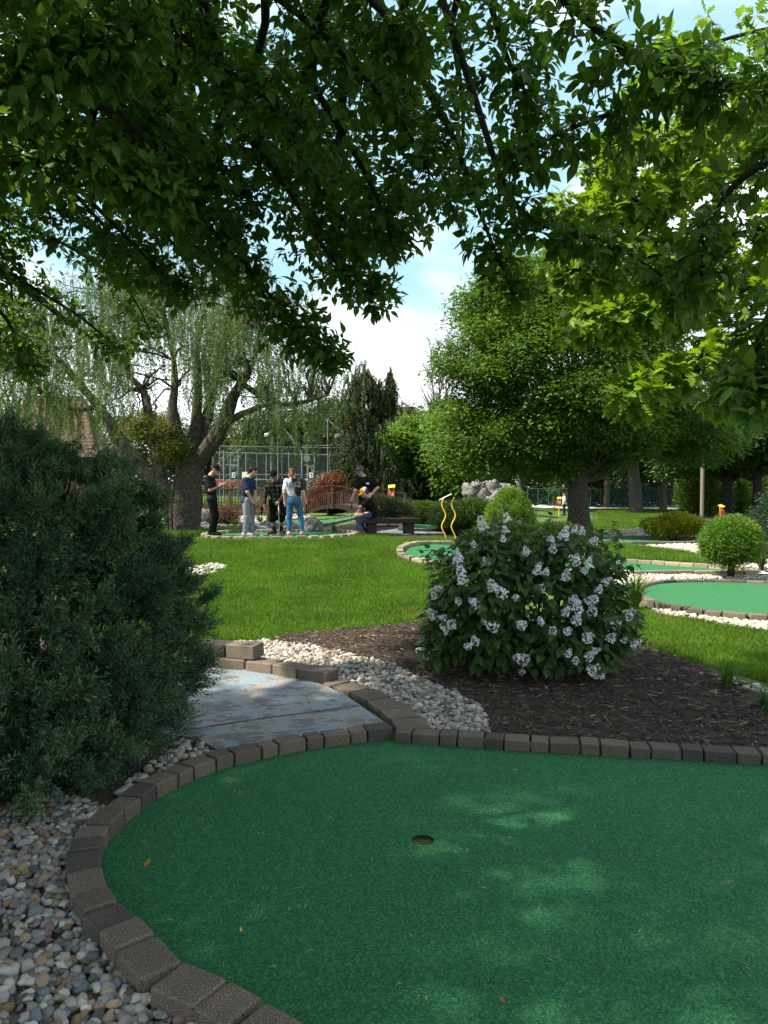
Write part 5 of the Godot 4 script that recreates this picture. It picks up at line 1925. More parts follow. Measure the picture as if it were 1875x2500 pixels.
	var shapes := [leaf_mesh(0.075, 0.042, OVATE, 0.3, 0.25), leaf_mesh(0.07, 0.034, OVATE, 0.55, 0.5), leaf_mesh(0.082, 0.046, OVATE, 0.15, 0.15, 0.03), leaf_mesh(0.06, 0.036, OVATE, 0.6, 0.1), leaf_mesh(0.078, 0.038, OVATE, 0.2, -0.25, 0.02), leaf_mesh(0.07, 0.044, OVATE, -0.2, 0.35)]
	pieces("leaf", "leaves", shapes, M.leaf, LEAVES, xf, tree, 300)


func build_oak() -> void:
	rng.seed = 101
	var foot := Vector3(7.2, 0, -7.6)
	var tree := thing("oak_tree", "yellow green oak with lobed leaves reaching over the lawn", "tree", foot)
	var wood := MB.new()
	wood.tube([Vector3(0, -0.1, 0), Vector3(0, 0.3, 0), Vector3(-0.1, 2.0, 0), Vector3(-0.2, 4.2, 0), Vector3(-0.1, 7.5, 0)], [0.34, 0.24, 0.2, 0.16, 0.05], 12, true, noise, 0.2)
	var boughs := [
		[[[2300, 180, 7.8], [1950, 220, 7.5], [1650, 330, 7.2], [1450, 400, 7.0]], 0.42, 170],
		[[[2300, 340, 7.8], [1900, 400, 7.5], [1600, 480, 7.2], [1390, 520, 7.0]], 0.42, 190],
		[[[2300, 480, 7.6], [1850, 560, 7.3], [1560, 630, 7.0], [1385, 665, 6.9]], 0.38, 180],
		[[[2300, 600, 7.6], [1850, 700, 7.2], [1600, 760, 6.9], [1420, 790, 6.8]], 0.34, 170],
		[[[2300, 700, 7.4], [1900, 800, 7.0], [1700, 880, 6.8], [1590, 940, 6.7], [1545, 975, 6.7]], 0.32, 170],
		[[[2300, 60, 8.0], [1950, 60, 7.8], [1700, 120, 7.6], [1600, 200, 7.5]], 0.45, 90],
		[[[2300, 250, 8.6], [1900, 300, 8.4], [1650, 420, 8.2], [1500, 480, 8.0]], 0.45, 150],
		[[[2300, 560, 8.4], [1950, 640, 8.2], [1700, 700, 8.0], [1560, 720, 8.0]], 0.45, 150],
		[[[2300, 820, 8.0], [2000, 880, 7.6], [1840, 930, 7.4], [1760, 980, 7.4]], 0.35, 90],
		[[[2700, 100, 8.0], [3000, 200, 8.4], [3300, 380, 8.8]], 0.7, 120],
	]
	var xf := []
	for bo in boughs:
		var p := smooth3(px_path(bo[0]), 5)
		var rel := []
		for q in p:
			rel.append((q as Vector3) - foot)
		var join := Vector3(-0.15, clampf(rel[0].y - 0.6, 1.8, 7.0), 0)
		wood.tube(bend(join, rel[0], 4, 0.0, 0.05), taper(5, 0.09, 0.04), 7)
		wood.tube(rel, taper(rel.size(), 0.035, 0.006), 6)
		for n in bo[2]:
			var f := pow(rng.randf(), 0.8) * (p.size() - 1.01)
			var q: Vector3 = (p[int(f)] as Vector3).lerp(p[int(f) + 1], f - int(f))
			var u := rdir()
			u.y *= 0.65
			var t: Vector3 = q + u * bo[1] * sqrt(rng.randf()) * (1.2 - 0.55 * f / p.size())
			if n % 2 == 0:
				wood.tube([q - foot, t - foot], [0.006, 0.0025], 3, false)
			var dir: Vector3 = (t - q).normalized()
			for k in 7:
				var a := TAU * k / 7 + rnd(-0.4, 0.4)
				var out := (frame_to(dir) * Vector3(cos(a), rnd(0.2, 0.9), sin(a)) + Vector3(0, -0.4, 0)).normalized()
				var nrm := (Vector3.UP * 0.8 + rdir() * 0.5).normalized()
				var x := out.cross(nrm).normalized()
				xf.append(Transform3D(Basis(x, out, x.cross(out)) * Basis.from_scale(Vector3.ONE * rnd(0.7, 1.15)), t + out * 0.02 - foot))
	part("trunk", wood.mesh(), M.dark_bark, tree)
	var shapes := [oak_leaf_mesh(0.15, 0.115), oak_leaf_mesh(0.14, 0.12, 0.3, 0.45), oak_leaf_mesh(0.16, 0.11, 0.05, 0.15)]
	pieces("leaf", "leaves", shapes, M.leaf, [Color(0.18, 0.29, 0.024), Color(0.155, 0.265, 0.024), Color(0.2, 0.31, 0.028), Color(0.13, 0.23, 0.024)], xf, tree, 300)


# ------------------------------------------------------------------ bridge and walkway
func build_bridge() -> void:
	rng.seed = 113
	var base := stand(800, 33)
	var br := thing("arched_bridge", "small arched brown wooden bridge with baluster railings", "bridge", base)
	var k := 33.0 / F
	var bal := MB.new()
	bal.box(Vector3.ZERO, Vector3(0.032, 1.0, 0.032), Basis(), 0.004)
	var bal_m := bal.mesh()
	for side in 2:
		var z := -1.5 * side
		var off := 1.45 * side                       # the far railing is set off along the skewed bridge
		var arc := func_points(off)
		var deck := MB.new()
		var rail := MB.new()
		for n in arc.size() - 1:
			var a: Vector3 = arc[n]
			var b: Vector3 = arc[n + 1]
			var m := (a + b) * 0.5
			var dir := (b - a).normalized()
			var bs := Basis(dir, Vector3.BACK.cross(dir), Vector3.BACK)
			deck.box(Vector3(m.x, m.y - 0.09, z), Vector3(a.distance_to(b) + 0.01, 0.17, 0.06), bs)
			rail.box(Vector3(m.x, m.y + 0.80, z), Vector3(a.distance_to(b) + 0.01, 0.055, 0.11), bs)
		part("side_beam", deck.mesh(), M.wood, br)
		part("handrail", rail.mesh(), M.wood, br)
		for n in 42:
			var t := (n + 0.5) / 42.0
			var f := t * (arc.size() - 1.01)
			var p: Vector3 = (arc[int(f)] as Vector3).lerp(arc[int(f) + 1], f - int(f))
			part("baluster", bal_m, M.wood, br, Vector3(p.x, p.y + 0.40, z), Basis.from_scale(Vector3(1, 0.80, 1)))
		for t in [0.0, 0.17, 0.5, 0.83, 1.0]:
			var f: float = t * (arc.size() - 1.01)
			var p: Vector3 = (arc[int(f)] as Vector3).lerp(arc[int(f) + 1], f - int(f))
			var pm := MB.new()
			pm.box(Vector3(0, 0.42, 0), Vector3(0.10, 1.02, 0.10), Basis(), 0.008)
			part("post", pm.mesh(), M.wood, br, Vector3(p.x, p.y - 0.12, z))
	var floor_arc := func_points(0.0)
	for n in floor_arc.size() - 1:
		var a: Vector3 = floor_arc[n]
		var b: Vector3 = floor_arc[n + 1]
		var pl := MB.new()
		var dir := (b - a).normalized()
		pl.quad(a + Vector3(0, 0, 0.02), b + Vector3(0, 0, 0.02), b + Vector3(1.45, 0, -1.52), a + Vector3(1.45, 0, -1.52))
		pl.quad(a + Vector3(0, -0.04, 0.02), a + Vector3(1.45, -0.04, -1.52), b + Vector3(1.45, -0.04, -1.52), b + Vector3(0, -0.04, 0.02))
		part("plank", pl.mesh(), M.wood, br)
	var pier := MB.new()
	pier.box(Vector3(-0.02, 0.08, -0.1), Vector3(0.07, 0.5, 0.07))
	part("pier", pier.mesh(), M.grey_bark, br)
	# walkway with a straight railing, running on to the bridge
	var wb := stand(575, 31)
	var wk := thing("wooden_walkway", "straight brown wooden walkway with a baluster railing", "walkway", wb)
	var kk := 31.0 / F
	var x0 := (470 - 575) * kk
	var x1 := (700 - 575) * kk
	var top: float = at(575, 1193, 31).y - wb.y
	var bot: float = at(575, 1229, 31).y - wb.y
	var mb := MB.new()
	mb.box(Vector3((x0 + x1) * 0.5, top, 0), Vector3(x1 - x0, 0.06, 0.13), Basis(), 0.01)
	part("handrail", mb.mesh(), M.wood, wk)
	mb = MB.new()
	mb.box(Vector3((x0 + x1) * 0.5, bot - 0.06, 0), Vector3(x1 - x0, 0.07, 0.08))
	part("lower_rail", mb.mesh(), M.wood, wk)
	for r in 2:
		mb = MB.new()
		mb.box(Vector3((x0 + x1) * 0.5, bot - 0.22 - r * 0.17, 0.03), Vector3(x1 - x0, 0.155, 0.05), Basis(), 0.006)
		part("skirt_board", mb.mesh(), M.wood, wk)
	mb = MB.new()
	mb.box(Vector3((x0 + x1) * 0.5, bot - 0.13, -0.7), Vector3(x1 - x0, 0.05, 1.4))
	part("deck", mb.mesh(), M.wood, wk)
	for n in 34:
		part("baluster", bal_m, M.wood, wk, Vector3(lerpf(x0, x1, (n + 0.5) / 34.0), (top + bot) * 0.5 - 0.03, 0), Basis.from_scale(Vector3(1, top - bot, 1)))
	for n in 4:
		mb = MB.new()
		mb.box(Vector3(0, (top + 0.02) * 0.5, 0), Vector3(0.11, top + 0.06, 0.11), Basis(), 0.008)
		part("post", mb.mesh(), M.wood, wk, Vector3([(492 - 575) * kk, (562 - 575) * kk, (640 - 575) * kk, (698 - 575) * kk][n], -0.02, 0.0))


func func_points(off: float) -> Array:          # the line of the bridge deck
	var out := []
	for n in 25:
		var u := n / 24.0 * 2.0 - 1.0
		out.append(Vector3(u * 1.72 + 0.2 + off, 0.16 + 0.34 * (0.5 + 0.5 * cos(u * PI)), 0))
	return out


# ------------------------------------------------------------------ cages and fences
func wires(x0: float, x1: float, y0: float, y1: float, gap: float, r: float) -> ArrayMesh:
	var mb := MB.new()                              # diagonal wires both ways, each a thin three sided bar
	var h := y1 - y0
	for s in [1.0, -1.0]:
		var c := x0 - h
		while c < x1 + h:
			var a := Vector2(c, y0)
			var b := Vector2(c + s * h, y1)
			var lo := maxf(minf(a.x, b.x), x0)
			var hi := minf(maxf(a.x, b.x), x1)
			if hi > lo:
				var p := Vector3(lo, y0 + (lo - a.x) * s, 0)
				var q := Vector3(hi, y0 + (hi - a.x) * s, 0)
				mb.quad(p + Vector3(0, r, r * s), q + Vector3(0, r, r * s), q - Vector3(0, r, 0), p - Vector3(0, r, 0))
			c += gap
	return mb.mesh()


func pole(parent: Node3D, called: String, a: Vector3, b: Vector3, r: float, m: Material) -> void:
	var mb := MB.new()
	mb.tube([a, b], [r, r], 8)
	part(called, mb.mesh(), m, parent)


func text(parent: Node3D, s: String, high: float, m: Material, pos: Vector3, basis := Basis(), called := "lettering", bold := 700) -> void:
	var t := TextMesh.new()
	t.text = s
	var f := SystemFont.new()
	f.font_names = PackedStringArray(["Droid Sans"])
	f.font_weight = bold
	t.font = f
	t.font_size = 64
	t.pixel_size = high / 46.0
	t.depth = 0.004
	part(called, t, m, parent, pos, basis)


func build_cages() -> void:
	rng.seed = 127
	var D := 50.0
	var base := stand(760, D)
	var cg := thing("batting_cage", "tall grey pipe and chain link batting cages", "batting cage", base)
	var gy := base.y
	# posts: column, top row, radius
	for p in [[520, 1101, 0.05], [536, 1089, 0.04], [546, 1100, 0.085], [582, 1099, 0.085], [627, 1105, 0.03], [678, 985, 0.055], [688, 1105, 0.03], [737, 1104, 0.085], [768, 1104, 0.085], [800, 1025, 0.055], [805, 1105, 0.04], [958, 1122, 0.03], [1018, 1116, 0.08], [870, 1105, 0.04], [920, 1105, 0.04]]:
		var t := func_at(p[0], p[1], D, base)
		pole(cg, "post", Vector3(t.x, ground_h(t.x + base.x, base.z) - gy - 0.05, t.z), t, p[2] * 0.6, M.steel)
	for r in [[536, 1089, 845, 1094, 0.035], [515, 1104, 1018, 1116, 0.035], [600, 1018, 800, 1027, 0.03], [525, 1171, 775, 1171, 0.035], [546, 1135, 582, 1135, 0.03], [737, 1136, 768, 1136, 0.03], [740, 1089, 840, 1086, 0.03], [525, 1159, 770, 1159, 0.025], [920, 1124, 1018, 1118, 0.03], [678, 985, 800, 1025, 0.03]]:
		pole(cg, "rail", func_at(r[0], r[1], D, base), func_at(r[2], r[3], D, base), r[4] * 0.7, M.steel)
	for r in [[736, 1105, 692, 1043, 3.0], [801, 1026, 860, 1075, -3.0], [927, 1054, 1012, 1113, -2.5]]:
		var a := func_at(r[0], r[1], D, base)
		var b := func_at(r[2], r[3], D, base)
		pole(cg, "slanting_pole", a, b + Vector3(0, 0, -0.02), 0.055, M.steel)
	var lo := ground_h(base.x, base.z) - gy
	var x0 := func_at(515, 1100, D, base).x
	var x1 := func_at(1018, 1100, D, base).x
	var yt := func_at(760, 1106, D, base).y
	part("chain_link", wires(x0, x1, lo, yt, 0.075, 0.0035), M.wire, cg, Vector3(0, 0, -0.05))
	part("chain_link", wires(func_at(536, 1100, D, base).x, func_at(845, 1100, D, base).x, yt, func_at(760, 1090, D, base).y, 0.075, 0.003), M.wire, cg, Vector3(0, 0, -0.05))
	part("chain_link", wires(x0, x1, lo, func_at(760, 1040, D, base).y, 0.09, 0.0045), M.black, cg, Vector3(0, 0, -8.0))
	part("chain_link", wires(x0, x1, lo, yt, 0.09, 0.0045), M.black, cg, Vector3(0, 0, -4.0))
	for x in [563, 600, 650, 705, 750, 830, 890]:
		var t := func_at(x, 1104, D + 4.0, base)
		pole(cg, "post", Vector3(t.x, lo, t.z), t, 0.035, M.steel)
	# doors with numbers, round sign, notices
	for d in [[562, 580, "2", 571], [752, 766, "1", 760]]:
		var a := func_at(d[0], 1138, D, base)
		var b := func_at(d[1], 1138, D, base)
		var mb := MB.new()
		for x in [a.x, b.x]:
			mb.tube([Vector3(x, lo + 0.05, 0.05), Vector3(x, a.y, 0.05)], [0.03, 0.03], 6)
		for y in [lo + 0.1, a.y, a.y - 1.0]:
			mb.tube([Vector3(a.x, y, 0.05), Vector3(b.x, y, 0.05)], [0.025, 0.025], 6)
		part("door_frame", mb.mesh(), M.steel, cg)
		var sgn := func_at(d[3], 1160, D, base)
		var pl := MB.new()
		pl.box(Vector3.ZERO, Vector3(0.22, 0.34, 0.02))
		var plate := part("number_plate", pl.mesh(), M.white, cg, sgn + Vector3(0, 0, 0.12))
		text(plate, d[2], 0.22, mat(Color(0.25, 0.03, 0.03)) if d[2] == "1" else M.black, Vector3(0, 0, 0.012))
	var disc := MB.new()
	disc.tube([Vector3(0, 0, -0.02), Vector3(0, 0, 0.02)], [0.25, 0.25], 20)
	var rs := part("round_sign", disc.mesh(), mat(Color(0.09, 0.09, 0.10), 0.6), cg, func_at(750, 1120, D, base) + Vector3(0, 0, 0.08))
	var ring := MB.new()
	ring.tube([Vector3(0, 0, 0.02), Vector3(0, 0, 0.026)], [0.19, 0.19], 20)
	part("ball_print", ring.mesh(), mat(Color(0.2, 0.2, 0.21), 0.6), rs)
	for n in [[598, 1160], [792, 1166]]:
		var q := MB.new()
		q.box(Vector3.ZERO, Vector3(0.34, 0.42, 0.02))
		part("notice", q.mesh(), M.white, cg, func_at(n[0], n[1], D, base) + Vector3(0, 0, 0.1))
	# low fence at the end
	var lf := thing("chain_link_fence", "waist high chain link fence beside the batting cages", "fence", stand(1030, D))
	var lb := lf.position
	var a0 := func_at(974, 1175, D, lb)
	var a1 := func_at(1088, 1176, D, lb)
	for x in [a0.x, func_at(1031, 1175, D, lb).x, a1.x]:
		pole(lf, "post", Vector3(x, -0.3, 0), Vector3(x, a0.y + 0.03, 0), 0.04, M.steel)
	pole(lf, "rail", a0, Vector3(a1.x, a0.y, a0.z), 0.03, M.steel)
	pole(lf, "rail", Vector3(a0.x, 0.03, 0), Vector3(a1.x, 0.03, 0), 0.03, M.steel)
	part("chain_link", wires(a0.x, a1.x, 0.0, a0.y, 0.06, 0.004), M.wire, lf, Vector3(0, 0, -0.03))
	# red low stand behind the cages, blue box
	var rd := thing("red_stand", "low red board stand behind the cage doors", "stand", stand(560, D + 2.0))
	var rm := MB.new()
	rm.box(Vector3(0, 1.05, 0), Vector3(2.6, 0.42, 0.3), Basis(), 0.02)
	part("board", rm.mesh(), mat(Color(0.30, 0.045, 0.03), 0.7), rd)
	for x in [-1.1, 1.1]:
		pole(rd, "leg", Vector3(x, -0.4, 0), Vector3(x, 0.85, 0), 0.05, M.steel)
	var bx := thing("blue_box", "small blue coin box on a post inside the cages", "box", stand(981, D + 1.0))
	var bm := MB.new()
	bm.box(Vector3(0, 0.95, 0), Vector3(0.24, 0.32, 0.2), Basis(), 0.02)
	part("case", bm.mesh(), mat(Color(0.02, 0.13, 0.32), 0.5), bx)
	pole(bx, "post", Vector3(0, -0.1, 0), Vector3(0, 0.8, 0), 0.03, M.steel)
	# lights on poles
	for l in [[663, 1066, "white flood light on a pole over the first cage doors", D - 1.0], [834, 1068, "white flood light beside the weeping spruce", D - 1.2], [974, 1076, "white flood light on the pole at the end of the cages", D - 0.6]]:
		var b := stand(l[0], l[3])
		var t := thing("flood_light", l[2], "lamp", b, 0.0, "flood lights of the cages")
		var h: float = at(l[0], l[1], l[3]).y - b.y
		pole(t, "pole", Vector3(0, -0.1, 0), Vector3(0, h, 0), 0.05, M.steel)
		var hb := MB.new()
		hb.box(Vector3(-0.18, h + 0.12, 0.1), Vector3(0.46, 0.2, 0.3), Basis(Vector3.BACK, 0.25), 0.03)
		part("lamp_head", hb.mesh(), mat(Color(0.5, 0.5, 0.5), 0.5), t)
	# the green wire fence at the far courts
	var gf := thing("green_fence", "long dark green wire fence of the far courts", "fence", stand(1470, 72))
	var gb := gf.position
	var h2 := 1.75
	for n in 15:
		var x := -7.0 + n * 0.98
		pole(gf, "post", Vector3(x, -0.2, 0), Vector3(x, h2 + 0.03, 0), 0.045, M.green_wire)
	pole(gf, "rail", Vector3(-7, h2, 0), Vector3(6.8, h2, 0), 0.04, M.green_wire)
	pole(gf, "rail", Vector3(-7, 0.06, 0), Vector3(6.8, 0.06, 0), 0.03, M.green_wire)
	part("chain_link", wires(-7, 6.8, 0.05, h2, 0.055, 0.006), M.green_wire, gf, Vector3(0, 0, -0.04))
	var scr := MB.new()
	scr.box(Vector3(2.6, h2 * 0.5, -0.07), Vector3(3.4, h2 - 0.1, 0.01))
	var sm := mat(Color(0.03, 0.13, 0.10), 0.9)
	sm.transparency = BaseMaterial3D.TRANSPARENCY_ALPHA
	sm.albedo_color.a = 0.5
	part("wind_screen", scr.mesh(), sm, gf)
	# hut with a brown roof behind the willow
	var hb2 := stand(140, 46)
	var hut := thing("brown_hut", "hut with brown walls and a wide brown shingled roof behind the willow", "hut", hb2, 0.15)
	var eave: float = at(140, 1122, 46).y - hb2.y
	var ridge: float = at(140, 968, 46).y - hb2.y
	var wl := MB.new()
	wl.box(Vector3(0, eave * 0.5, 0), Vector3(5.2, eave, 4.4))
	part("wall", wl.mesh(), mat(Color(0.11, 0.07, 0.05), 0.9), hut)
	var rows := 16
	var shingle := noisy([[0.0, Color(0.06, 0.04, 0.032)], [0.5, Color(0.10, 0.066, 0.052)], [1.0, Color(0.15, 0.10, 0.08)]], 0.05, 0.8, 0.95, 0.5, 91)
	for s in [-1.0, 1.0]:
		for r in rows:
			var t0 := float(r) / rows
			var t1 := float(r + 1) / rows + 0.01
			var sb := MB.new()
			sb.quad(Vector3(-3.0 + t0 * 1.4, lerpf(eave, ridge, t0) + 0.03, s * lerpf(2.8, 0.0, t0)), Vector3(-3.0 + t1 * 1.4, lerpf(eave, ridge, t1), s * lerpf(2.8, 0.0, t1)), Vector3(3.0 - t1 * 1.4, lerpf(eave, ridge, t1), s * lerpf(2.8, 0.0, t1)), Vector3(3.0 - t0 * 1.4, lerpf(eave, ridge, t0) + 0.03, s * lerpf(2.8, 0.0, t0)))
			part("shingle_row", sb.mesh(), shingle, hut)
	for s in [-1.0, 1.0]:
		var gb2 := MB.new()
		gb2.tri(Vector3(s * 3.0, eave, -2.8), Vector3(s * 1.6, ridge, 0), Vector3(s * 3.0, eave, 2.8))
		part("roof_end", gb2.mesh(), shingle, hut)


func func_at(px: float, py: float, d: float, base: Vector3) -> Vector3:
	return at(px, py, d) - base


# ------------------------------------------------------------------ bench, signs, poles
func bench(label: String, pos: Vector3, turn: float, len: float) -> void:
	var t := thing("wooden_bench", label, "bench", pos, turn)
	var mb := MB.new()
	mb.box(Vector3(0, 0.37, 0), Vector3(len, 0.13, 0.32), Basis(), 0.012)
	part("seat", mb.mesh(), M.bench_wood, t)
	for s in [-0.31, 0.31]:
		mb = MB.new()
		mb.box(Vector3(0, 0.15, 0), Vector3(0.24, 0.32, 0.24), Basis(), 0.012)
		part("leg", mb.mesh(), M.bench_wood, t, Vector3(s * len, -0.005, 0))


func hole_sign(label: String, pos: Vector3, turn: float, num: String, s := 1.0, lift := 0.0) -> void:
	var t := thing("hole_sign", label, "sign", pos, turn, "hole signs of the course")
	var mb := MB.new()
	mb.box(Vector3(0, 0.35 * s + lift * 0.5, 0), Vector3(0.08 * s, 0.75 * s + lift, 0.08 * s), Basis(), 0.005)
	part("post", mb.mesh(), M.yellow, t)
	mb = MB.new()
	mb.box(Vector3(0, 0.60 * s + lift, 0.05 * s), Vector3(0.36 * s, 0.26 * s, 0.16 * s), Basis(), 0.01)
	var box := part("number_box", mb.mesh(), M.red, t)
	if num:
		text(box, num, 0.17 * s, M.white, Vector3(0, 0.60 * s + lift, 0.133 * s))
	mb = MB.new()
	mb.box(Vector3(0.02, 1.0 * s + lift, 0), Vector3(0.34 * s, 0.04 * s, 0.3 * s), Basis(Vector3.BACK, 0.1) * Basis(Vector3.RIGHT, 0.45), 0.005)
	part("desk_top", mb.mesh(), M.yellow, t)
	for x in [-0.11, 0.13]:
		mb = MB.new()
		mb.box(Vector3(x * s, 0.85 * s + lift, 0), Vector3(0.05 * s, 0.3 * s, 0.05 * s), Basis(Vector3.BACK, -x * 2.0))
		part("bracket", mb.mesh(), M.yellow, t)


func wavy_rack(label: String, pos: Vector3, turn := 0.0) -> void:
	var t := thing("wavy_pole_rack", label, "pole rack", pos, turn, "wavy yellow pole racks")
	for s in 2:
		var path := []
		var rad := []
		for n in 40:
			var u := n / 39.0
			path.append(Vector3((-0.11 + 0.24 * s) + 0.048 * sin(u * TAU * 2.0 + 0.4), -0.05 + 1.1 * u, 0.0))
			rad.append(0.0145)
		var mb := MB.new()
		mb.tube(path, rad, 8)
		part("wavy_pole", mb.mesh(), M.yellow, t)
	var cb := MB.new()
	cb.tube([Vector3(-0.22, 0.98, 0.03), Vector3(0.08, 1.13, 0.03)], [0.012, 0.012], 6)
	part("crossbar", cb.mesh(), M.white, t)


func build_furniture() -> void:
	rng.seed = 131
	var bp := stand(952, 19.6)
	bench("heavy dark timber bench that a player sits on", bp, 0.30, 1.62)
	bench("dark timber bench beside the strappy clump and globe spruce", stand(1900, 16.6), -0.2, 1.5)
	wavy_rack("two wavy yellow poles standing beside the bench", stand(1094, 19.0))
	wavy_rack("wavy yellow pole half hidden behind the globe spruce", stand(1792, 15.2), 0.4)
	hole_sign("red and yellow hole sign numbered fourteen by the bridge", stand(955, 30), 0.0, "14", 0.78, 0.48)
	hole_sign("red and yellow hole sign beside the far player", stand(1364, 50), 0.0, "10", 0.75, 0.39)
	hole_sign("red and yellow hole sign near the lamp post", stand(1760, 34), 0.5, "", 0.7, 0.2)
	var lp := thing("lamp_post", "plain grey post standing before the arborvitae hedge", "post", stand(1713, 42))
	var mb := MB.new()
	mb.lathe([[0.0, -0.05], [0.19, -0.05], [0.19, 0.06], [0.12, 0.08], [0.10, 0.1], [0.10, 3.6], [0.0, 3.6]], 14)
	part("shaft", mb.mesh(), mat(Color(0.16, 0.14, 0.12), 0.7), lp)
	var cap := MB.new()
	cap.lathe([[0.0, 3.6], [0.16, 3.6], [0.18, 3.75], [0.10, 3.95], [0.0, 3.97]], 14)
	part("lamp_head", cap.mesh(), mat(Color(0.10, 0.10, 0.10), 0.6), lp)


func build_litter() -> void:
	rng.seed = 139
	var lm := leaf_mesh(0.036, 0.02, OVATE, 0.5, -0.5)
	for e in [[353, 2124, Color(0.42, 0.15, 0.02), "curled orange leaf on the shaded green near the border", 1.0], [1451, 2062, Color(0.6, 0.48, 0.03), "small yellow petal on the shaded green past the hole", 0.5], [590, 2283, Color(0.5, 0.33, 0.08), "tan leaf scrap on the shaded green", 0.45], [1233, 2456, Color(0.35, 0.06, 0.03), "tiny red brown leaf on the green in the foreground", 0.6], [1665, 1500, Color(0.16, 0.08, 0.03), "large brown dry leaf on pale gravel by the round green", 3.6]]:
		var p := hit(e[0], e[1])
		var o := part(numbered("fallen_leaf"), lm, mat(e[2], 0.8), self, p + Vector3.UP * (0.012 if e[4] < 2.0 else 0.05), Basis(Vector3.UP, rnd(0, TAU)) * Basis(Vector3.RIGHT, -PI / 2 + 0.2) * Basis.from_scale(Vector3.ONE * e[4] * 1.15))
		o.set_meta("label", e[3])
		o.set_meta("category", "leaf")
	# pale catkin and stem scraps
	var xf := []
	var cols := PackedColorArray()
	var bit := MB.new()
	bit.tube([Vector3(-0.5, 0, 0), Vector3(-0.15, 0.1, 0.06), Vector3(0.2, 0.05, -0.05), Vector3(0.5, 0, 0.03)], [0.03, 0.05, 0.045, 0.02], 4)
	var bm := bit.mesh()
	for k in 60:
		var p := hit(rnd(420, 1860), 1870 + 600 * pow(rng.randf(), 1.3))
		var near := rng.randi_range(1, 5)
		for n in near:
			var q := p + Vector3(rnd(-0.04, 0.04), 0.004, rnd(-0.03, 0.03))
			xf.append(Transform3D(Basis(Vector3.UP, rnd(0, TAU)) * Basis.from_scale(Vector3.ONE * rnd(0.008, 0.03)), q))
			var g := rnd(0.5, 1.0)
			cols.append(Color(0.45 * g, 0.44 * g, 0.27 * g))
	var o2 := scatter("plant_litter", bm, M.chip, xf, cols, self)
	o2.set_meta("label", "pale catkin scraps strewn over the shaded green")


# ------------------------------------------------------------------ people
# A field of smoothly joined tapered capsules [a, b, ra, rb], meshed as surface nets. cuts: planes that end a garment.
func field(mb: MB, bones: Array, cell: float, soft: float, cuts: Array = []) -> void:
	var lo := Vector3.ONE * 1e9
	var hi := Vector3.ONE * -1e9
	for b in bones:
		var r: float = maxf(b[2], b[3]) + cell * 2.0
		lo = lo.min((b[0] as Vector3).min(b[1]) - Vector3.ONE * r)
		hi = hi.max((b[0] as Vector3).max(b[1]) + Vector3.ONE * r)
	var n := Vector3i(((hi - lo) / cell).ceil()) + Vector3i.ONE
	var g := PackedFloat32Array()
	g.resize(n.x * n.y * n.z)
	g.fill(1.0)
	var sy := n.x
	var sz := n.x * n.y
	for b in bones:
		var a: Vector3 = b[0]
		var ab: Vector3 = b[1] - b[0]
		var l2 := maxf(ab.length_squared(), 1e-8)
		var ra: float = b[2]
		var dr: float = b[3] - b[2]
		var rr: float = maxf(b[2], b[3]) + soft + cell * 1.6
		var i0 := Vector3i(((a.min(b[1]) - Vector3.ONE * rr - lo) / cell).floor()).clamp(Vector3i.ZERO, n - Vector3i.ONE)
		var i1 := Vector3i(((a.max(b[1]) + Vector3.ONE * rr - lo) / cell).ceil()).clamp(Vector3i.ZERO, n - Vector3i.ONE)
		for z in range(i0.z, i1.z + 1):
			for y in range(i0.y, i1.y + 1):
				var at0 := z * sz + y * sy
				for x in range(i0.x, i1.x + 1):
					var p := lo + Vector3(x, y, z) * cell - a
					var t := clampf(p.dot(ab) / l2, 0.0, 1.0)
					var d := (p - ab * t).length() - ra - dr * t
					var o := g[at0 + x]
					var h := maxf(soft - absf(d - o), 0.0)
					g[at0 + x] = minf(d, o) - h * h / (4.0 * soft)
	if cuts.size():
		for z in n.z:
			for y in n.y:
				for x in n.x:
					var k := z * sz + y * sy + x
					if g[k] < 0.05:
						var p := lo + Vector3(x, y, z) * cell
						for c in cuts:
							g[k] = maxf(g[k], (c as Plane).distance_to(p))
	var ids := {}
	var corner := [0, 1, sy, sy + 1, sz, sz + 1, sz + sy, sz + sy + 1]
	for z in n.z - 1:
		for y in n.y - 1:
			for x in n.x - 1:
				var k := z * sz + y * sy + x
				var f0 := g[k]
				if absf(f0) > cell * 2.0:
					continue
				var inn := 0
				for c in corner:
					if g[k + c] < 0.0:
						inn += 1
				if inn == 0 or inn == 8:
					continue
				var s := Vector3.ZERO
				var m := 0
				for e in EDGES:
					var u := g[k + corner[e[0]]]
					var w := g[k + corner[e[1]]]
					if (u < 0.0) != (w < 0.0):
						var t := u / (u - w)
						s += (CORN[e[0]] as Vector3).lerp(CORN[e[1]], t)
						m += 1
				ids[k] = mb.add(lo + (Vector3(x, y, z) + s / m) * cell)
	for k in ids:
		var inside0 := g[k] < 0.0
		for ax in 3:
			var st: int = [1, sy, sz][ax]
			if (g[k + st] < 0.0) == inside0:
				continue
			var u: int = [sy, sz, 1][ax]
			var w: int = [sz, 1, sy][ax]
			if ids.has(k - u) and ids.has(k - w) and ids.has(k - u - w):
				var a: int = ids[k]
				var b: int = ids[k - u]
				var c: int = ids[k - u - w]
				var d: int = ids[k - w]
				if inside0:
					mb.ix.append_array([a, c, b, a, d, c])
				else:
					mb.ix.append_array([a, b, c, a, c, d])


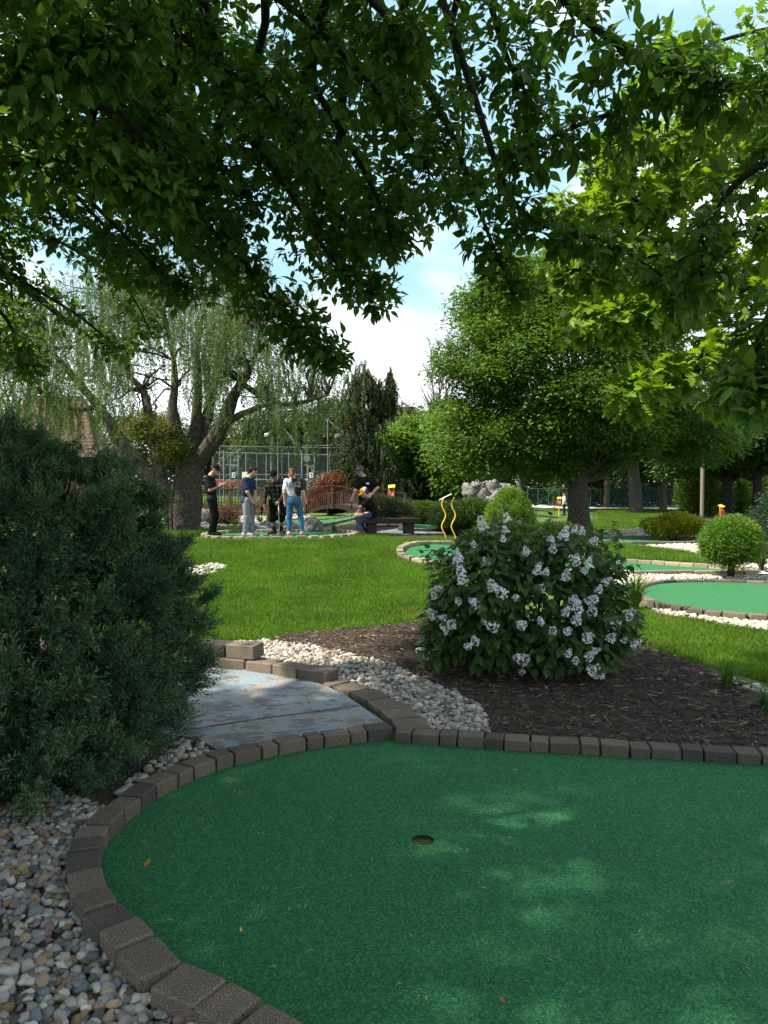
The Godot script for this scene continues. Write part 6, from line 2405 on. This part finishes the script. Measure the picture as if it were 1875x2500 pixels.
const EDGES := [[0, 1], [2, 3], [4, 5], [6, 7], [0, 2], [1, 3], [4, 6], [5, 7], [0, 4], [1, 5], [2, 6], [3, 7]]
const CORN := [Vector3(0, 0, 0), Vector3(1, 0, 0), Vector3(0, 1, 0), Vector3(1, 1, 0), Vector3(0, 0, 1), Vector3(1, 0, 1), Vector3(0, 1, 1), Vector3(1, 1, 1)]


func hand_bones(wrist: Vector3, tip: Vector3, palm: Vector3, thumb: Vector3, curl: float) -> Array:
	# tip: where the knuckles point; palm: the way the palm faces; thumb: the side of the thumb
	var y := (tip - wrist).normalized()
	var z := (palm - y * palm.dot(y)).normalized()
	var x := z.cross(y).normalized()
	if x.dot(thumb) < 0:
		x = -x
	var out := [[wrist, wrist + y * 0.03, 0.026, 0.028]]
	for k in 4:
		var o := x * (0.028 - 0.019 * k)
		var kn := wrist + y * (0.088 - 0.004 * absf(k - 1.2)) + o
		out.append([wrist + y * 0.02 + o * 0.7, kn, 0.016, 0.0115])
		var l: float = [0.042, 0.047, 0.044, 0.034][k]
		var d1 := (y * cos(curl) + z * sin(curl)).normalized()
		var d2 := (y * cos(curl * 2.1) + z * sin(curl * 2.1)).normalized()
		var m := kn + d1 * l
		out.append([kn, m, 0.0098, 0.009])
		out.append([m, m + d2 * l * 0.85, 0.009, 0.0078])
	var tb := wrist + y * 0.025 + x * 0.026
	var t1 := tb + (y * 0.6 + x * 0.7 + z * 0.4).normalized() * 0.042
	out.append([tb, t1, 0.014, 0.0115])
	out.append([t1, t1 + (y * 0.8 + x * 0.1 + z * 0.6).normalized() * 0.034, 0.0112, 0.0088])
	return out


# j: joints in metres from the feet: head, neck, shoulders, elbows, wrists, hips, knees, ankles, toes (left and right pairs), face and crown directions
func person(label: String, base: Vector3, j: Dictionary, look: Dictionary) -> Node3D:
	var root := thing("person", label, "person", base, 0.0, "players on the course")
	var skin: Color = look.get("skin", Color(0.42, 0.25, 0.18))
	var pel: Vector3 = (j.hip[0] + j.hip[1]) * 0.5
	var sh: Vector3 = (j.sho[0] + j.sho[1]) * 0.5
	var mid := pel.lerp(sh, 0.42)
	var wide: float = look.get("wide", 1.0)
	var fwd: Vector3 = j.face
	var crown_dir: Vector3 = j.top
	var hd: Vector3 = j.head
	# body: one surface, finer where head and hands are
	var mb := MB.new()
	var across: Vector3 = (j.sho[1] - j.sho[0]).normalized()
	var bones := [[pel + across * -0.07, pel + across * 0.07, 0.10 * wide, 0.10 * wide], [pel, mid, 0.105 * wide, 0.10 * wide], [mid + across * -0.06, sh + across * -0.10 + Vector3(0, -0.09, 0), 0.095 * wide, 0.105 * wide], [mid + across * 0.06, sh + across * 0.10 + Vector3(0, -0.09, 0), 0.095 * wide, 0.105 * wide], [j.sho[0], j.sho[1], 0.06, 0.06], [sh, j.neck, 0.065, 0.055], [j.neck, hd + crown_dir * -0.05, 0.053, 0.05]]
	for s in 2:
		bones.append([j.sho[s], j.elb[s], 0.052, 0.04])
		bones.append([j.elb[s], j.wri[s], 0.041, 0.026])
		bones.append([j.hip[s], j.kne[s], 0.085, 0.055])
		bones.append([j.kne[s], j.ank[s], 0.056, 0.036])
		bones.append([j.ank[s] + Vector3(0, -0.03, 0), j.toe[s], 0.035, 0.028])
	var cell: float = look.get("cell", 0.016)
	field(mb, bones, cell, 0.035)
	var right := fwd.cross(crown_dir).normalized()
	var hb := [[hd + crown_dir * 0.03 + fwd * 0.01, hd + crown_dir * 0.035 - fwd * 0.045, 0.076, 0.074], [hd + fwd * 0.035 + crown_dir * -0.02, hd + fwd * 0.05 + crown_dir * -0.085, 0.054, 0.032], [hd + right * 0.03 + crown_dir * -0.05 + fwd * 0.01, hd + right * -0.03 + crown_dir * -0.05 + fwd * 0.01, 0.05, 0.05], [hd + fwd * 0.085 + crown_dir * 0.012, hd + fwd * 0.108 + crown_dir * -0.025, 0.010, 0.015], [hd + fwd * 0.078 + right * 0.035 + crown_dir * 0.026, hd + fwd * 0.078 - right * 0.035 + crown_dir * 0.026, 0.014, 0.014], [hd + fwd * 0.078 + right * 0.015 + crown_dir * -0.058, hd + fwd * 0.078 - right * 0.015 + crown_dir * -0.058, 0.012, 0.012], [j.neck, hd + crown_dir * -0.05 - fwd * 0.01, 0.053, 0.05]]
	for s in [-1.0, 1.0]:
		hb.append([hd + right * s * 0.077 + crown_dir * 0.01, hd + right * s * 0.079 + crown_dir * -0.03, 0.016, 0.011])
	field(mb, hb, 0.007, 0.014)
	for s in 2:
		var wd: Vector3 = (j.wri[s] - j.elb[s]).normalized()
		var tip: Vector3 = j.wri[s] + j.get("grip", [wd, wd])[s] * 0.1
		field(mb, hand_bones(j.wri[s], tip, j.palm[s], j.thumb[s], look.get("curl", [0.5, 0.5])[s]), 0.0045, 0.006)
	if look.has("tattoo"):
		for k in mb.v.size():
			var p := mb.v[k]
			var t: int = look.tattoo
			var on_arm := Geometry3D.get_closest_point_to_segment(p, j.elb[t], j.wri[t]).distance_to(p) < 0.07 or Geometry3D.get_closest_point_to_segment(p, j.elb[t], j.sho[t]).distance_to(p) < 0.06
			var ink := noise.get_noise_3dv(p * 22.0) > -0.02 and on_arm
			mb.c[k] = Color(skin.r * 0.42, skin.g * 0.5, skin.b * 0.62) if ink else skin
	else:
		for k in mb.v.size():
			mb.c[k] = skin
	var sk := mat(Color(1, 1, 1), 0.55, 0.35)
	sk.vertex_color_use_as_albedo = true
	sk.subsurf_scatter_enabled = true
	sk.subsurf_scatter_strength = 0.12
	part("body", mb.mesh(), sk, root)
	for s in [-1.0, 1.0]:
		var eye := SphereMesh.new()
		eye.radius = 0.011
		eye.height = 0.022
		eye.radial_segments = 10
		eye.rings = 6
		part("eye", eye, mat(Color(0.06, 0.045, 0.04), 0.2), root, hd + fwd * 0.081 + right * s * 0.032 + crown_dir * 0.008)
	# shirt
	var sm := MB.new()
	var in_: float = 0.016
	var hem: Vector3 = j.get("hem", pel + (sh - pel).normalized() * 0.02)
	var sb := [[pel + across * -0.075, pel + across * 0.075, 0.108 * wide + in_, 0.108 * wide + in_], [pel, mid, 0.112 * wide + in_, 0.108 * wide + in_], [mid + across * -0.065, sh + across * -0.10 + Vector3(0, -0.09, 0), 0.10 * wide + in_, 0.108 * wide + in_], [mid + across * 0.065, sh + across * 0.10 + Vector3(0, -0.09, 0), 0.10 * wide + in_, 0.108 * wide + in_], [j.sho[0], j.sho[1], 0.066, 0.066], [sh, sh.lerp(j.neck, 0.35), 0.082, 0.07]]
	for s in 2:
		var sl: float = look.get("sleeve", 0.72)
		if sl <= 1.0:
			sb.append([j.sho[s], (j.sho[s] as Vector3).lerp(j.elb[s], sl), 0.072, 0.066])
		else:
			sb.append([j.sho[s], j.elb[s], 0.072, 0.06])
			sb.append([j.elb[s], (j.elb[s] as Vector3).lerp(j.wri[s], 0.93), 0.06, 0.046])
	var spine := (sh - pel).normalized()
	field(sm, sb, cell, 0.03, [Plane(-spine, -spine.dot(hem))])
	wrinkle(sm, 0.006, 9.0)
	tint(sm, look.get("shirt", Color(0.02, 0.02, 0.02)), look.get("pattern", ""), sh, across, spine)
	var cloth := mat(Color(1, 1, 1), 0.95, 0.2)
	cloth.vertex_color_use_as_albedo = true
	part("shirt", sm.mesh(), cloth, root)
	# trousers or shorts
	var tm := MB.new()
	var cut: float = look.get("leg", 1.0)
	var loose: float = look.get("loose", 1.0)
	var tb := [[pel + across * -0.07, pel + across * 0.07, 0.113 * wide, 0.113 * wide], [pel, pel + spine * 0.08, 0.112 * wide, 0.108 * wide]]
	for s in 2:
		tb.append([j.hip[s], j.kne[s], 0.098 * loose, 0.072 * loose])
		if cut >= 1.0:
			tb.append([j.kne[s], (j.kne[s] as Vector3).lerp(j.ank[s], 0.97), 0.072 * loose, 0.052 * loose * loose])
		else:
			tb.append([j.kne[s], (j.kne[s] as Vector3).lerp(j.ank[s], cut), 0.088 * loose, 0.088 * loose])
	field(tm, tb, cell, 0.028, [Plane(spine, spine.dot(pel + spine * 0.10))])
	wrinkle(tm, 0.007, 8.0)
	tint(tm, look.get("pants", Color(0.02, 0.02, 0.02)), look.get("pants_pattern", ""), sh, across, spine)
	part("trousers" if cut >= 1.0 else "shorts", tm.mesh(), cloth, root)
	# socks and shoes
	for s in 2:
		var an: Vector3 = j.ank[s]
		var to: Vector3 = j.toe[s]
		var dir := to - an
		dir.y = 0
		dir = dir.normalized()
		var shm := MB.new()
		var heel := an + dir * -0.045
		heel.y = 0.045
		var ball := an + dir * 0.09
		ball.y = 0.045
		var toe := an + dir * 0.165
		toe.y = 0.038
		field(shm, [[heel, ball, 0.044, 0.047], [ball, toe, 0.047, 0.036], [heel + Vector3.UP * 0.01, an + Vector3(0, 0.01, 0), 0.042, 0.046], [an + dir * 0.02, ball, 0.045, 0.036]], 0.011, 0.02, [Plane(Vector3.DOWN, -0.004)])
		for k in shm.v.size():
			shm.c[k] = look.get("sole", Color(0.5, 0.48, 0.45)) if shm.v[k].y < 0.022 else look.get("shoe", Color(0.03, 0.03, 0.03))
		part("shoe", shm.mesh(), cloth, root)
		if look.has("sock"):
			var so := MB.new()
			so.tube([an + Vector3(0, -0.01, 0), (j.kne[s] as Vector3).lerp(an, 0.62)], [0.044, 0.05], 12, false)
			part("sock", so.mesh(), mat(look.sock, 0.95), root)
	# hair
	if look.has("hair"):
		var hm := MB.new()
		var hl: Array = [[hd + crown_dir * 0.042 + fwd * 0.012, hd + crown_dir * 0.042 - fwd * 0.048, 0.083, 0.082], [hd - fwd * 0.04, hd - fwd * 0.03 + crown_dir * -0.05, 0.076, 0.06]]
		var hc := [Plane((fwd * 0.75 - crown_dir * 0.65).normalized(), (fwd * 0.75 - crown_dir * 0.65).normalized().dot(hd + fwd * 0.045 + crown_dir * 0.045))]
		if look.has("tail"):
			hl.append([hd - fwd * 0.09 + crown_dir * -0.0, hd - fwd * 0.12 + crown_dir * -0.09, 0.036, 0.034])
			hl.append([hd - fwd * 0.12 + crown_dir * -0.09, hd - fwd * 0.115 + crown_dir * -0.24 + right * 0.02, 0.034, 0.014])
			hc = [Plane((fwd * 0.9 - crown_dir * 0.4).normalized(), (fwd * 0.9 - crown_dir * 0.4).normalized().dot(hd + fwd * 0.05 + crown_dir * 0.03))]
		field(hm, hl, 0.009, 0.02, hc)
		wrinkle(hm, 0.005, 40.0)
		part("hair", hm.mesh(), mat(look.hair, 0.6), root)
	if look.has("cap"):
		var cm := MB.new()
		var cb := Basis(right, crown_dir, -fwd)
		var o := hd + crown_dir * 0.035 - fwd * 0.016
		var rows := [[1.0, 0.0], [1.01, 0.03], [0.97, 0.06], [0.80, 0.088], [0.5, 0.104], [0.0, 0.11]]
		for r in rows.size():
			for q in 20:
				var a := TAU * q / 20.0
				cm.col = look.get("cap_back", look.cap) if sin(a) > -0.15 and look.has("cap_back") else look.cap
				cm.add(o + cb * Vector3(cos(a) * 0.088 * rows[r][0], rows[r][1], sin(a) * 0.104 * rows[r][0]))
		for r in rows.size() - 1:
			for q in 20:
				var a := r * 20 + q
				var b := r * 20 + (q + 1) % 20
				cm.ix.append_array([a, b, a + 20, b, b + 20, a + 20])
		var brim: Vector3 = j.get("brim", fwd)
		var bb := Basis(brim.cross(crown_dir).normalized(), crown_dir, -brim)
		cm.col = look.cap
		for side in [0.0, -0.007]:
			var f := cm.v.size()
			for q in 11:
				var a := PI * (0.12 + 0.76 * q / 10.0)
				for e in 2:
					var rr: float = [0.085, 0.0][e]
					var inner := Vector3(cos(a) * 0.085, 0.012, -sin(a) * 0.098)
					var outer := Vector3(cos(a) * 0.082, 0.004 + 0.0 * rr - 0.022 * absf(cos(a)), -0.098 * sin(a) - 0.078 * pow(sin(a), 0.6))
					cm.add(o + bb * ((inner if e == 0 else outer) + Vector3(0, side, 0)))
			for q in 10:
				var a := f + q * 2
				if side == 0.0:
					cm.ix.append_array([a, a + 1, a + 2, a + 1, a + 3, a + 2])
				else:
					cm.ix.append_array([a, a + 2, a + 1, a + 1, a + 2, a + 3])
		part("cap", cm.mesh(), cloth, root)
	return root


func wrinkle(mb: MB, amp: float, freq: float) -> void:
	for k in mb.v.size():
		var p := mb.v[k]
		mb.v[k] = p + Vector3(noise.get_noise_3dv(p * freq), 0.3 * noise.get_noise_3dv(p * freq + Vector3.ONE * 7.0), noise.get_noise_3dv(p * freq * Vector3(1, 1.6, 1) + Vector3.ONE * 13.0)) * amp


func tint(mb: MB, c: Color, pattern: String, sh: Vector3, across: Vector3, spine: Vector3) -> void:
	for k in mb.v.size():
		var p := mb.v[k] - sh
		var q := c
		var n := 1.0 + 0.18 * noise.get_noise_3dv(mb.v[k] * 14.0)
		if pattern == "plaid":
			var u := fposmod(p.dot(across) * 9.0, 1.0)
			var v := fposmod(p.dot(spine) * 9.0, 1.0)
			var w := (1.0 if u < 0.5 else 0.0) + (1.0 if v < 0.5 else 0.0)
			q = Color(0.008, 0.008, 0.008).lerp(Color(0.05, 0.054, 0.042), w * 0.5)
		elif pattern == "halves":
			var u := p.dot(across) + 0.03 * noise.get_noise_3dv(mb.v[k] * 16.0) + 0.32 * p.dot(spine)
			q = Color(0.40, 0.43, 0.46) if u < -0.045 else Color(0.025, 0.026, 0.028)
			if u < -0.045 and u > -0.16:
				q = Color(0.28, 0.33, 0.38)
		elif pattern == "denim":
			n = 1.0 + 0.45 * noise.get_noise_3dv(mb.v[k] * 5.0) + 0.3 * noise.get_noise_3dv(mb.v[k] * 30.0)
		mb.c[k] = Color(q.r * n, q.g * n, q.b * n)


func club(label: String, a: Vector3, b: Vector3, pale := false) -> void:      # a putter from the grip down to the head
	var t := thing("putter", label, "putter", b, 0.0, "putters")
	var mb := MB.new()
	var d := a - b
	mb.tube([Vector3(0, 0.012, 0), d * 0.72], [0.0055, 0.006], 6)
	part("shaft", mb.mesh(), M.white if pale else M.steel, t)
	mb = MB.new()
	mb.tube([d * 0.70, d * 1.06], [0.011, 0.014], 8)
	part("grip", mb.mesh(), M.white if pale else M.black, t)
	mb = MB.new()
	mb.box(Vector3(0.03, 0.014, 0), Vector3(0.11, 0.028, 0.03), Basis(), 0.006)
	part("club_head", mb.mesh(), M.steel, t)


func V(x: float, y: float, z: float) -> Vector3:
	return Vector3(x, y, z)


func build_people() -> void:
	rng.seed = 149
	var S := 1.0
	# writing on a card, facing the others
	var b1 := stand(518, 18.9) + Vector3(0, 0.028, 0)
	var p1 := person("person in black shirt, black trousers and black cap writing on a card", b1, {"head": V(0.09, 1.63, 0.02), "neck": V(-0.02, 1.50, 0), "face": V(0.86, -0.42, 0.25).normalized(), "top": V(0.42, 0.9, 0.1).normalized(), "sho": [V(-0.05, 1.42, 0.19), V(-0.05, 1.43, -0.19)], "elb": [V(0.01, 1.12, 0.24), V(0.03, 1.13, -0.24)], "wri": [V(0.21, 1.22, 0.13), V(0.23, 1.22, -0.05)], "palm": [V(0, 0.3, -1), V(0, 1, 0)], "thumb": [V(0, 1, 0), V(0, 1, 0.4)], "hip": [V(0.0, 0.90, 0.09), V(0.0, 0.90, -0.09)], "kne": [V(0.06, 0.49, 0.10), V(0.08, 0.49, -0.09)], "ank": [V(-0.02, 0.09, 0.11), V(0.02, 0.09, -0.10)], "toe": [V(0.14, 0.03, 0.13), V(0.18, 0.03, -0.10)], "hem": V(0.0, 0.86, 0), "brim": V(0.86, -0.3, 0.2).normalized()}, {"shirt": Color(0.014, 0.015, 0.017), "pants": Color(0.010, 0.010, 0.011), "cap": Color(0.012, 0.012, 0.013), "hair": Color(0.03, 0.02, 0.015), "tattoo": 0, "shoe": Color(0.012, 0.012, 0.012), "sole": Color(0.02, 0.02, 0.02), "curl": [0.9, 0.5]})
	var g := MB.new()
	var hd := V(0.09, 1.63, 0.02)
	var fw := V(0.86, -0.42, 0.25).normalized()
	var rt := fw.cross(V(0.42, 0.9, 0.1).normalized()).normalized()
	g.box(hd + fw * 0.092 + V(0.42, 0.9, 0.1).normalized() * 0.01, Vector3(0.15, 0.035, 0.012), Basis(rt, V(0.42, 0.9, 0.1).normalized(), -fw), 0.005)
	part("sunglasses", g.mesh(), mat(Color(0.01, 0.01, 0.01), 0.2, 0.5), p1)
	var card := MB.new()
	card.box(Vector3.ZERO, Vector3(0.20, 0.004, 0.13))
	var cn := part(numbered("score_card"), card.mesh(), M.white, self, b1 + V(0.33, 1.285, 0.03), Basis(Vector3.BACK, 0.75))
	cn.set_meta("label", "white score card held by the person in the black cap")
	cn.set_meta("category", "card")

	# navy shirt, grey jeans
	var b2 := stand(606, 18.9) + Vector3(0, 0.028, 0)
	person("person in navy shirt and grey jeans looking down at a putter", b2, {"head": V(0.13, 1.58, -0.02), "neck": V(0.03, 1.45, 0), "face": V(0.85, -0.45, -0.15).normalized(), "top": V(0.45, 0.88, -0.05).normalized(), "sho": [V(-0.03, 1.37, 0.19), V(0.05, 1.38, -0.18)], "elb": [V(0.03, 1.08, 0.25), V(0.13, 1.09, -0.2)], "wri": [V(0.13, 0.87, 0.19), V(0.18, 0.86, -0.02)], "palm": [V(0.4, 0, -1), V(0.3, 0, 1)], "thumb": [V(1, 0.3, 0), V(1, 0.3, 0)], "hip": [V(-0.02, 0.86, 0.09), V(-0.02, 0.86, -0.09)], "kne": [V(-0.01, 0.46, 0.11), V(0.07, 0.46, -0.1)], "ank": [V(-0.05, 0.09, 0.12), V(0.07, 0.09, -0.1)], "toe": [V(0.12, 0.03, 0.14), V(0.24, 0.03, -0.12)], "hem": V(-0.02, 0.80, 0)}, {"shirt": Color(0.018, 0.03, 0.065), "pants": Color(0.17, 0.18, 0.20), "pants_pattern": "denim", "loose": 1.12, "hair": Color(0.02, 0.014, 0.011), "shoe": Color(0.4, 0.4, 0.42), "curl": [0.9, 0.9]})
	club("putter held by the person in the navy shirt", b2 + V(0.155, 0.80, 0.12), b2 + V(0.31, 0.0, 0.12))

	# plaid shirt, shorts, facing the camera
	var b3 := stand(674, 19.4) + Vector3(0, 0.028, 0)
	var p3 := person("person in dark plaid shirt, black shorts and black cap bending forward", b3, {"head": V(-0.03, 1.49, 0.14), "neck": V(-0.01, 1.38, 0.04), "face": V(-0.1, -0.72, 0.68).normalized(), "top": V(-0.05, 0.68, 0.73).normalized(), "sho": [V(-0.19, 1.32, 0.0), V(0.20, 1.34, 0.0)], "elb": [V(-0.26, 1.02, 0.06), V(0.25, 1.06, 0.08)], "wri": [V(-0.265, 0.78, 0.14), V(0.11, 0.84, 0.2)], "palm": [V(1, 0, 0.2), V(-0.3, 0, -1)], "thumb": [V(0.3, 0, 1), V(-1, 0, 0.5)], "hip": [V(-0.08, 0.82, -0.06), V(0.10, 0.82, -0.06)], "kne": [V(-0.08, 0.45, 0.02), V(0.14, 0.45, 0.02)], "ank": [V(-0.06, 0.09, -0.03), V(0.13, 0.09, -0.03)], "toe": [V(-0.20, 0.03, 0.08), V(0.21, 0.03, 0.10)], "hem": V(0.0, 0.76, 0), "brim": V(-0.1, -0.4, 0.9).normalized()}, {"pattern": "plaid", "sleeve": 2.0, "pants": Color(0.009, 0.009, 0.010), "leg": 0.12, "loose": 1.18, "wide": 1.05, "cap": Color(0.010, 0.010, 0.012), "hair": Color(0.012, 0.01, 0.009), "skin": Color(0.30, 0.17, 0.12), "sock": Color(0.01, 0.01, 0.01), "shoe": Color(0.03, 0.03, 0.03), "sole": Color(0.6, 0.6, 0.6), "curl": [0.5, 1.0]})
	club("pale shafted putter held by the person in plaid", b3 + V(0.095, 0.77, 0.22), b3 + V(0.12, 0.0, 0.26), true)
	var mk := MB.new()
	mk.box(Vector3.ZERO, Vector3(0.028, 0.04, 0.006), Basis(Vector3.BACK, 0.3), 0.002)
	mk.box(Vector3(0.012, -0.016, 0), Vector3(0.022, 0.014, 0.006))
	part("cap_emblem", mk.mesh(), M.white, p3, V(-0.045, 1.545, 0.245), Basis(Vector3.RIGHT, -0.5))
	var nm := MB.new()
	nm.box(Vector3.ZERO, Vector3(0.10, 0.022, 0.004))
	part("name_tag", nm.mesh(), mat(Color(0.3, 0.3, 0.3)), p3, V(0.12, 1.24, 0.137), Basis(Vector3.UP, 0.25))

	# woman from behind
	var b4 := stand(721, 18.9) + Vector3(0, 0.028, 0)
	var p4 := person("person with ponytail in grey and black shirt and blue jeans", b4, {"head": V(-0.09, 1.54, -0.07), "neck": V(-0.06, 1.42, -0.01), "face": V(-0.1, -0.35, -0.93).normalized(), "top": V(0.0, 0.93, -0.36).normalized(), "sho": [V(-0.21, 1.34, 0.0), V(0.13, 1.35, 0.0)], "elb": [V(-0.265, 1.07, 0.03), V(0.19, 1.09, 0.04)], "wri": [V(-0.26, 0.83, -0.02), V(0.25, 0.88, -0.02)], "palm": [V(1, 0, -0.3), V(-1, 0, -0.3)], "thumb": [V(0.2, 0, -1), V(-0.2, 0, -1)], "hip": [V(-0.115, 0.86, 0.0), V(0.06, 0.86, 0.0)], "kne": [V(-0.15, 0.47, -0.04), V(0.13, 0.47, -0.04)], "ank": [V(-0.16, 0.09, 0.0), V(0.17, 0.09, 0.0)], "toe": [V(-0.17, 0.03, -0.16), V(0.21, 0.03, -0.16)], "hem": V(0, 0.97, 0)}, {"pattern": "halves", "pants": Color(0.035, 0.10, 0.22), "pants_pattern": "denim", "wide": 0.95, "loose": 0.95, "hair": Color(0.10, 0.045, 0.022), "tail": true, "skin": Color(0.5, 0.3, 0.22), "shoe": Color(0.38, 0.25, 0.16), "sole": Color(0.5, 0.4, 0.3), "curl": [0.6, 1.0]})
	text(p4, "1952", 0.13, mat(Color(0.13, 0.14, 0.16)), V(-0.045, 1.262, 0.118), Basis(Vector3.RIGHT, -0.12), "print")
	club("putter hanging from the ponytailed person's hand", b4 + V(0.265, 0.80, -0.05), b4 + V(0.29, 0.0, -0.06))
	for s in [-1.0, 1.0]:
		var pk := MB.new()
		pk.box(Vector3.ZERO, Vector3(0.105, 0.11, 0.006), Basis(), 0.003)
		part("pocket", pk.mesh(), mat(Color(0.045, 0.12, 0.25), 0.95), p4, V(-0.03 + s * 0.075, 0.87, 0.112), Basis(Vector3.RIGHT, 0.15) * Basis(Vector3.UP, s * 0.35))

	# standing behind the bench
	var b5 := stand(893, 20.5) + Vector3(0, 0.01, 0)
	var p5 := person("person in grey cap and black shirt standing behind the bench", b5, {"head": V(-0.15, 1.63, 0.06), "neck": V(-0.06, 1.51, 0.02), "face": V(-0.72, -0.45, 0.53).normalized(), "top": V(-0.36, 0.89, 0.27).normalized(), "sho": [V(-0.18, 1.42, 0.08), V(0.18, 1.43, -0.03)], "elb": [V(-0.27, 1.13, 0.16), V(0.31, 1.20, 0.02)], "wri": [V(-0.36, 0.92, 0.2), V(0.17, 1.05, 0.13)], "palm": [V(0.6, 0, -1), V(-0.5, 0, -1)], "thumb": [V(0, 0, 1), V(0, 1, 0)], "hip": [V(-0.08, 0.92, 0.03), V(0.09, 0.92, -0.02)], "kne": [V(-0.15, 0.50, 0.08), V(0.08, 0.50, 0.03)], "ank": [V(-0.20, 0.09, 0.03), V(0.05, 0.09, -0.03)], "toe": [V(-0.32, 0.03, 0.13), V(-0.04, 0.03, 0.12)], "hem": V(0, 0.88, 0)}, {"shirt": Color(0.010, 0.010, 0.011), "pants": Color(0.02, 0.022, 0.028), "cap": Color(0.085, 0.085, 0.09), "hair": Color(0.03, 0.02, 0.015), "wide": 1.08, "shoe": Color(0.14, 0.08, 0.05), "curl": [1.1, 0.7]})
	var lg := MB.new()
	lg.box(Vector3.ZERO, Vector3(0.075, 0.035, 0.004))
	part("chest_print", lg.mesh(), M.white, p5, V(0.055, 1.315, 0.165), Basis(Vector3.UP, -0.1) * Basis(Vector3.RIGHT, -0.1))
	club("putter held upright by the person in the grey cap", b5 + V(-0.365, 0.86, 0.22), b5 + V(-0.38, 0.0, 0.24))

	# seated on the bench
	var b6 := stand(900, 19.45) + Vector3(0, 0.01, 0)
	person("person in orange and white cap sitting bent forward on the bench", b6, {"head": V(-0.11, 1.07, 0.08), "neck": V(-0.01, 0.98, 0.05), "face": V(-0.85, -0.5, 0.12).normalized(), "top": V(-0.48, 0.87, 0.05).normalized(), "sho": [V(0.0, 0.89, 0.20), V(0.03, 0.90, -0.16)], "elb": [V(-0.20, 0.72, 0.30), V(-0.18, 0.70, -0.2)], "wri": [V(-0.20, 0.60, 0.10), V(-0.30, 0.56, 0.0)], "palm": [V(0, -1, 0), V(0, -1, 0)], "thumb": [V(-1, 0, 0), V(0, 0, 1)], "hip": [V(0.14, 0.53, 0.10), V(0.14, 0.53, -0.08)], "kne": [V(-0.30, 0.50, 0.15), V(-0.28, 0.50, -0.12)], "ank": [V(-0.17, 0.09, 0.16), V(-0.12, 0.09, -0.1)], "toe": [V(-0.33, 0.03, 0.18), V(-0.28, 0.03, -0.12)], "hem": V(0.15, 0.46, 0)}, {"shirt": Color(0.010, 0.010, 0.011), "pants": Color(0.045, 0.075, 0.13), "pants_pattern": "denim", "cap": Color(0.72, 0.30, 0.02), "cap_back": Color(0.62, 0.60, 0.58), "hair": Color(0.05, 0.03, 0.02), "tattoo": 0, "wide": 1.06, "shoe": Color(0.10, 0.075, 0.06), "sole": Color(0.3, 0.28, 0.25)})

	# far player beside the trunk
	var b7 := stand(1377, 50)
	person("far person in white shirt and dark trousers beside the big trunk", b7, {"head": V(0.0, 1.38, 0), "neck": V(0, 1.26, 0), "face": V(-0.9, -0.3, 0.2).normalized(), "top": V(-0.3, 0.95, 0).normalized(), "sho": [V(-0.02, 1.18, 0.17), V(-0.02, 1.18, -0.17)], "elb": [V(-0.02, 0.93, 0.2), V(0.0, 0.93, -0.2)], "wri": [V(-0.12, 0.75, 0.16), V(-0.1, 0.75, -0.14)], "palm": [V(0, 0, -1), V(0, 0, 1)], "thumb": [V(-1, 0, 0), V(-1, 0, 0)], "hip": [V(0, 0.78, 0.08), V(0, 0.78, -0.08)], "kne": [V(-0.03, 0.42, 0.09), V(0.02, 0.42, -0.09)], "ank": [V(-0.04, 0.08, 0.1), V(0.05, 0.08, -0.1)], "toe": [V(-0.18, 0.03, 0.1), V(-0.1, 0.03, -0.1)], "hem": V(0, 0.74, 0)}, {"shirt": Color(0.62, 0.62, 0.63), "pants": Color(0.02, 0.024, 0.035), "hair": Color(0.02, 0.014, 0.01), "cell": 0.022})
	# a golf ball on the players' green
	var ball := SphereMesh.new()
	ball.radius = 0.0215
	ball.height = 0.043
	var bo := part(numbered("golf_ball"), ball, mat(Color(0.6, 0.22, 0.03), 0.4), self, stand(661, 18.6) + Vector3(0, 0.05, 0))
	bo.set_meta("label", "small orange golf ball on the players' green")
	bo.set_meta("category", "golf ball")
